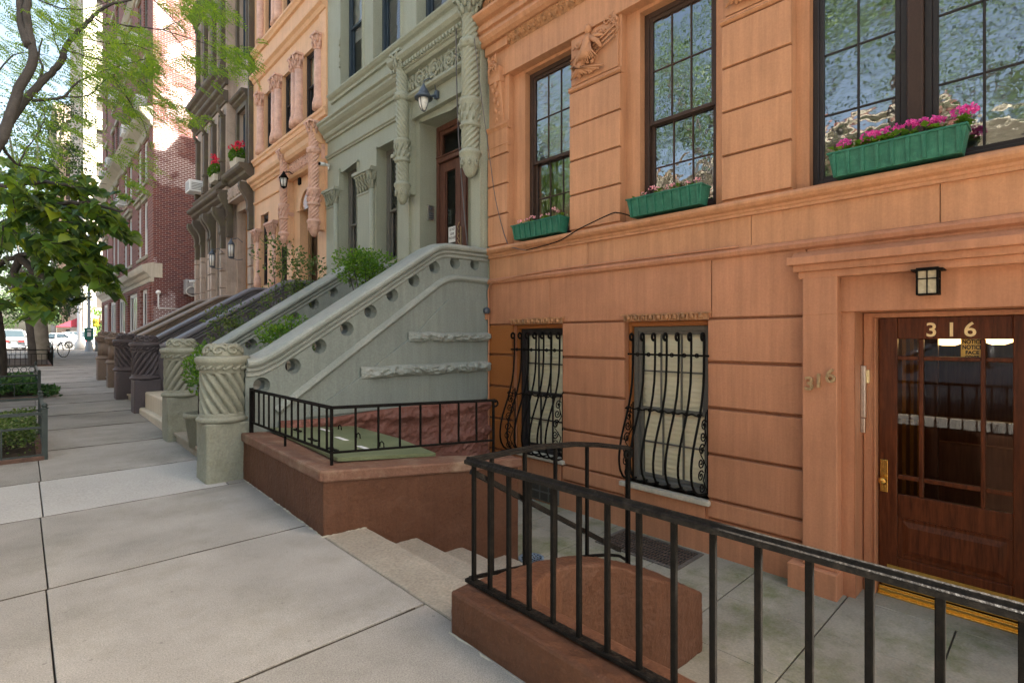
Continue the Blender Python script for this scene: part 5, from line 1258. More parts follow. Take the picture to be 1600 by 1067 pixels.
# ---------------------------------------------------------------- purple and brown stoops
stoop('stoop', 'dark purple-brown stoop with round medallions below the peach house', 10.64, 13.1, .26, .77, M['purple'], M['purpleC'], M['purple'], 'medallion', 'twist', (-1, 1), ztop=3.2, xs_turn=3.9, xp=1.56)
stoop('stoop', 'plain brown stoop with fluted newel posts below the brown house', 15.42, 17.95, .26, .86, M['bstoop'], M['bstoopC'], M['bstoop'], None, 'flute', (1, 1), ztop=3.18, xs_turn=3.9, xp=1.68)
# ---------------------------------------------------------------- peach house
HP = thing('row_house', 'peach and pink row house with slender spiral columns beside an arched door', 'house', (4.7, 13, 0))
PY0, PY1 = 10.64, 15.33
pops = [(14.22, 14.80, 3.4, 5.30), (12.86, 13.50, 3.4, 5.31), (11.12, 12.12, 2.45, 4.95)]
pu = [(13.80, 14.52, 6.95, 8.45), (12.44, 13.22, 6.95, 8.45), (11.14, 11.92, 6.95, 8.45)]
pt = [(13.86, 14.45, 9.85, 12.2), (12.52, 13.15, 9.85, 12.2), (11.20, 11.85, 9.85, 12.2)]
mb = MB(); wall_sheet(mb, 4.70, PY0+.002, PY1, -.2, OTOP, pops+pu+pt, .30)
obj('wall', mb, M['peach'], HP, bevel=.035, seg=3)
# arched head over the door: ring of stone with a glass fanlight
mb = MB(); yc, zc, ri, ro = 11.62, 4.93, .42, .60
n = 16; V = []
for i in range(n+1):
    a = math.pi*i/n
    for (r_, x_) in ((ro, 4.66), (ri, 4.66), (ri, 4.98), (ro, 4.98)): V.append((x_, yc+r_*math.cos(a), zc+r_*math.sin(a)))
mb.add(V, [(i*4+k, i*4+(k+1) % 4, i*4+4+(k+1) % 4, i*4+4+k) for i in range(n) for k in range(4)]); obj('door_arch', mb, M['peach'], HP)
mb = MB(); mb.add([(4.690, yc+ri*math.cos(math.pi*i/n), zc+ri*math.sin(math.pi*i/n)) for i in range(n+1)], [tuple(range(n, -1, -1))]); obj('fanlight', mb, M['glassDoor'], HP)
mb = MB(); mb.box(4.88, 4.95, 11.12, 11.22, 2.45, 4.95); mb.box(4.88, 4.95, 12.02, 12.12, 2.45, 4.95); mb.box(4.88, 4.95, 11.22, 12.02, 4.82, 4.93); mb.box(4.9, 4.95, 11.22, 12.02, 2.45, 3.2); mb.box(4.9, 4.95, 11.585, 11.655, 3.2, 4.82)
obj('door', mb, wood('oak_door', (.16, .09, .04), (.3, .19, .1)), HP, bevel=.006)
mb = MB(); mb.add([(4.93,11.22,3.2),(4.93,12.02,3.2),(4.93,12.02,4.82),(4.93,11.22,4.82)], [(3,2,1,0)]); obj('door_glass', mb, M['glassDoor'], HP)
mb = MB()
mold(mb, 4.70, 12.70, PY1-.01, [(0, 5.66), (.03, 5.665), (.045, 5.69), (.05, 5.72), (.0, 5.745)])
mold(mb, 4.70, 12.70, PY1+.02, [(0, 6.06), (.04, 6.07), (.06, 6.12), (.10, 6.15), (.12, 6.2), (.18, 6.24), (.20, 6.29), (.21, 6.33), (.02, 6.38)])
mold(mb, 4.70, PY0, PY1-.03, [(0, 6.70), (.05, 6.71), (.07, 6.78), (.10, 6.81), (.11, 6.86), (.02, 6.90)])
mold(mb, 4.66, 10.75, 12.8, [(.04, 5.70), (.10, 5.71), (.14, 5.76), (.02, 5.80)])
mold(mb, 4.66, 10.75, 12.8, [(.06, 6.12), (.14, 6.14), (.18, 6.2), (.20, 6.3), (.26, 6.36), (.28, 6.42), (.02, 6.46)])
mold(mb, 4.70, PY0+.02, PY1-.02, [(0, 8.95), (.05, 8.97), (.09, 9.04), (.15, 9.08), (.16, 9.14), (.02, 9.17)])
mold(mb, 4.70, PY0+.02, PY1-.02, [(0, 9.68), (.05, 9.69), (.08, 9.74), (.12, 9.78), (.12, 9.83), (.02, 9.86)])
obj('cornice', mb, M['peach'], HP, bevel=.003, seg=1)
mb = MB(); mb.box(4.3, 4.71, PY0+.01, PY1-.01, 13.8, 14.3); mold(mb, 4.7, PY0+.01, PY1-.01, [(.4, 14.28), (.6, 14.5), (.65, 14.7), (.02, 14.9)]); obj('roof_cornice', mb, M['peach'], HP)
mb = MB(); mb.box(4.62, 4.71, 10.76, 12.78, 5.80, 6.14); rinceau(mb, 4.617, 10.85, 12.5, 5.83, 6.11, 8, .02); rinceau(mb, 4.617, 10.8, 12.6, 5.85, 6.09, 12, .012); obj('carved_frieze', mb, M['peachC'], HP)
spiralcol(HP, 12.62, 4.52, .10, 6.42, 5.75, 5.15, 4.82, 4.50, 4.15, M['peachC'], 1, 'pink spiral column left of the arched door')
spiralcol(HP, 10.86, 4.50, .11, 6.55, 5.95, 5.15, 4.82, 4.50, 4.15, M['peachC'], 1, 'pink spiral column at the green house edge')
for bx in ((4.56, 4.71, 12.52, 12.72, 4.3, 6.1), (4.56, 4.71, 10.78, 10.94, 4.3, 6.3), (4.66, 4.71, 13.52, 14.20, 2.3, 4.8), (4.66, 4.71, 14.82, 15.30, 2.3, 4.8), (4.661, 4.71, 12.5, 12.84, 2.3, 4.8), (4.66, 4.712, PY1-.42, PY1-.02, 6.9, 8.94), (4.66, 4.712, PY0+.01, PY0+.35, 6.9, 8.94)):
    mb = MB(); mb.box(*bx); obj('pier_facing', mb, M['peach'], HP, bevel=.008)
piercap(HP, 13.58, 14.18, 4.62, 4.95, M['peachC'], 13.62, 3.6); piercap(HP, 14.86, 15.28, 4.6, 4.93, M['peachC'], 14.88, 3.6); piercap(HP, 12.54, 12.86, 4.65, 4.95, M['peachC'], None)
for yc_, n_ in ((13.50, 2), (12.18, 2), (14.70, 1), (10.98, 1)):
    for k in range(n_):
        y = yc_+(k-.5*(n_-1))*.24
        mb = MB(); r = .105
        mb.lathe(4.66, y, [(r*1.35, 6.90), (r*1.35, 7.05), (r*1.15, 7.08), (r*1.2, 7.12), (r*1.02, 7.16), (r, 7.2), (r*.95, 8.2)], 24, lambda rr, an, z: rr*(1-.05*abs(math.sin(an*6)))); c = obj('fluted_pilaster', mb, M['peachC'], HP)
        mb = MB(); leafcap(mb, 4.66, y, 8.17, 8.50, r*.98, r*1.4, 7, .05); obj('carved_capital', mb, M['peachC'], c)
        mb = MB(); mb.lathe(4.66, y, [(r*1.2, 9.86), (r, 10.0), (r*.9, 12.0)], 20); obj('fluted_pilaster', mb, M['peachC'], HP)
for a, b, z0, z1 in pops[:2]+pu+pt: window(HP, 4.775, a, b, z0, z1, M['frameD'], sash=.5, nc=1, nr=1, cas=.07, blind=M['blind'] if z0 > 6 and z0 < 9 else M['blindG'], bz=.55)
body(HP, PY0, PY1, OTOP, M['peach'], z0=-.2, x0=5.3)
mb = MB(); mb.box(4.72, 5.3, PY0+.012, PY1-.012, OTOP-.05, OTOP+.05); obj('roof_edge', mb, M['bstoneD'], HP)
t = thing('wall_lantern', 'dark iron lantern beside the arched door of the peach house', 'lantern', (4.42, 12.1, 5.6))
mb = MB(); x, y, z = 4.36, 12.2, 5.45
for k in range(6): a = k*1.047; mb.tube([(x+.06*math.cos(a), y+.06*math.sin(a), z), (x+.09*math.cos(a), y+.09*math.sin(a), z+.2)], .008, 4)
mb.lathe(x, y, [(.11, z+.2), (.04, z+.30), (.01, z+.36)], 8); mb.lathe(x, y, [(.01, z-.04), (.06, z), (.06, z+.01)], 8); mb.tube([(x, y, z+.33), (x+.12, y-.03, z+.36), (4.70, y-.1, z+.22)], .012, 5); mb.box(4.66, 4.70, y-.15, y-.04, z+.1, z+.3)
obj('frame', mb, M['iron'], t); mb = MB(); mb.lathe(x, y, [(.05, z+.01), (.078, z+.2)], 6); obj('glass', mb, M['frost'], t)
# ---------------------------------------------------------------- brown house
HB = thing('row_house', 'grey-brown row house with bracketed dark window cornices next to the brick side wall', 'house', (4.7, 18, 0))
BY0, BY1 = 15.33, 20.55
XB = 4.45
bl = [(17.55, 18.10, 3.3, 5.75), (18.75, 19.35, 3.3, 5.75)]; bd = (15.75, 16.85, 2.4, 5.75)
bm_ = [(17.35, 17.95, 6.85, 8.9), (18.35, 18.95, 6.85, 8.9), (19.35, 19.95, 6.85, 8.9), (15.9, 16.7, 6.85, 8.6)]
bt = [(17.4, 18.0, 10.1, 12.6), (18.4, 19.0, 10.1, 12.6), (19.4, 20.0, 10.1, 12.6), (15.9, 16.7, 10.1, 12.3)]
mb = MB(); wall_sheet(mb, 4.70, BY0, 17.1, -.2, OTOP, [bd, bm_[3], bt[3]], .3)
wall_sheet(mb, XB, 17.1, BY1, -.2, OTOP, bl+bm_[:3]+bt[:3], .3); mb.box(XB+.001, 4.72, 17.09, 17.11, -.2, OTOP)
obj('wall', mb, M['bstone'], HB, bevel=.015, seg=2)
mb = MB()
big = [(0, 0), (.06, .01), (.08, .07), (.16, .12), (.22, .17), (.24, .24), (.34, .29), (.38, .34), (.39, .42), (.02, .46)]
def cornice_(X, a, b, z, s=1.0): mold(mb, X, a, b, [(p*s, z+q*s) for p, q in big])
cornice_(XB, 17.0, BY1+.12, 6.02, .8); cornice_(XB, 17.0, BY1+.10, 5.82, .35); mold(mb, XB, 17.05, BY1+.1, [(0, 6.52), (.10, 6.54), (.14, 6.6), (.15, 6.65), (.02, 6.7)])
cornice_(4.70, BY0+.05, 17.25, 6.38, 1.0); mold(mb, 4.7, BY0+.1, 17.1, [(0, 6.8), (.10, 6.82), (.14, 6.86), (.02, 6.9)])
cornice_(XB, 17.0, BY1+.12, 9.0, .75); cornice_(XB, 17.0, BY1+.15, 9.52, .9); cornice_(4.70, 15.75, 16.95, 8.75, .6)
cornice_(XB, 17.0, BY1+.1, 12.7, .75); cornice_(XB, BY0+.02, BY1+.2, 13.9, 1.8)
obj('cornice', mb, M['bstoneD'], HB, bevel=.004, seg=1)
mb = MB()
for y in (17.18, 18.15, 19.15, 20.14):
    for z0, z1 in ((6.7, 8.95), (10.0, 12.7)):
        mb = MB(); mb.box(XB-.12, XB+.01, y, y+.16, z0, z1-.3); mb.box(XB-.16, XB+.01, y-.03, y+.19, z0, z0+.22); mb.box(XB-.15, XB+.01, y-.02, y+.18, z0+.55, z0+.62); mb.box(XB-.15, XB+.01, y-.02, y+.18, z1-.34, z1-.28)
        obj('window_pilaster', mb, M['bstoneD'], HB, bevel=.008)
mb = MB()
for a, b, z0, z1 in (bm_[3], bt[3]):
    mb.box(4.62, 4.71, a-.12, a, z0, z1+.1); mb.box(4.62, 4.71, b, b+.12, z0, z1+.1); mb.box(4.62, 4.71, a, b, z1, z1+.12)
mb.box(4.55, 4.75, BY0+.005, BY0+.11, 6.8, OTOP)
obj('window_surround', mb, M['bstoneD'], HB, bevel=.008)
mb = MB()
for y in (17.18, 18.15, 19.15, 20.14):
    for z in (8.65, 12.4): piercap_z = z; [mb.tube([(XB-.05, y+.03+.05*k, z), (XB-.16, y+.03+.05*k, z+.12), (XB-.20, y+.02+.05*k, z+.27)], [.03, .04, .02], 5) for k in range(3)]
obj('leaf_capitals', mb, M['bstoneD'], HB)
def console2(mb, X, y0, y1, zt, zb):
    poly = [(X+.02, zt), (X-.36, zt), (X-.37, zt-.12), (X-.33, zt-.22), (X-.22, zt-.38), (X-.16, zt-.52), (X-.15, zt-.66), (X-.17, zt-.74), (X-.13, zt-.80), (X-.13, zb), (X+.02, zb)]
    mb.prism(poly, 'y', y0, y1)
for y in (17.14, 18.22, 18.50, 19.48, 20.2):
    mb = MB(); console2(mb, XB, y, y+.17, 5.86, 4.66); obj('console', mb, M['bstoneD'], HB, bevel=.01)
    mb = MB(); blocks(mb, y, y+.2, [2.6, 3.0, 3.5, 4.0, 4.5, 4.68], XB-.13, XB); obj('rusticated_pier', mb, M['bstone'], HB, bevel=.006)
for y in (15.42, 16.95): mb = MB(); console2(mb, 4.70-(.0 if y < 16 else .12), y, y+.16, 6.3, 5.0); obj('console', mb, M['bstoneD'], HB, bevel=.01)
mb = MB(); blocks(mb, 15.4, 15.7, [2.6, 3.0, 3.5, 4.0, 4.5, 5.0], 4.62, 4.70); obj('rusticated_pier', mb, M['bstone'], HB, bevel=.006)
mb = MB(); mb.box(4.45, 4.705, 15.6, 16.94, 5.98, 6.38); rinceau(mb, 4.448, 15.7, 16.85, 6.02, 6.34, 4, .03); rinceau(mb, 4.448, 15.7, 16.85, 6.04, 6.32, 7, .015); obj('carved_door_panel', mb, M['bstone'], HB)
mb = MB(); mb.box(4.92, 4.98, 15.75, 16.85, 2.4, 5.7); mb.box(4.88, 4.92, 15.8, 15.95, 2.4, 5.6); obj('door', mb, wood('orange_oak_door', (.25, .10, .03), (.4, .18, .05)), HB, bevel=.01)
for a, b, z0, z1 in bl+bm_[:3]+bt[:3]: window(HB, XB+.09, a, b, z0, z1, M['frameD'], sash=.5, nc=1, nr=1, cas=.06)
for a, b, z0, z1 in (bm_[3], bt[3]): window(HB, 4.80, a, b, z0, z1, M['frameBlue'], sash=.5, nc=1, nr=1, cas=.08)
body(HB, BY0, BY1, OTOP, M['bstone'], z0=-.2, x0=5.3)
mb = MB(); mb.box(8.3, 12, BY0+.5, BY1-.1, OTOP+.05, OTOP+.95); obj('roof_shadow_caster', mb, M['bstone'], HB)  # unseen box added to step the shadow edge on the brick side wall
mb = MB(); mb.box(4.47, 5.3, BY1-.12, BY1-.008, -.2, OTOP-.06); mb.box(4.47, 5.3, BY0+.012, BY1-.012, OTOP-.05, OTOP+.05); obj('side_wall', mb, M['bstone'], HB)
def lantern2(yc, xc, zc, label):
    t = thing('wall_lantern', label, 'lantern', (xc, yc, zc))
    mb = MB(); mb.lathe(xc, yc, [(.085, zc+.16), (.09, zc+.17), (.05, zc+.25), (.02, zc+.29), (.008, zc+.36)], 8); mb.lathe(xc, yc, [(.03, zc-.22), (.07, zc-.2), (.075, zc-.17)], 8)
    for k in range(6): a = k*1.047; mb.tube([(xc+.072*math.cos(a), yc+.072*math.sin(a), zc-.18), (xc+.08*math.cos(a), yc+.08*math.sin(a), zc+.17)], .007, 4)
    mb.tube([(xc, yc, zc+.3), (xc+.15, yc-.05, zc+.36), (xc+.27, yc-.1, zc+.24)], .01, 5); mb.tube([(xc, yc, zc-.2), (xc+.15, yc-.05, zc-.25), (xc+.27, yc-.1, zc-.22)], .01, 5)
    obj('frame', mb, M['darkmetal'], t); mb = MB(); mb.lathe(xc, yc, [(.062, zc-.17), (.068, zc+.16)], 6); obj('glass', mb, M['frost'], t)
lantern2(17.2, 4.10, 4.30, 'blue-grey lantern on the left side of the brown house doorway'); lantern2(15.75, 4.22, 4.42, 'blue-grey lantern on the right side of the brown house doorway')
camera_(XB-.12, 20.3, 3.95, 'white security camera near the corner of the brown house', (-.8, .3))
def aircon(x, y, z, label, s=1.0, grp=None, proto=[None]):
    t = thing('air_conditioner', label, 'air conditioner', (x, y, z), grp)
    mb = MB(); mb.box(x-.42*s, x+.1, y-.3*s, y+.3*s, z, z+.38*s); obj('case', mb, M['white'], t, bevel=.02)
    mb = MB()
    for k in range(7): mb.box(x-.424*s, x-.40*s, y-.25*s, y+.25*s, z+.05*s+.043*k*s, z+.07*s+.043*k*s)
    for k in range(5): mb.box(x-.36*s, x-.05*s, y-.304*s, y-.295*s, z+.06*s+.05*k*s, z+.08*s+.05*k*s)
    obj('louvres', mb, M['frameG'], t); return t
aircon(XB, 20.0, 6.86, 'white window air conditioner on the ledge at the left edge of the brown house')
def potflower(x, y, z, label):
    t = thing('potted_geranium', label, 'flowers', (x, y, z))
    mb = MB(); mb.hexa([(x-.09,y-.28,z),(x+.09,y-.28,z),(x+.09,y+.28,z),(x-.09,y+.28,z),(x-.12,y-.32,z+.18),(x+.12,y-.32,z+.18),(x+.12,y+.32,z+.18),(x-.12,y+.32,z+.18)]); obj('box', mb, M['limestone'], t)
    rng = random.Random(int(y*10)); mb = MB(); fl = MB()
    for k in range(500):
        v = rv(rng); leafquad(mb, Vector((x, y, z+.33))+Vector((v.x*.16, v.y*.34, v.z*.18)), rv(rng)+v, rv(rng), .07, .06)
    for k in range(6):
        c = Vector((x+rng.uniform(-.15, .1), y+rng.uniform(-.35, .35), z+rng.uniform(.4, .75)))
        for j in range(30): v = rv(rng); leafquad(fl, c+v*.05, v, rv(rng), .05, .045)
    obj('foliage', mb, M['leafS'], t); obj('blossom', fl, M['petalR'], t)
potflower(4.30, 17.65, 6.72, 'red geraniums in the left stone box on the brown house ledge'); potflower(4.52, 16.3, 6.92, 'red geraniums in the right stone box on the brown house ledge')
# ---------------------------------------------------------------- brick apartment building
BK = thing('apartment_building', 'tall red brick apartment building with a white ground floor beyond the brown house', 'building', (3.7, 33, 0))
KY0, KY1, KZ, KX = 24.0, 41.0, 26.0, 3.70
fl_z = [(5.35, 7.55), (8.35, 10.0), (11.3, 13.2), (14.4, 16.3), (17.5, 19.4), (20.6, 22.5)]
cols = [(25.2, 26.1), (26.7, 27.5), (29.2, 30.1), (30.8, 31.7), (33.6, 34.5), (35.2, 36.1), (38.2, 39.1)]
kops = [(a, b, z0, z1) for z0, z1 in fl_z for a, b in cols]
kg = [(25.1, 26.5, 1.5, 4.0), (27.5, 30.0, 1.5, 4.0), (31.0, 33.5, 1.5, 4.0), (34.5, 37.0, 1.5, 4.0), (38, 40.3, 1.5, 4.0)]
mb = MB(); wall_sheet(mb, KX, KY0+.25, KY1, .8, KZ, kops+kg, .25); mb.box(KX, KX+.02, KY0, KY0+.25, .8, KZ)
obj('front_wall', mb, M['brickF'], BK)
mb = MB(); mb.add([(KX+.02,KY0,.0),(17,KY0,.0),(17,KY0,KZ),(KX+.02,KY0,KZ)], [(0,1,2,3)]); mb.box(KX+.3, 17, KY0+.02, KY1, KZ-.1, KZ+.1); mb.box(KX+.3, 17, KY1-.1, KY1, 0, KZ-.1); mb.box(16.9, 17, KY0+.02, KY1-.1, 0, KZ-.1)
obj('side_wall', mb, M['brickS'], BK)
mb = MB(); mb.box(KX+1.6, KX+1.7, KY0+.1, KY1-.2, .8, KZ-.2); obj('inner_wall', mb, M['room'], BK)
mb = MB()
mold(mb, KX, KY0, KY1, [(0, 10.15), (.06, 10.17), (.1, 10.3), (.25, 10.45), (.4, 10.6), (.45, 10.75), (.02, 10.9)])
mold(mb, KX, KY0, KY1, [(0, 16.8), (.06, 16.82), (.15, 17.0), (.2, 17.1), (.02, 17.2)])
mold(mb, KX, KY0, KY1, [(0, 23.2), (.2, 23.4), (.5, 23.8), (.8, 24.2), (.02, 24.4)])
for a, b in cols:
    for z0, z1 in fl_z: mb.box(KX-.06, KX+.01, a-.12, b+.12, z0-.14, z0); mb.box(KX-.08, KX+.01, a-.14, b+.14, z1, z1+.2)
    mb.box(KX-.16, KX+.01, a-.2, b+.2, 7.72, 7.86)
obj('stone_trim', mb, surf('olive_stone', (.30, .27, .20), rough=.75, var=.12, streak=.12), BK, bevel=.01, seg=1)
mb = MB()
mold(mb, KX, KY0-.02, KY1, [(0, 4.18), (.05, 4.2), (.07, 4.34), (.12, 4.38), (.2, 4.5), (.3, 4.56), (.34, 4.66), (.36, 4.8), (.02, 4.92)])
mb.box(KX-.05, KX+.3, KY0-.03, KY0-.002, 4.35, 4.9); obj('ground_floor_cornice', mb, M['limestone'], BK)
mb = MB()
for a, b in ((24.35, 25.1), (26.5, 27.5), (30.0, 31.0), (33.5, 34.5), (37.0, 38.0), (40.3, 41)): mb.box(KX-.05, KX+.01, a+.1, b-.1, .9, 4.18)
mb.box(KX-.04, KX+.01, KY0+.3, KY1, 4.0, 4.18); mb.box(KX-.06, KX+.01, KY0+.25, KY1, .8, 1.5)
obj('ground_floor_piers', mb, M['brickF'], BK, bevel=.01, seg=1)
for i, (a, b, z0, z1) in enumerate(kg): window(BK, KX+.04, a, b, z0, z1, M['frameW'], nc=2 if b-a < 2 else 4, nr=1, cas=.12, mun=.12, single=True)
for a, b, z0, z1 in kops: window(BK, KX+.05, a, b, z0, z1, M['frameW'] if z0 < 9 else M['frameG'], sash=.5, nc=1, nr=1, cas=.08, blind=M['curtain'] if (a*7+z0) % 2 > 1 else None, bz=.5)
acs = [(25.65, 11.3), (29.65, 11.3), (31.2, 8.35), (35.6, 11.3), (34.0, 14.4), (29.6, 14.4), (35.6, 8.35), (38.6, 5.35), (34.05, 5.35), (27.1, 14.4), (38.6, 11.3)]
a0_ = None
for i, (y, z) in enumerate(acs):
    if a0_ is None: a0_ = aircon(KX+.1, y, z, 'white air conditioner in a window of the brick building', 1.1, 'air conditioners in the brick building windows'); base_ = (y, z); r0 = Vector(a0_.location)
    else: copy_tree(a0_, loc=r0+Vector((0, y-base_[0], z-base_[1])))
# pipe with gooseneck, grey box with tangled pale hoses on the brick side wall
t = thing('vent_pipe', 'thin pipe with a mushroom cap fixed to the brick side wall', 'pipe', (3.85, 23.9, 3.2))
mb = MB(); mb.tube([(5.2, 23.93, 3.16), (3.87, 23.93, 3.16), (3.86, 23.93, 3.2), (3.86, 23.93, 3.72)], .025, 6); mb.lathe(3.86, 23.93, [(.05, 3.70), (.09, 3.74), (.08, 3.82), (.02, 3.86)], 10); obj('pipe', mb, M['white'], t)
t = thing('wall_cabinet', 'grey metal cabinet covered with looping pale pipes on the brick side wall', 'cabinet', (5.2, 23.7, 3.6))
mb = MB(); mb.box(4.70, 5.9, 23.55, 23.99, 3.75, 4.32); obj('case', mb, surf('worn_grey_metal', (.3, .3, .3), rough=.6, var=.2, vscale=6), t, bevel=.02)
mb = MB(); rng = random.Random(5)
for k in range(12): cx_, cz_, r_ = rng.uniform(4.9, 5.8), rng.uniform(3.5, 4.2), rng.uniform(.12, .3); mb.tube([(cx_+r_*math.cos(a*.5)*(1-a*.03), 23.50-.004*a, cz_+r_*.8*math.sin(a*.5)*(1-a*.03)) for a in range(16)], .018, 5)
obj('pipes', mb, M['frost'], t)
mb = MB(); mb.box(5.4, 5.9, 23.6, 23.9, 3.2, 3.7); obj('red_panel', mb, surf('faded_red', (.5, .2, .18)), t)
t = thing('alley_fence', 'black iron gate closing the alley beside the brown house', 'fence', (4.5, 22.3, 1.2))
mb = MB()
for k in range(28): y = 20.7+k*.12; mb.bar((4.5, y, .9), (4.5, y, 2.3), .02)
mb.bar((4.5, 20.6, 2.2), (4.5, 24, 2.2), .03); mb.bar((4.5, 20.6, 1.1), (4.5, 24, 1.1), .03); obj('bars', mb, M['iron'], t)
# far buildings beyond the cross street
def simple_building(name, label, x0, x1, y0, y1, z1, mat, face, trim, nfl, ncol, wm='frameD', z0=.9, cat='building', wx=1.1, wh=1.7):
    """block with a real grid of window openings on the side that faces the viewer ('x-','x+','y-')"""
    T = thing(name, label, cat, ((x0+x1)/2, (y0+y1)/2, z0))
    mb = MB(); mb.box(x0+.3, x1-.3, y0+.3, y1-.3, z0, z1); obj('inner_block', mb, M['room'], T)
    mb = MB(); mb.box(x0, x1, y0, y1, z1-.3, z1+.2); mb.box(x0, x1, y1-.2, y1, z0, z1-.3)
    def facade(fx, length, flip):
        ops = []
        fh = (z1-z0-1)/nfl
        for f in range(nfl):
            for c in range(ncol):
                yc = length*(c+.5)/ncol; zc_ = z0+.8+fh*f
                ops.append((yc-wx/2, yc+wx/2, zc_, zc_+wh))
        return ops
    m2 = MB(); o1 = facade(0, y1-y0, False)
    t1 = MB(); wall_sheet(t1, 0, 0, y1-y0, z0, z1-.3, o1, .25)
    fr = MB()
    def put(tm, dst, fn): dst.add([fn(v) for v in tm.v], tm.f)
    sides = {'x-': lambda v: (x0+v[0], y0+v[1], v[2]), 'x+': lambda v: (x1-v[0], y0+v[1], v[2])}
    sx_ = sides['x+' if face == 'x+' else 'x-']; put(t1, mb, sx_)
    o2 = facade(0, x1-x0, False); t2 = MB(); wall_sheet(t2, 0, 0, x1-x0, z0, z1-.3, o2, .25); put(t2, mb, lambda v: (x0+v[1], y0+v[0], v[2]))
    if face == 'x+': mb.box(x0, x0+.2, y0+.01, y1-.2, z0, z1-.3)
    else: mb.box(x1-.2, x1, y0+.01, y1-.2, z0, z1-.3)
    obj('walls', mb, mat, T)
    w_ = MB()
    for a, b, c, d in o1:
        tt = MB()
        tt.box(.12, .16, a, a+.07, c, d); tt.box(.12, .16, b-.07, b, c, d); tt.box(.12, .16, a+.07, b-.07, c, c+.07); tt.box(.12, .16, a+.07, b-.07, d-.07, d); tt.box(.12, .16, a+.07, b-.07, (c+d)/2-.03, (c+d)/2+.03)
        w1 = MB(); put(tt, w1, sx_); ww = obj('window', w1, M[wm], T)
        g = MB(); g.add([sx_(v) for v in [(.14,a,c),(.14,b,c),(.14,b,d),(.14,a,d)]], [(3,2,1,0)]); obj('pane', g, M['glass'], ww)
        s_ = MB(); q = MB(); q.box(-.05, .02, a-.1, b+.1, c-.12, c); q.box(-.06, .02, a-.12, b+.12, d, d+.18); put(q, s_, sx_); obj('sill', s_, trim, ww)
    q = MB(); mold(q, 0, 0, y1-y0, [(0, z1-.9), (.1, z1-.85), (.2, z1-.6), (.45, z1-.4), (.5, z1-.1), (.02, z1)]); c_ = MB()
    put(q, c_, sx_); obj('cornice', c_, trim, T)
    return T
simple_building('apartment_building', 'pale stone tower beyond the cross street, bleached by the sun', 5.3, 26, 78, 100, 52, M['limestone'], 'x-', M['limestone'], 13, 6)
simple_building('apartment_building', 'grey-beige block farther down the street on the right', 4.3, 24, 112, 135, 40, M['bstone'], 'x-', M['limestone'], 10, 6)
simple_building('apartment_building', 'distant brick block on the left side of the street', -30, -16, 84, 112, 20, M['brickF'], 'x+', M['limestone'], 5, 7)
t = thing('awning', 'maroon shop awning on the far side of the cross street', 'awning', (4.5, 80, 3))
mb = MB(); mb.prism([(2.9, 3.3), (5.3, 4.6), (5.3, 3.3)], 'y', 79, 81.5); obj('cloth', mb, surf('maroon_cloth', (.22, .03, .05), rough=.8), t)
mb = MB(); mb.bar((3.0, 79.1, 1.1), (3.0, 79.1, 3.3), .05); mb.bar((3.0, 81.4, 1.1), (3.0, 81.4, 3.3), .05); obj('posts', mb, M['frameG'], t)
# across the street: the row that the windows reflect
def opposite(y0, w_, label, mat, z1=10.5):
    return simple_building('row_house', label, -27, -15, y0, y0+w_, z1, mat, 'x+', M['limestone'], 3, 3, z0=.0, cat='house', wx=1.0, wh=2.0)
opposite(-14, 5.4, 'red brick house facing the orange house, far to the left across the street', M['brickF'])
opposite(-8.4, 5.4, 'brownstone house across the street facing the mahogany door', M['orange_low'])
opposite(-2.8, 5.4, 'pale stone house directly across the street', M['limestone'], 9.5)
opposite(2.8, 5.4, 'red brick house across the street facing the upper windows', M['brickF'], 10.8)
opposite(8.4, 5.4, 'dark brownstone house across the street facing the green house', M['bstone'])
opposite(14, 5.4, 'terracotta house across the street facing the peach house', M['orange_low'], 10.5)
opposite(19.6, 7.4, 'wide red brick house across the street facing the brown house', M['brickF'], 11)
# ---------------------------------------------------------------- trees
def limb(mb, pts, rs, n=8, jit=0.0, rng=random):
    P = [Vector(p) for p in pts]; out = []; rr = []
    for i in range(len(P)-1):
        p0, p1, p2, p3 = P[max(i-1, 0)], P[i], P[i+1], P[min(i+2, len(P)-1)]
        for k in range(5):
            t = k/5; q = .5*((2*p1)+(p2-p0)*t+(2*p0-5*p1+4*p2-p3)*t*t+(3*p1-p0-3*p2+p3)*t**3)
            out.append(q+Vector((rng.uniform(-jit, jit), rng.uniform(-jit, jit), rng.uniform(-jit, jit)))); rr.append(rs[i]+(rs[i+1]-rs[i])*t)
    out.append(P[-1]); rr.append(rs[-1]); mb.tube(out, rr, n); return out
def spray(mb, c, d, ln, nl, ls, rng):
    """one feathery compound leaf: leaflets in pairs along a drooping stalk"""
    c = Vector(c); d = Vector(d).normalized(); up = rv(rng, .2); s = d.cross(up)
    if s.length < .05: s = d.orthogonal()
    s.normalize(); nrm = s.cross(d)
    for i in range(nl):
        u = (i+1)/nl; p = c+d*ln*u-Vector((0, 0, ln*.35*u*u))
        for sg in (-1, 1):
            dd = (s*sg+d*.55+Vector((0, 0, rng.uniform(-.35, .1)))).normalized(); l = ls*(1-.35*abs(u-.4))*rng.uniform(.8, 1.15)
            w = d*l*.17
            mb.add([p, p+dd*l*.5+w+nrm*l*.05, p+dd*l, p+dd*l*.5-w+nrm*l*.05], [(0, 1, 2, 3)])
rng = random.Random(42)
LT = thing('locust_tree', 'feathery honey locust whose dark branches arch over the pavement at the upper left', 'tree', (-.75, 8.4, .7))
tk = MB()
T0 = Vector((-.75, 8.4, .6))
limb(tk, [T0, T0+Vector((.02, .0, .8)), T0+Vector((-.05, -.05, 1.6)), onD(-90, 300, 5.7)], [.20, .16, .15, .14], 12, .01, rng)
j = onD(-90, 300, 5.7)
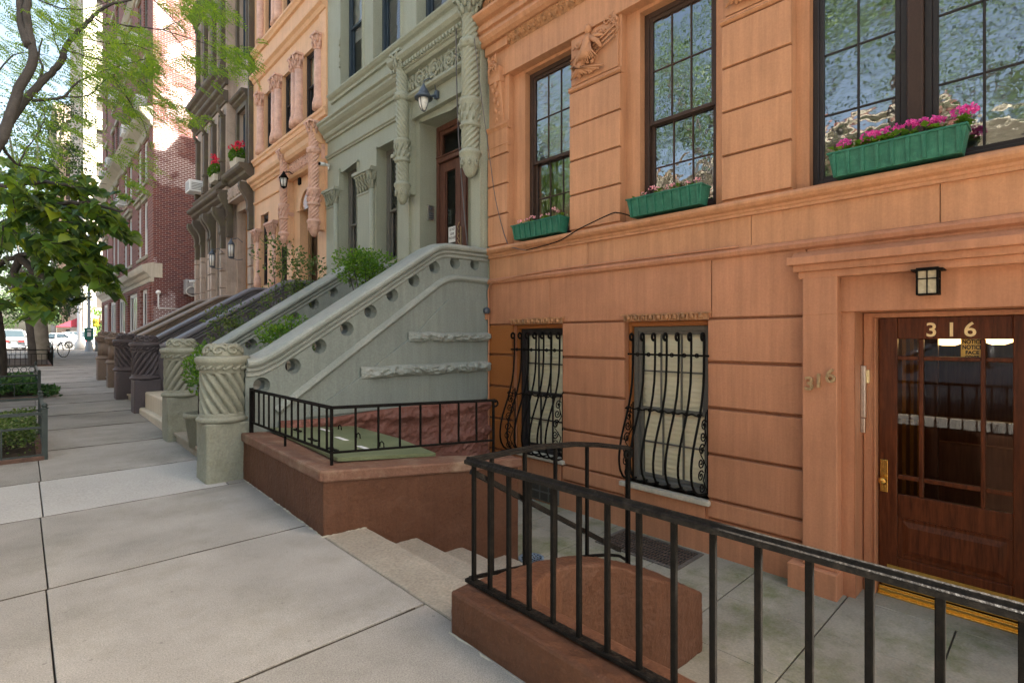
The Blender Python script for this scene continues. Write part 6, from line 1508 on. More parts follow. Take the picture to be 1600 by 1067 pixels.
limb(tk, [j, onD(-30, 262, 5.9), onD(8, 205, 6.1), onD(30, 140, 6.3), onD(52, 92, 6.4), onD(43, 40, 6.5), onD(42, -20, 6.6), onD(36, -90, 6.8)], [.09, .07, .055, .052, .047, .042, .038, .025], 9, .008, rng)
limb(tk, [onD(44, 72, 6.4), onD(34, 40, 6.5), onD(31, 0, 6.6), onD(28, -60, 6.8)], [.05, .045, .04, .03], 7, .005, rng)
limb(tk, [j, onD(-20, 235, 6.0), onD(15, 190, 6.4), onD(50, 145, 6.7), onD(80, 115, 6.9), onD(97, 92, 7.0), onD(104, 70, 7.1), onD(128, 44, 7.2), onD(150, 22, 7.3), onD(172, 8, 7.4), onD(203, 0, 7.6), onD(240, -20, 7.9)], [.075, .06, .048, .043, .038, .038, .032, .027, .022, .018, .013, .008], 9, .006, rng)
obj('trunk', tk, M['bark'], LT)
tw = MB()
twigs = []
def twig(pts, r0, r1=.004, D=7):
    P = [onD(x, y, D+.15*i) for i, (x, y) in enumerate(pts)]; n = len(P)
    o = limb(tw, P, [r0+(r1-r0)*i/(n-1) for i in range(n)], 5, .006, rng); twigs.append(o)
twig([(50, 157), (75, 156), (100, 151), (115, 135), (128, 125), (165, 111), (210, 97), (238, 90)], .022, .004, 6.7)
twig([(100, 151), (125, 152), (145, 145), (170, 120), (180, 117)], .012, .004, 6.9)
twig([(150, 30), (165, 38), (190, 40), (228, 44), (255, 47), (270, 38), (290, 30)], .016, .005, 7.3)
twig([(255, 47), (280, 55), (300, 62), (325, 70), (345, 84)], .009, .003, 7.7)
twig([(262, 44), (283, 70), (298, 92), (310, 110)], .007, .002, 7.8)
twig([(236, -4), (262, 22), (275, 36), (300, 60)], .010, .003, 7.5)
twig([(105, 80), (140, 90), (165, 97), (205, 118), (235, 138), (262, 160), (285, 178)], .011, .003, 7.1)
twig([(130, 60), (170, 68), (205, 70), (240, 82), (275, 92), (300, 98)], .009, .003, 7.2)
twig([(165, 112), (190, 135), (205, 165), (225, 195), (236, 235)], .012, .003, 7.2)
twig([(172, 120), (196, 150), (215, 180), (238, 200)], .008, .003, 7.3)
twig([(0, 222), (12, 242), (30, 258), (55, 262), (70, 268), (88, 272)], .022, .006, 6.2)
twig([(30, 258), (40, 235), (55, 215), (70, 185), (62, 160)], .010, .004, 6.4)
twig([(0, 110), (20, 88), (45, 82), (75, 88)], .010, .004, 6.6); twig([(60, 130), (66, 105), (60, 85), (66, 60)], .022, .01, 7.2)
twig([(97, 92), (85, 60), (78, 30), (60, 5)], .010, .004, 7.2); twig([(128, 44), (110, 25), (100, 0)], .009, .004, 7.3)
twig([(60, 0), (90, 12), (120, 15), (150, 10), (180, -5)], .010, .004, 6.8); twig([(240, 0), (270, -10), (310, 5), (340, 20), (365, 40)], .012, .003, 7.4)
twig([(300, 100), (330, 96), (360, 92), (392, 100)], .006, .002, 7.8)
obj('twigs', tw, M['bark'], LT)
lf = MB()
def foliage(cl, D0, D1, ln, nl, ls):
    for (cx, cy, rx, ry, n, dirx) in cl:
        for _ in range(n):
            x = rng.gauss(cx, rx*.5); y = rng.gauss(cy, ry*.5)
            p = onD(x, y, rng.uniform(D0, D1)); d = Vector((dirx*.8+rng.uniform(-.6, .6), rng.uniform(-.6, .6), rng.uniform(-.35, .25)))
            spray(lf, p, d, ln*rng.uniform(.7, 1.2), nl, ls, rng)
for tg in twigs:
    for p in tg[2::2]:
        for _ in range(1):
            spray(lf, p, rv(rng)+Vector((.5, -.3, 0)), .17, 8, .05, rng)
foliage([(30, 25, 60, 40, 70, 1), (95, 45, 60, 55, 90, 1), (150, 80, 60, 40, 90, 1), (200, 55, 50, 25, 45, 1), (205, 95, 45, 35, 55, 1), (25, 110, 50, 50, 45, 1), (130, 120, 50, 30, 60, 1),
         (180, 150, 45, 30, 45, 1), (225, 110, 30, 30, 36, 1), (245, 165, 40, 22, 36, 1), (225, 130, 25, 25, 20, 1), (190, 175, 25, 20, 18, 1), (275, 185, 30, 12, 24, 1), (300, 110, 50, 40, 20, 1), (285, 90, 30, 12, 16, 1),
         (350, 78, 45, 22, 50, 1), (372, 100, 24, 20, 34, 1), (335, 105, 25, 10, 12, 1), (310, 12, 45, 22, 80, 1), (275, 5, 40, 18, 30, 1), (30, 205, 50, 45, 40, 1), (110, 190, 40, 35, 32, 1), (135, 215, 25, 35, 14, 1), (80, 235, 60, 30, 34, 1), (200, 290, 30, 25, 20, 1), (180, 240, 26, 12, 14, 1), (215, 255, 22, 14, 12, 1)],
        6.3, 8.4, .20, 9, .055)
foliage([(60, 130, 90, 120, 60, 1), (160, 60, 90, 60, 60, 1), (40, 260, 60, 60, 50, 1), (-60, 60, 60, 120, 60, 1), (-30, 240, 40, 60, 30, 1)], 9, 12, .28, 9, .075)
obj('foliage', lf, M['leafL'], LT)
# broad-leaved tree
BT = thing('catalpa_tree', 'tree with large dark heart-shaped leaves hanging over the planted beds at the left', 'tree', (-.42, 15.4, .8))
tk = MB(); limb(tk, [(-.42, 15.4, .6), (-.40, 15.4, 1.8), (-.5, 15.1, 3.0), (-.7, 14.2, 4.0)], [.22, .19, .17, .15], 14, .012, rng)
for tg in [[(-.5, 15.1, 3.0), onD(-10, 420, 9.6), onD(30, 400, 9), onD(70, 395, 8.6), onD(115, 390, 8.4)], [(-.5, 15.1, 3.0), onD(-20, 370, 9.5), onD(30, 340, 8.6), onD(90, 320, 8), onD(140, 318, 7.7), onD(190, 330, 7.5)],
           [(-.7, 14.2, 4.0), onD(-30, 300, 9), onD(20, 290, 8.4), onD(80, 285, 8), onD(130, 295, 7.8)], [onD(30, 400, 9), onD(60, 430, 8.8), onD(100, 440, 8.6), onD(150, 425, 8.4)], [onD(30, 400, 9), onD(20, 440, 8.8), onD(30, 470, 8.6)]]:
    P = [Vector(p) for p in tg]; limb(tk, P, [.07*(1-.8*i/(len(P)-1)) for i in range(len(P))], 6, .02, rng)
obj('trunk', tk, M['bark'], BT)
def heart(mb, c, d, n, s):
    c = Vector(c); d = Vector(d).normalized(); u = d.cross(Vector(n))
    if u.length < .05: u = d.orthogonal()
    u.normalize(); w = u.cross(d)
    pts = [(0, 0), (-.10, .22), (.02, .44), (.28, .50), (.58, .36), (.84, .14), (1.06, 0), (.84, -.14), (.58, -.36), (.28, -.50), (.02, -.44), (-.10, -.22)]
    mid = [(.30, 0), (.65, 0)]
    V = [c+d*a*s+u*b*s+w*(abs(b)*s*.35-(a*a)*s*.22) for a, b in pts]+[c+d*a*s-w*(a*a)*s*.22 for a, b in mid]
    mb.add(V, [(0,1,12),(1,2,12),(2,3,12),(3,4,13,12),(4,5,13),(5,6,13),(6,7,13),(7,8,13),(8,9,12,13),(9,10,12),(10,11,12),(11,0,12)], True)
lf = MB(); bt_ = MB()
for (cx, cy, rx, ry, n) in [(55, 395, 90, 58, 190), (50, 330, 90, 42, 95), (110, 420, 45, 40, 130), (90, 290, 60, 18, 60), (120, 310, 40, 18, 50), (178, 325, 22, 22, 50), (190, 352, 16, 22, 34), (200, 372, 8, 12, 7), (150, 300, 30, 10, 12), (158, 410, 14, 34, 40), (170, 455, 10, 10, 7),
                            (40, 455, 50, 22, 90), (15, 300, 45, 30, 70), (65, 495, 14, 14, 12), (60, 270, 60, 12, 24), (110, 345, 40, 25, 60), (-50, 380, 40, 90, 70), (140, 470, 26, 8, 8)]:
    for _ in range(max(1, int(n*.17))):
        x = cx+rx*rng.uniform(-1.12, 1.12); y = cy+ry*max(-1.35, min(1.35, rng.gauss(0, .62)))
        c = onD(x, y, rng.uniform(7.3, 9.6)); ax = Vector((rng.uniform(-.8, 1), rng.uniform(-1, .6), rng.uniform(-.7, .15))).normalized(); ln = rng.uniform(.25, .5)
        bt_.tube([c-ax*ln*.6, c, c+ax*ln*.6-Vector((0, 0, .04))], [.009, .006, .003], 4)
        for k in range(rng.randint(8, 13)):
            u = k/10-.6; sd = Vector((ax.y, -ax.x, 0)); sd = sd.normalized() if sd.length > .01 else Vector((1, 0, 0))
            d = ax*.6+sd*(1 if k % 2 else -1)*rng.uniform(.4, 1.1)+Vector((0, 0, rng.uniform(-.6, .0)))
            heart(lf, c+ax*ln*u+Vector((rng.uniform(-.03, .03), 0, rng.uniform(-.05, .03))), d, (rng.uniform(-.4, .4), rng.uniform(-.4, .4), 1), rng.uniform(.11, .21))
obj('branchlets', bt_, M['bark'], BT)
obj('foliage', lf, M['leafB'], BT)
# generic street tree
def street_tree(name, label, x, y, zb, h, r, lobes, nleaf, ls, lm, bk, seed, group=None, forks=6, loose=1.0):
    rg = random.Random(seed); t = thing(name, label, 'tree', (x, y, zb), group)
    mb = MB(); b_ = Vector((x, y, zb-.1)); top = Vector((x+rg.uniform(-.3, .3), y+rg.uniform(-.3, .3), zb+h))
    limb(mb, [b_, b_+(top-b_)*.3+Vector((.04, 0, 0)), b_+(top-b_)*.65, top], [r*1.15, r*.92, r*.8, r*.6], 12, .01, rg)
    ends = []
    for (c, rad) in lobes:
        c = Vector(c); st_ = b_+(top-b_)*rg.uniform(.6, 1)
        m_ = (st_+c)/2+Vector((0, 0, -.1*rad)); limb(mb, [st_, m_, c], [r*.45, r*.25, r*.1], 6, .03, rg)
        for _ in range(4):
            e = c+rv(rg)*rad*.8; limb(mb, [c, (c+e)/2+rv(rg)*.08, e], [r*.12, r*.07, .01], 4, .01, rg); ends.append((e, rad*.5))
        ends.append((c, rad*.6))
    obj('trunk', mb, bk, t)
    lf = MB(); per = nleaf//len(ends)
    for e, q in ends:
        for k in range(per):
            v = rv(rg)*q*(rg.random()**.45)*loose; leafquad(lf, e+Vector((v.x, v.y, v.z*.75)), rv(rg)+Vector((0, 0, -.3)), rv(rg), ls*rg.uniform(.6, 1.3), ls*.62, .2)
    obj('crown', lf, lm, t); return t
street_tree('street_tree', 'thin dark-trunked street tree in the far fenced bed', .33, 25.6, 1.02, 3.4, .12, [(onD(45, 420, 20), 1.3), (onD(75, 455, 20.5), 1.1), (onD(10, 400, 21), 1.4), (onD(60, 360, 21), 1.3), (onD(20, 330, 20), 1.3), (onD(-40, 380, 20), 1.6)], 5200, .13, M['leafF'], M['bark'], 31)
street_tree('street_tree', 'thick pale-trunked street tree behind the far fenced bed', .62, 29.0, 1.10, 4.4, .27, [(onD(95, 465, 24), 1.0), (onD(70, 440, 25), 1.5), (onD(110, 470, 26), .8), (onD(30, 250, 25), 1.7), (onD(60, 200, 25), 1.6), (onD(10, 180, 26), 1.8), (onD(90, 250, 26), 1.2), (onD(100, 180, 25), 1.0), (onD(40, 300, 24), 1.6), (onD(20, 470, 26), 1.2)], 8500, .13, M['leafF'], M['barkP'], 32)
street_tree('street_tree', 'small bright tree standing at the far corner beside the traffic signal', 5.0, 57.5, 1.14, 3.2, .08, [((4.9, 57.5, 3.0), .9), ((5.0, 57.3, 4.2), .7), ((5.1, 57.6, 2.0), .9)], 1500, .14, M['leafS'], M['bark'], 33)
street_tree('street_tree', 'round tree beyond the cross street behind the white car', .9, 76.5, 1.14, 4.0, .16, [((.6, 76, 6), 2.6), ((2.2, 77, 5), 1.7), ((-1, 76, 5.4), 2.2)], 3600, .26, M['leafF'], M['bark'], 34)
op = street_tree('street_tree', 'tree across the street opposite the house next door, out to the right', -11.7, -3.2, .67, 4.5, .2, [((-11.4, -3, 7.4), 2.0), ((-10.3, -4.4, 6.4), 1.6), ((-12.6, -2, 6.2), 1.7), ((-11, -1.4, 8.2), 1.6), ((-12.2, -4.4, 8.4), 1.6), ((-11.4, -3.2, 9.8), 1.5), ((-10.2, -2, 5.6), 1.3)], 5200, .12, M['leafF'], M['bark'], 35)
op.scale = (1.7, 1.7, 1.75)
for k, (y, rz, lb) in enumerate(((3.6, 1.9, 'tree across the street opposite the brown railing'), (10.2, 3.6, 'tree across the street opposite the green house'), (23.5, 2.6, 'tree across the street opposite the brown house'), (16.8, 5.2, 'tree across the street opposite the peach house'), (-10, .8, 'tree across the street at the far end of the row'))):
    copy_tree(op, loc=(-11.7, y, zs(y)), rz=rz, label=lb)
nb = street_tree('street_tree', 'street tree on this side just behind the viewpoint', -1.0, -5.0, .67, 4.0, .17, [((-.6, -5, 7.2), 1.8), ((.8, -5.6, 6.6), 1.4), ((-2, -4.2, 6.4), 1.6), ((-1, -3.6, 8.2), 1.5)], 5000, .16, M['leafF'], M['bark'], 36)
# ---------------------------------------------------------------- planted beds with low iron guards
def guard(name, label, x0, x1, y0, y1, h, hoops, mat, sp=.42, slatted=False):
    t = thing(name, label, 'fence', ((x0+x1)/2, y0, zs(y0)))
    def z(y): return zs(y)
    def run(a, b, hoop):
        mb = MB(); d = (Vector(b)-Vector(a)); n = max(2, int(round(d.length/(.14 if slatted else sp))))
        za, zb_ = z(a[1]), z(b[1])
        for (q, w) in ((h, .032), (h-.15, .022), (.05, .022)): mb.bar((a[0], a[1], za+q), (b[0], b[1], zb_+q), w)
        for i in range(1, n):
            u = i/n; x, y = a[0]+d.x*u, a[1]+d.y*u; q = za+(zb_-za)*u
            if not hoop: mb.bar((x, y, q+.05), (x, y, q+h-.15), .014)
        if hoop:
            m_ = max(2, int(d.length/.13))
            for i in range(m_):
                u = (i+.5)/m_; c = Vector((a[0]+d.x*u, a[1]+d.y*u, za+h-.075)); dn = d.normalized()
                mb.tube([c+Vector((dn.x*.055*math.cos(k*.6283), dn.y*.055*math.cos(k*.6283), .06*math.sin(k*.6283))) for k in range(10)], .007, 4, closed=True)
        obj('panel', mb, mat, t)
    run((x0, y0, 0), (x1, y0, 0), hoops[0]); run((x1, y0, 0), (x1, y1, 0), hoops[1]); run((x0, y1, 0), (x1, y1, 0), hoops[2])
    for (x, y) in ((x0, y0), (x1, y0), (x1, y1), (x0, y1)):
        mb = MB(); mb.bar((x, y, z(y)-.05), (x, y, z(y)+h+.05), .05); mb.ball((x, y, z(y)+h+.08), .028, 8); mb.lathe(x, y, [(.03, z(y)+h+.045), (.035, z(y)+h+.055), (.02, z(y)+h+.062)], 8); obj('post', mb, mat, t)
    mb = MB()
    for (a, b, c, d) in ((x0, x1, y0-.03, y0+.07), (x0, x1, y1-.07, y1+.03), (x1-.07, x1+.03, y0+.071, y1-.071)):
        mb.hexa([(a,c,z(c)-.02),(b,c,z(c)-.02),(b,d,z(d)-.02),(a,d,z(d)-.02),(a,c,z(c)+.045),(b,c,z(c)+.045),(b,d,z(d)+.045),(a,d,z(d)+.045)])
    obj('edging', mb, surf(label[:12]+'_edging', (.10, .06, .045), rough=.8, var=.3, vscale=12, bump=.5), t, bevel=.01)
    so = MB(); so.add([(x0,y0,z(y0)+.035),(x1,y0,z(y0)+.035),(x1,y1,z(y1)+.035),(x0,y1,z(y1)+.035)], [(0,1,2,3)]); s_ = obj('bed_soil', so, M['soil']); s_['kind'] = 'structure'
    return t
darkgreen = surf('dark_green_iron', (.035, .045, .043), rough=.45, var=.2, vscale=10, bump=.3)
guard('bed_fence', 'dark green iron fence around the nearest planted bed with boxwood', -1.15, .19, 7.56, 9.1, .50, (0, 0, 0), darkgreen, .36)
guard('bed_fence', 'iron fence with a ring-pattern back rail around the ivy bed', -1.15, .27, 13.9, 17.0, .46, (0, 0, 1), darkgreen, .4)
guard('bed_fence', 'dense slatted iron fence around the far tree bed beside the bicycle', -1.1, .82, 24.7, 29.6, .58, (0, 0, 0), M['iron'], .14, True)
def cover(name, label, x0, x1, y0, y1, z0, hh, n, ls, mat, seed):
    rg = random.Random(seed); mb = MB()
    for k in range(n):
        x = x0+(x1-x0)*rg.random(); y = y0+(y1-y0)*rg.random()
        q = hh*(.35+.65*(.5+.5*noise.noise(Vector((x*2.2, y*2.2, seed)))))*rg.random()**.4
        leafquad(mb, (x, y, zs(y)+z0+q), rv(rg, -.2), rv(rg), ls*rg.uniform(.6, 1.3), ls*.7, .2, .1)
    o = obj(name, mb, mat); o['kind'] = 'stuff'; o['label'] = label; o['category'] = 'ground cover'
cover('boxwood', 'clipped yellow-green boxwood filling the nearest bed', -1.1, .13, 7.66, 9.0, .05, .46, 9000, .035, M['leafX'], 41)
cover('ivy', 'leafy green ivy filling the bed with the ring-pattern fence', -1.1, .22, 13.95, 16.95, .04, .34, 4200, .09, M['leafI'], 42)
cover('ivy', 'ivy spilling over the pavement beside the ivy bed', .2, .55, 13.9, 14.9, .0, .22, 420, .08, M['leafI'], 43)
# ---------------------------------------------------------------- cars
def car(label, paint, group=None, loc=None, rz=0.0, kind='sedan'):
    """car along local X (front = +X), built about its own centre on the ground"""
    t = thing('parked_car', label, 'car', (0, 0, 0), group)
    W = .88
    if kind == 'sedan': side = [(-2.25, .30), (-2.30, .62), (-2.22, .93), (-1.75, 1.0), (-1.15, 1.06), (.75, 1.0), (1.7, .88), (2.2, .70), (2.30, .48), (2.22, .28)]; roof = [(-1.65, 1.02), (-1.05, 1.38), (-.55, 1.45), (.1, 1.44), (.45, 1.36), (1.1, 1.0)]
    else: side = [(-2.25, .32), (-2.32, .70), (-2.25, 1.05), (-1.6, 1.12), (.75, 1.10), (1.8, 1.0), (2.22, .82), (2.3, .5), (2.22, .3)]; roof = [(-2.2, 1.1), (-2.0, 1.62), (-1.5, 1.72), (.1, 1.70), (.5, 1.60), (1.05, 1.1)]
    mb = MB(); xs = [-1.42, 1.42]; n = 46
    def top(x):
        for (a, za), (b, zb) in zip(side[1:-1][:-1], side[1:-1][1:]):
            if a <= x <= b: return za+(zb-za)*(x-a)/(b-a) if b > a else za
        return side[1][1] if x < side[1][0] else side[-2][1]
    def bot(x):
        z = .24
        for c in xs:
            d = abs(x-c)
            if d < .37: z = max(z, .32+math.sqrt(max(0, .37**2-d*d)))
        return z
    cols_ = []
    X_s = sorted(set([-2.3+4.6*i/n for i in range(n+1)]))
    for x in X_s:
        zt, zb = top(x), bot(x); ew = W*(1-.22*max(0, (abs(x)-1.5)/.8)**2)
        cols_.append([(x, -ew*.9, zb), (x, -ew, zb+.02), (x, -ew*1.0, (zb+zt)/2+.05), (x, -ew*.97, zt-.08), (x, -ew*.86, zt), (x, 0, zt+.035), (x, ew*.86, zt), (x, ew*.97, zt-.08), (x, ew*1.0, (zb+zt)/2+.05), (x, ew, zb+.02), (x, ew*.9, zb)])
    V = [p for c in cols_ for p in c]; m_ = 11
    fs = [(i*m_+k, i*m_+k+1, (i+1)*m_+k+1, (i+1)*m_+k) for i in range(len(cols_)-1) for k in range(m_-1)]+[(i*m_+m_-1, i*m_, (i+1)*m_, (i+1)*m_+m_-1) for i in range(len(cols_)-1)]
    fs += [tuple(range(m_)), tuple((len(cols_)-1)*m_+k for k in range(m_-1, -1, -1))]
    mb.add(V, fs, True)
    # roof panel and pillars over the glass house
    rt = [(a, b) for a, b in roof]; V = []
    for (x, z) in rt:
        k = (z-rt[0][1])/(max(q for _, q in rt)-rt[0][1]+1e-6); w_ = W*(.93-.20*k); V += [(x, -w_, z), (x, -w_*.9, z+.025), (x, w_*.9, z+.025), (x, w_, z)]
    i0, i1 = 1, len(rt)-2
    mb.add(V[i0*4:(i1+1)*4], [(i*4+k, i*4+k+1, (i+1)*4+k+1, (i+1)*4+k) for i in range(i1-i0) for k in range(3)], True)
    for sgn in (0, 3):
        for (p, q) in ((0, 1), (i1, len(rt)-1)): mb.tube([V[p*4+sgn], V[q*4+sgn]], .045, 6)
        y = V[2*4+sgn][1]; mb.tube([(-.35, W*.93*(1 if y > 0 else -1), top(-.35)-.03), (-.32, y, rt[2][1])], .045, 6)
    obj('body', mb, paint, t)
    g = MB(); Vg = [(p[0]*.985, p[1]*.965, p[2]-.02) for p in V]
    g.add(Vg, [(i*4+k, i*4+k+1, (i+1)*4+k+1, (i+1)*4+k) for i in range(len(rt)-1) for k in range(3)])
    for s_ in (0, 3): g.add([Vg[i*4+s_] for i in range(len(rt))], [tuple(range(len(rt)))])
    obj('windows', g, surf('car_glass', (.03, .045, .055), rough=.08, var=0, grain=0, bump=0, spec=.8) if 'car_glass' not in bpy.data.materials else bpy.data.materials['car_glass'], t)
    for x in xs:
        for s_ in (-1, 1):
            v0 = MB(); v0.lathe(0, 0, [(.20, -.10), (.30, -.11), (.325, -.08), (.325, .08), (.30, .11), (.20, .10)], 24); wm_ = MB(); wm_.v = [(x+a, s_*(W-.10)+c, .325+b) for a, b, c in v0.v]; wm_.f = v0.f; wm_.sm = v0.sm
            w_ = obj('wheel', wm_, M['rubber'], t)
            r = MB(); yo = s_*(W+.012)
            for k in range(10): a = k*.6283; r.hexa([(x+.03*math.cos(a)-.02*math.sin(a), yo-.03, .325+.03*math.sin(a)+.02*math.cos(a)), (x+.03*math.cos(a)+.02*math.sin(a), yo-.03, .325+.03*math.sin(a)-.02*math.cos(a)), (x+.2*math.cos(a)+.015*math.sin(a), yo-.03, .325+.2*math.sin(a)-.015*math.cos(a)), (x+.2*math.cos(a)-.015*math.sin(a), yo-.03, .325+.2*math.sin(a)+.015*math.cos(a)), (x+.03*math.cos(a)-.02*math.sin(a), yo, .325+.03*math.sin(a)+.02*math.cos(a)), (x+.03*math.cos(a)+.02*math.sin(a), yo, .325+.03*math.sin(a)-.02*math.cos(a)), (x+.2*math.cos(a)+.015*math.sin(a), yo, .325+.2*math.sin(a)-.015*math.cos(a)), (x+.2*math.cos(a)-.015*math.sin(a), yo, .325+.2*math.sin(a)+.015*math.cos(a))])
            r.tube([(x+.205*math.cos(k*.5236), yo-.015, .325+.205*math.sin(k*.5236)) for k in range(12)], .018, 5, closed=True); obj('rim', r, M['chrome'], w_)
    for s_ in (-1, 1):
        h = MB(); h.box(-2.32, -2.24, s_*.48-.2, s_*.48+.2, .70, .84); obj('tail_light', h, surf('red_lens', (.5, .02, .02), rough=.2, var=0, bump=0) if 'red_lens' not in bpy.data.materials else bpy.data.materials['red_lens'], t, bevel=.02)
        h = MB(); h.box(2.14, 2.27, s_*.55-.2, s_*.55+.2, .60, .72); obj('headlight', h, M['frost'], t, bevel=.02)
        h = MB(); h.box(.55, .72, s_*(W+.02)-.08, s_*(W+.02)+.08, 1.0, 1.12); obj('mirror', h, paint, t, bevel=.03)
    h = MB(); h.box(-2.335, -2.3, -.17, .17, .5, .62); obj('number_plate', h, M['white'], t)
    if loc is not None: t.location = loc; t.rotation_euler.z = rz
    return t
car('white saloon car turning across the far end of the pavement behind the bicycle', M['carW'], None, (2.45, 66, 1.0), R(152)); wc = bpy.data.objects['parked_car']
gc = car('silver estate car far off behind the tree trunks', M['carG'], None, (-.8, 62.5, 1.0), R(100), 'suv')
copy_tree(gc, loc=(-1.6, 70, 1.0), rz=R(200), label='silver estate car crossing at the far left of the junction')
copy_tree(gc, loc=(3.9, 76.2, 1.0), rz=R(178), label='silver estate car parked beyond the white saloon')
pc = car('dark blue-grey car parked at the kerb across from the mahogany door', M['carD'], None, (-2.5, 1.2, .53), R(90))
copy_tree(gc, loc=(-2.5, 6.8, .56), rz=R(90), label='silver estate car parked at the kerb beside the nearest planted bed')
c3 = copy_tree(wc, loc=(-2.5, 44, 1.0), rz=R(90), label='white car parked along the kerb far up the street')
# ---------------------------------------------------------------- bicycle
t = thing('bicycle', 'dark bicycle leaning on the rack beside the far tree bed', 'bicycle', (1.1, 31.4, zs(31)))
A, B_ = Vector((1.42, 31.2, zs(31)+.34)), Vector((.86, 32.0, zs(31)+.34)); dv = (A-B_).normalized()
for c in (A, B_):
    mb = MB(); mb.tube([c+dv*.33*math.cos(k*.19635)+Vector((0, 0, .33*math.sin(k*.19635))) for k in range(32)], .018, 6, closed=True); w_ = obj('wheel', mb, M['rubber'], t)
    mb = MB()
    for k in range(14): a = k*.4488; mb.tube([c, c+dv*.32*math.cos(a)+Vector((0, 0, .32*math.sin(a)))], .003, 3)
    mb.ball(c, .03, 6); obj('spokes', mb, M['chrome'], w_)
mb = MB(); L_ = (A-B_).length; P = lambda u, z: B_+dv*L_*u+Vector((0, 0, z))
for a, b in (((.0, 0), (.42, -.04)), ((.0, 0), (.33, .42)), ((.42, -.04), (.33, .48)), ((.42, -.04), (.86, .38)), ((.33, .42), (.84, .46)), ((.86, .30), (.84, .54)), ((.86, .38), (1.0, 0))): mb.tube([P(*a), P(*b)], .017, 6)
obj('frame', mb, M['darkmetal'], t)
mb = MB(); s_ = Vector((dv.y, -dv.x, 0)); mb.tube([P(.84, .54)+s_*.25+dv*-.02, P(.88, .58)+s_*.12, P(.84, .56), P(.88, .58)-s_*.12, P(.84, .54)-s_*.25], .013, 6); obj('handlebar', mb, M['iron'], t)
mb = MB(); mb.ball(P(.31, .52), .12, 8, sz=.3, sx=.9, sy=.9); obj('saddle', mb, M['rubber'], t)
t = thing('bike_rack', 'pale blue-grey hoop bicycle rack at the corner of the far tree bed', 'rack', (.9, 31, zs(31)))
mb = MB(); mb.tube([(.50+.55*u, 30.9, zs(31)+(.0 if u in (0, 1) else .0)+.78*math.sin(math.pi*u)**.5) for u in [i/14 for i in range(15)]], .06, 8); obj('hoop', mb, surf('blue_grey_paint', (.33, .42, .47), rough=.4), t)
# ---------------------------------------------------------------- street furniture up the street
z_ = 1.14
t = thing('mailbox', 'small dark green relay mailbox on a flared grey post up the pavement', 'mailbox', (3.2, 43.5, z_))
mb = MB(); mb.box(3.0, 3.45, 43.3, 43.6, z_+.72, z_+1.5); mb.box(2.98, 3.47, 43.28, 43.62, z_+1.46, z_+1.53); obj('box', mb, surf('mailbox_green', (.02, .13, .10), rough=.5), t, bevel=.03)
mb = MB(); mb.box(3.14, 3.32, 43.28, 43.3, z_+.98, z_+1.25); mb.box(3.12, 3.34, 43.28, 43.3, z_+1.35, z_+1.42); obj('label', mb, M['white'], t)
mb = MB(); mb.lathe(3.22, 43.45, [(.20, z_-.05), (.20, z_+.05), (.11, z_+.45), (.07, z_+.75)], 8); obj('post', mb, surf('grey_post', (.25, .28, .3), rough=.5), t)
t = thing('street_lamp', 'tall grey street lamp pole rising behind the green mailbox', 'street lamp', (3.35, 45, z_))
mb = MB(); mb.lathe(3.35, 45, [(.22, z_), (.2, z_+.5), (.11, z_+.8), (.09, z_+4), (.07, z_+8.5)], 10); mb.tube([(3.35, 45, z_+8.4), (2.8, 45, z_+9), (1.8, 45, z_+9.2)], .05, 6); mb.tube([(3.35, 45, z_+4.3), (2.3, 45.2, z_+4.9)], .05, 6); obj('pole', mb, bpy.data.materials['grey_post'], t)
mb = MB(); mb.box(1.4, 1.9, 44.88, 45.12, z_+9.1, z_+9.22); obj('lamp_head', mb, M['frameG'], t, bevel=.03)
t = thing('sign_pole', 'thick pale pole left of the green mailbox', 'pole', (3.3, 50, z_))
mb = MB(); mb.lathe(3.25, 51, [(.32, z_), (.30, z_+.5), (.15, z_+.8), (.14, z_+9)], 12); obj('pole', mb, M['white'], t)
t = thing('traffic_signal', 'pair of yellow traffic signal heads at the far corner', 'traffic light', (5.1, 60, 3))
yl_ = surf('signal_yellow', (.75, .33, .04), rough=.5)
for x in (4.65, 5.35): mb = MB(); mb.box(x, x+.5, 58.9, 59.3, 3.0, 3.75); mb.box(x+.1, x+.4, 58.75, 58.9, 3.1, 3.65); obj('signal_head', mb, yl_, t, bevel=.03)
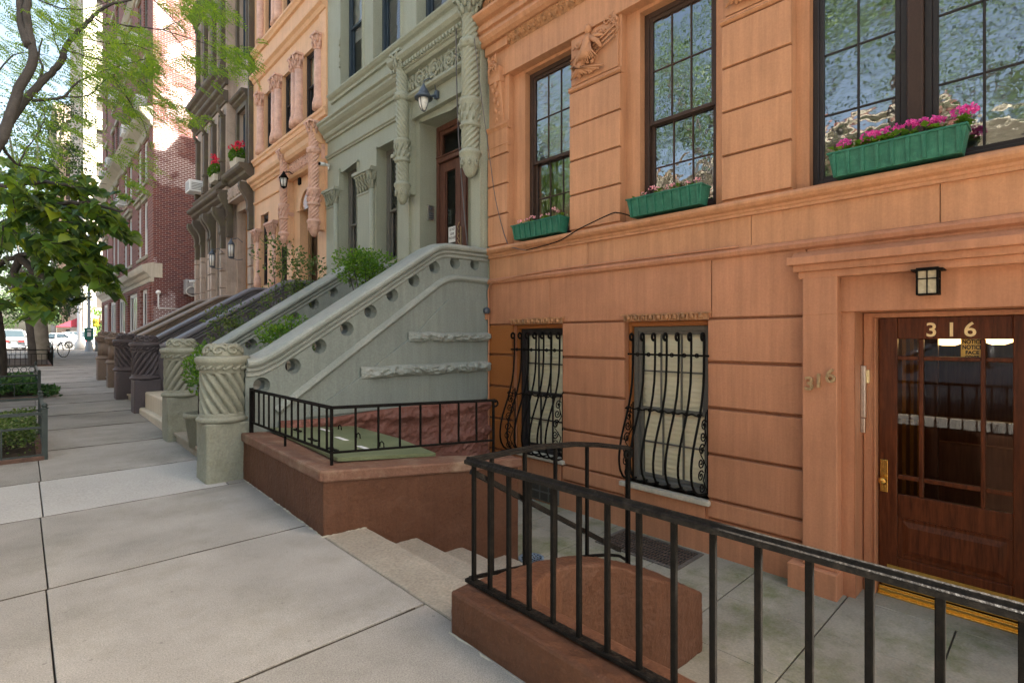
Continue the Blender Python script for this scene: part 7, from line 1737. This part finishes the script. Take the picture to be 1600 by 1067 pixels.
mb = MB(); mb.lathe(5.25, 59.3, [(.1, 1.1), (.08, 4.0)], 8); mb.bar((4.8, 59.2, 3.4), (5.6, 59.2, 3.4), .06); obj('pole', mb, M['frameG'], t)
t = thing('litter_bin', 'grey litter bin on the pavement beside the green mailbox', 'bin', (3.75, 43.2, z_))
mb = MB(); mb.lathe(3.8, 43.8, [(.22, z_), (.25, z_+.8), (.28, z_+.82), (.28, z_+.9), (.2, z_+.9)], 14); obj('bin', mb, bpy.data.materials['grey_post'], t)
# ---------------------------------------------------------------- sky, sun, camera
w = bpy.data.worlds.new('World'); scene.world = w; w.use_nodes = True; nt = w.node_tree
bg = nt.nodes['Background']; sk = nt.nodes.new('ShaderNodeTexSky'); sk.sky_type = 'NISHITA'; sk.sun_disc = False
EL = R(47); AX, AY = .72, -.69
sk.sun_elevation = EL; sk.sun_rotation = math.atan2(AX, AY); sk.dust_density = 4.5; sk.air_density = 1.0; sk.ozone_density = 1.0
tm = nt.nodes.new('ShaderNodeVectorMath'); tm.operation = 'MULTIPLY'; tm.inputs[1].default_value = (1.09, 1.0, .85)      # camera balanced for open shade
nt.links.new(sk.outputs[0], tm.inputs[0]); nt.links.new(tm.outputs[0], bg.inputs[0]); bg.inputs[1].default_value = .065
sl = bpy.data.lights.new('sun', 'SUN'); sl.energy = 5.0; sl.angle = R(.6); sl.color = (1, .94, .84)
so = bpy.data.objects.new('sun', sl); COL.objects.link(so); so.location = (10, -10, 30)
so.rotation_euler = Vector((AX*math.cos(EL), AY*math.cos(EL), math.sin(EL))).to_track_quat('Z', 'Y').to_euler()
cam = bpy.data.cameras.new('camera'); co = bpy.data.objects.new('camera', cam); COL.objects.link(co); scene.camera = co
co.location = (0, 0, EZ); co.rotation_euler = (R(90), 0, -PSI); cam.sensor_width = 36; cam.lens = 36*F/1600; cam.shift_y = -5.5/1600; cam.clip_end = 2000; cam.clip_start = .05
vs = scene.view_settings; vs.view_transform = 'Standard'; vs.look = 'None'; vs.exposure = 3.32; vs.gamma = 1
scene.render.engine = 'CYCLES'
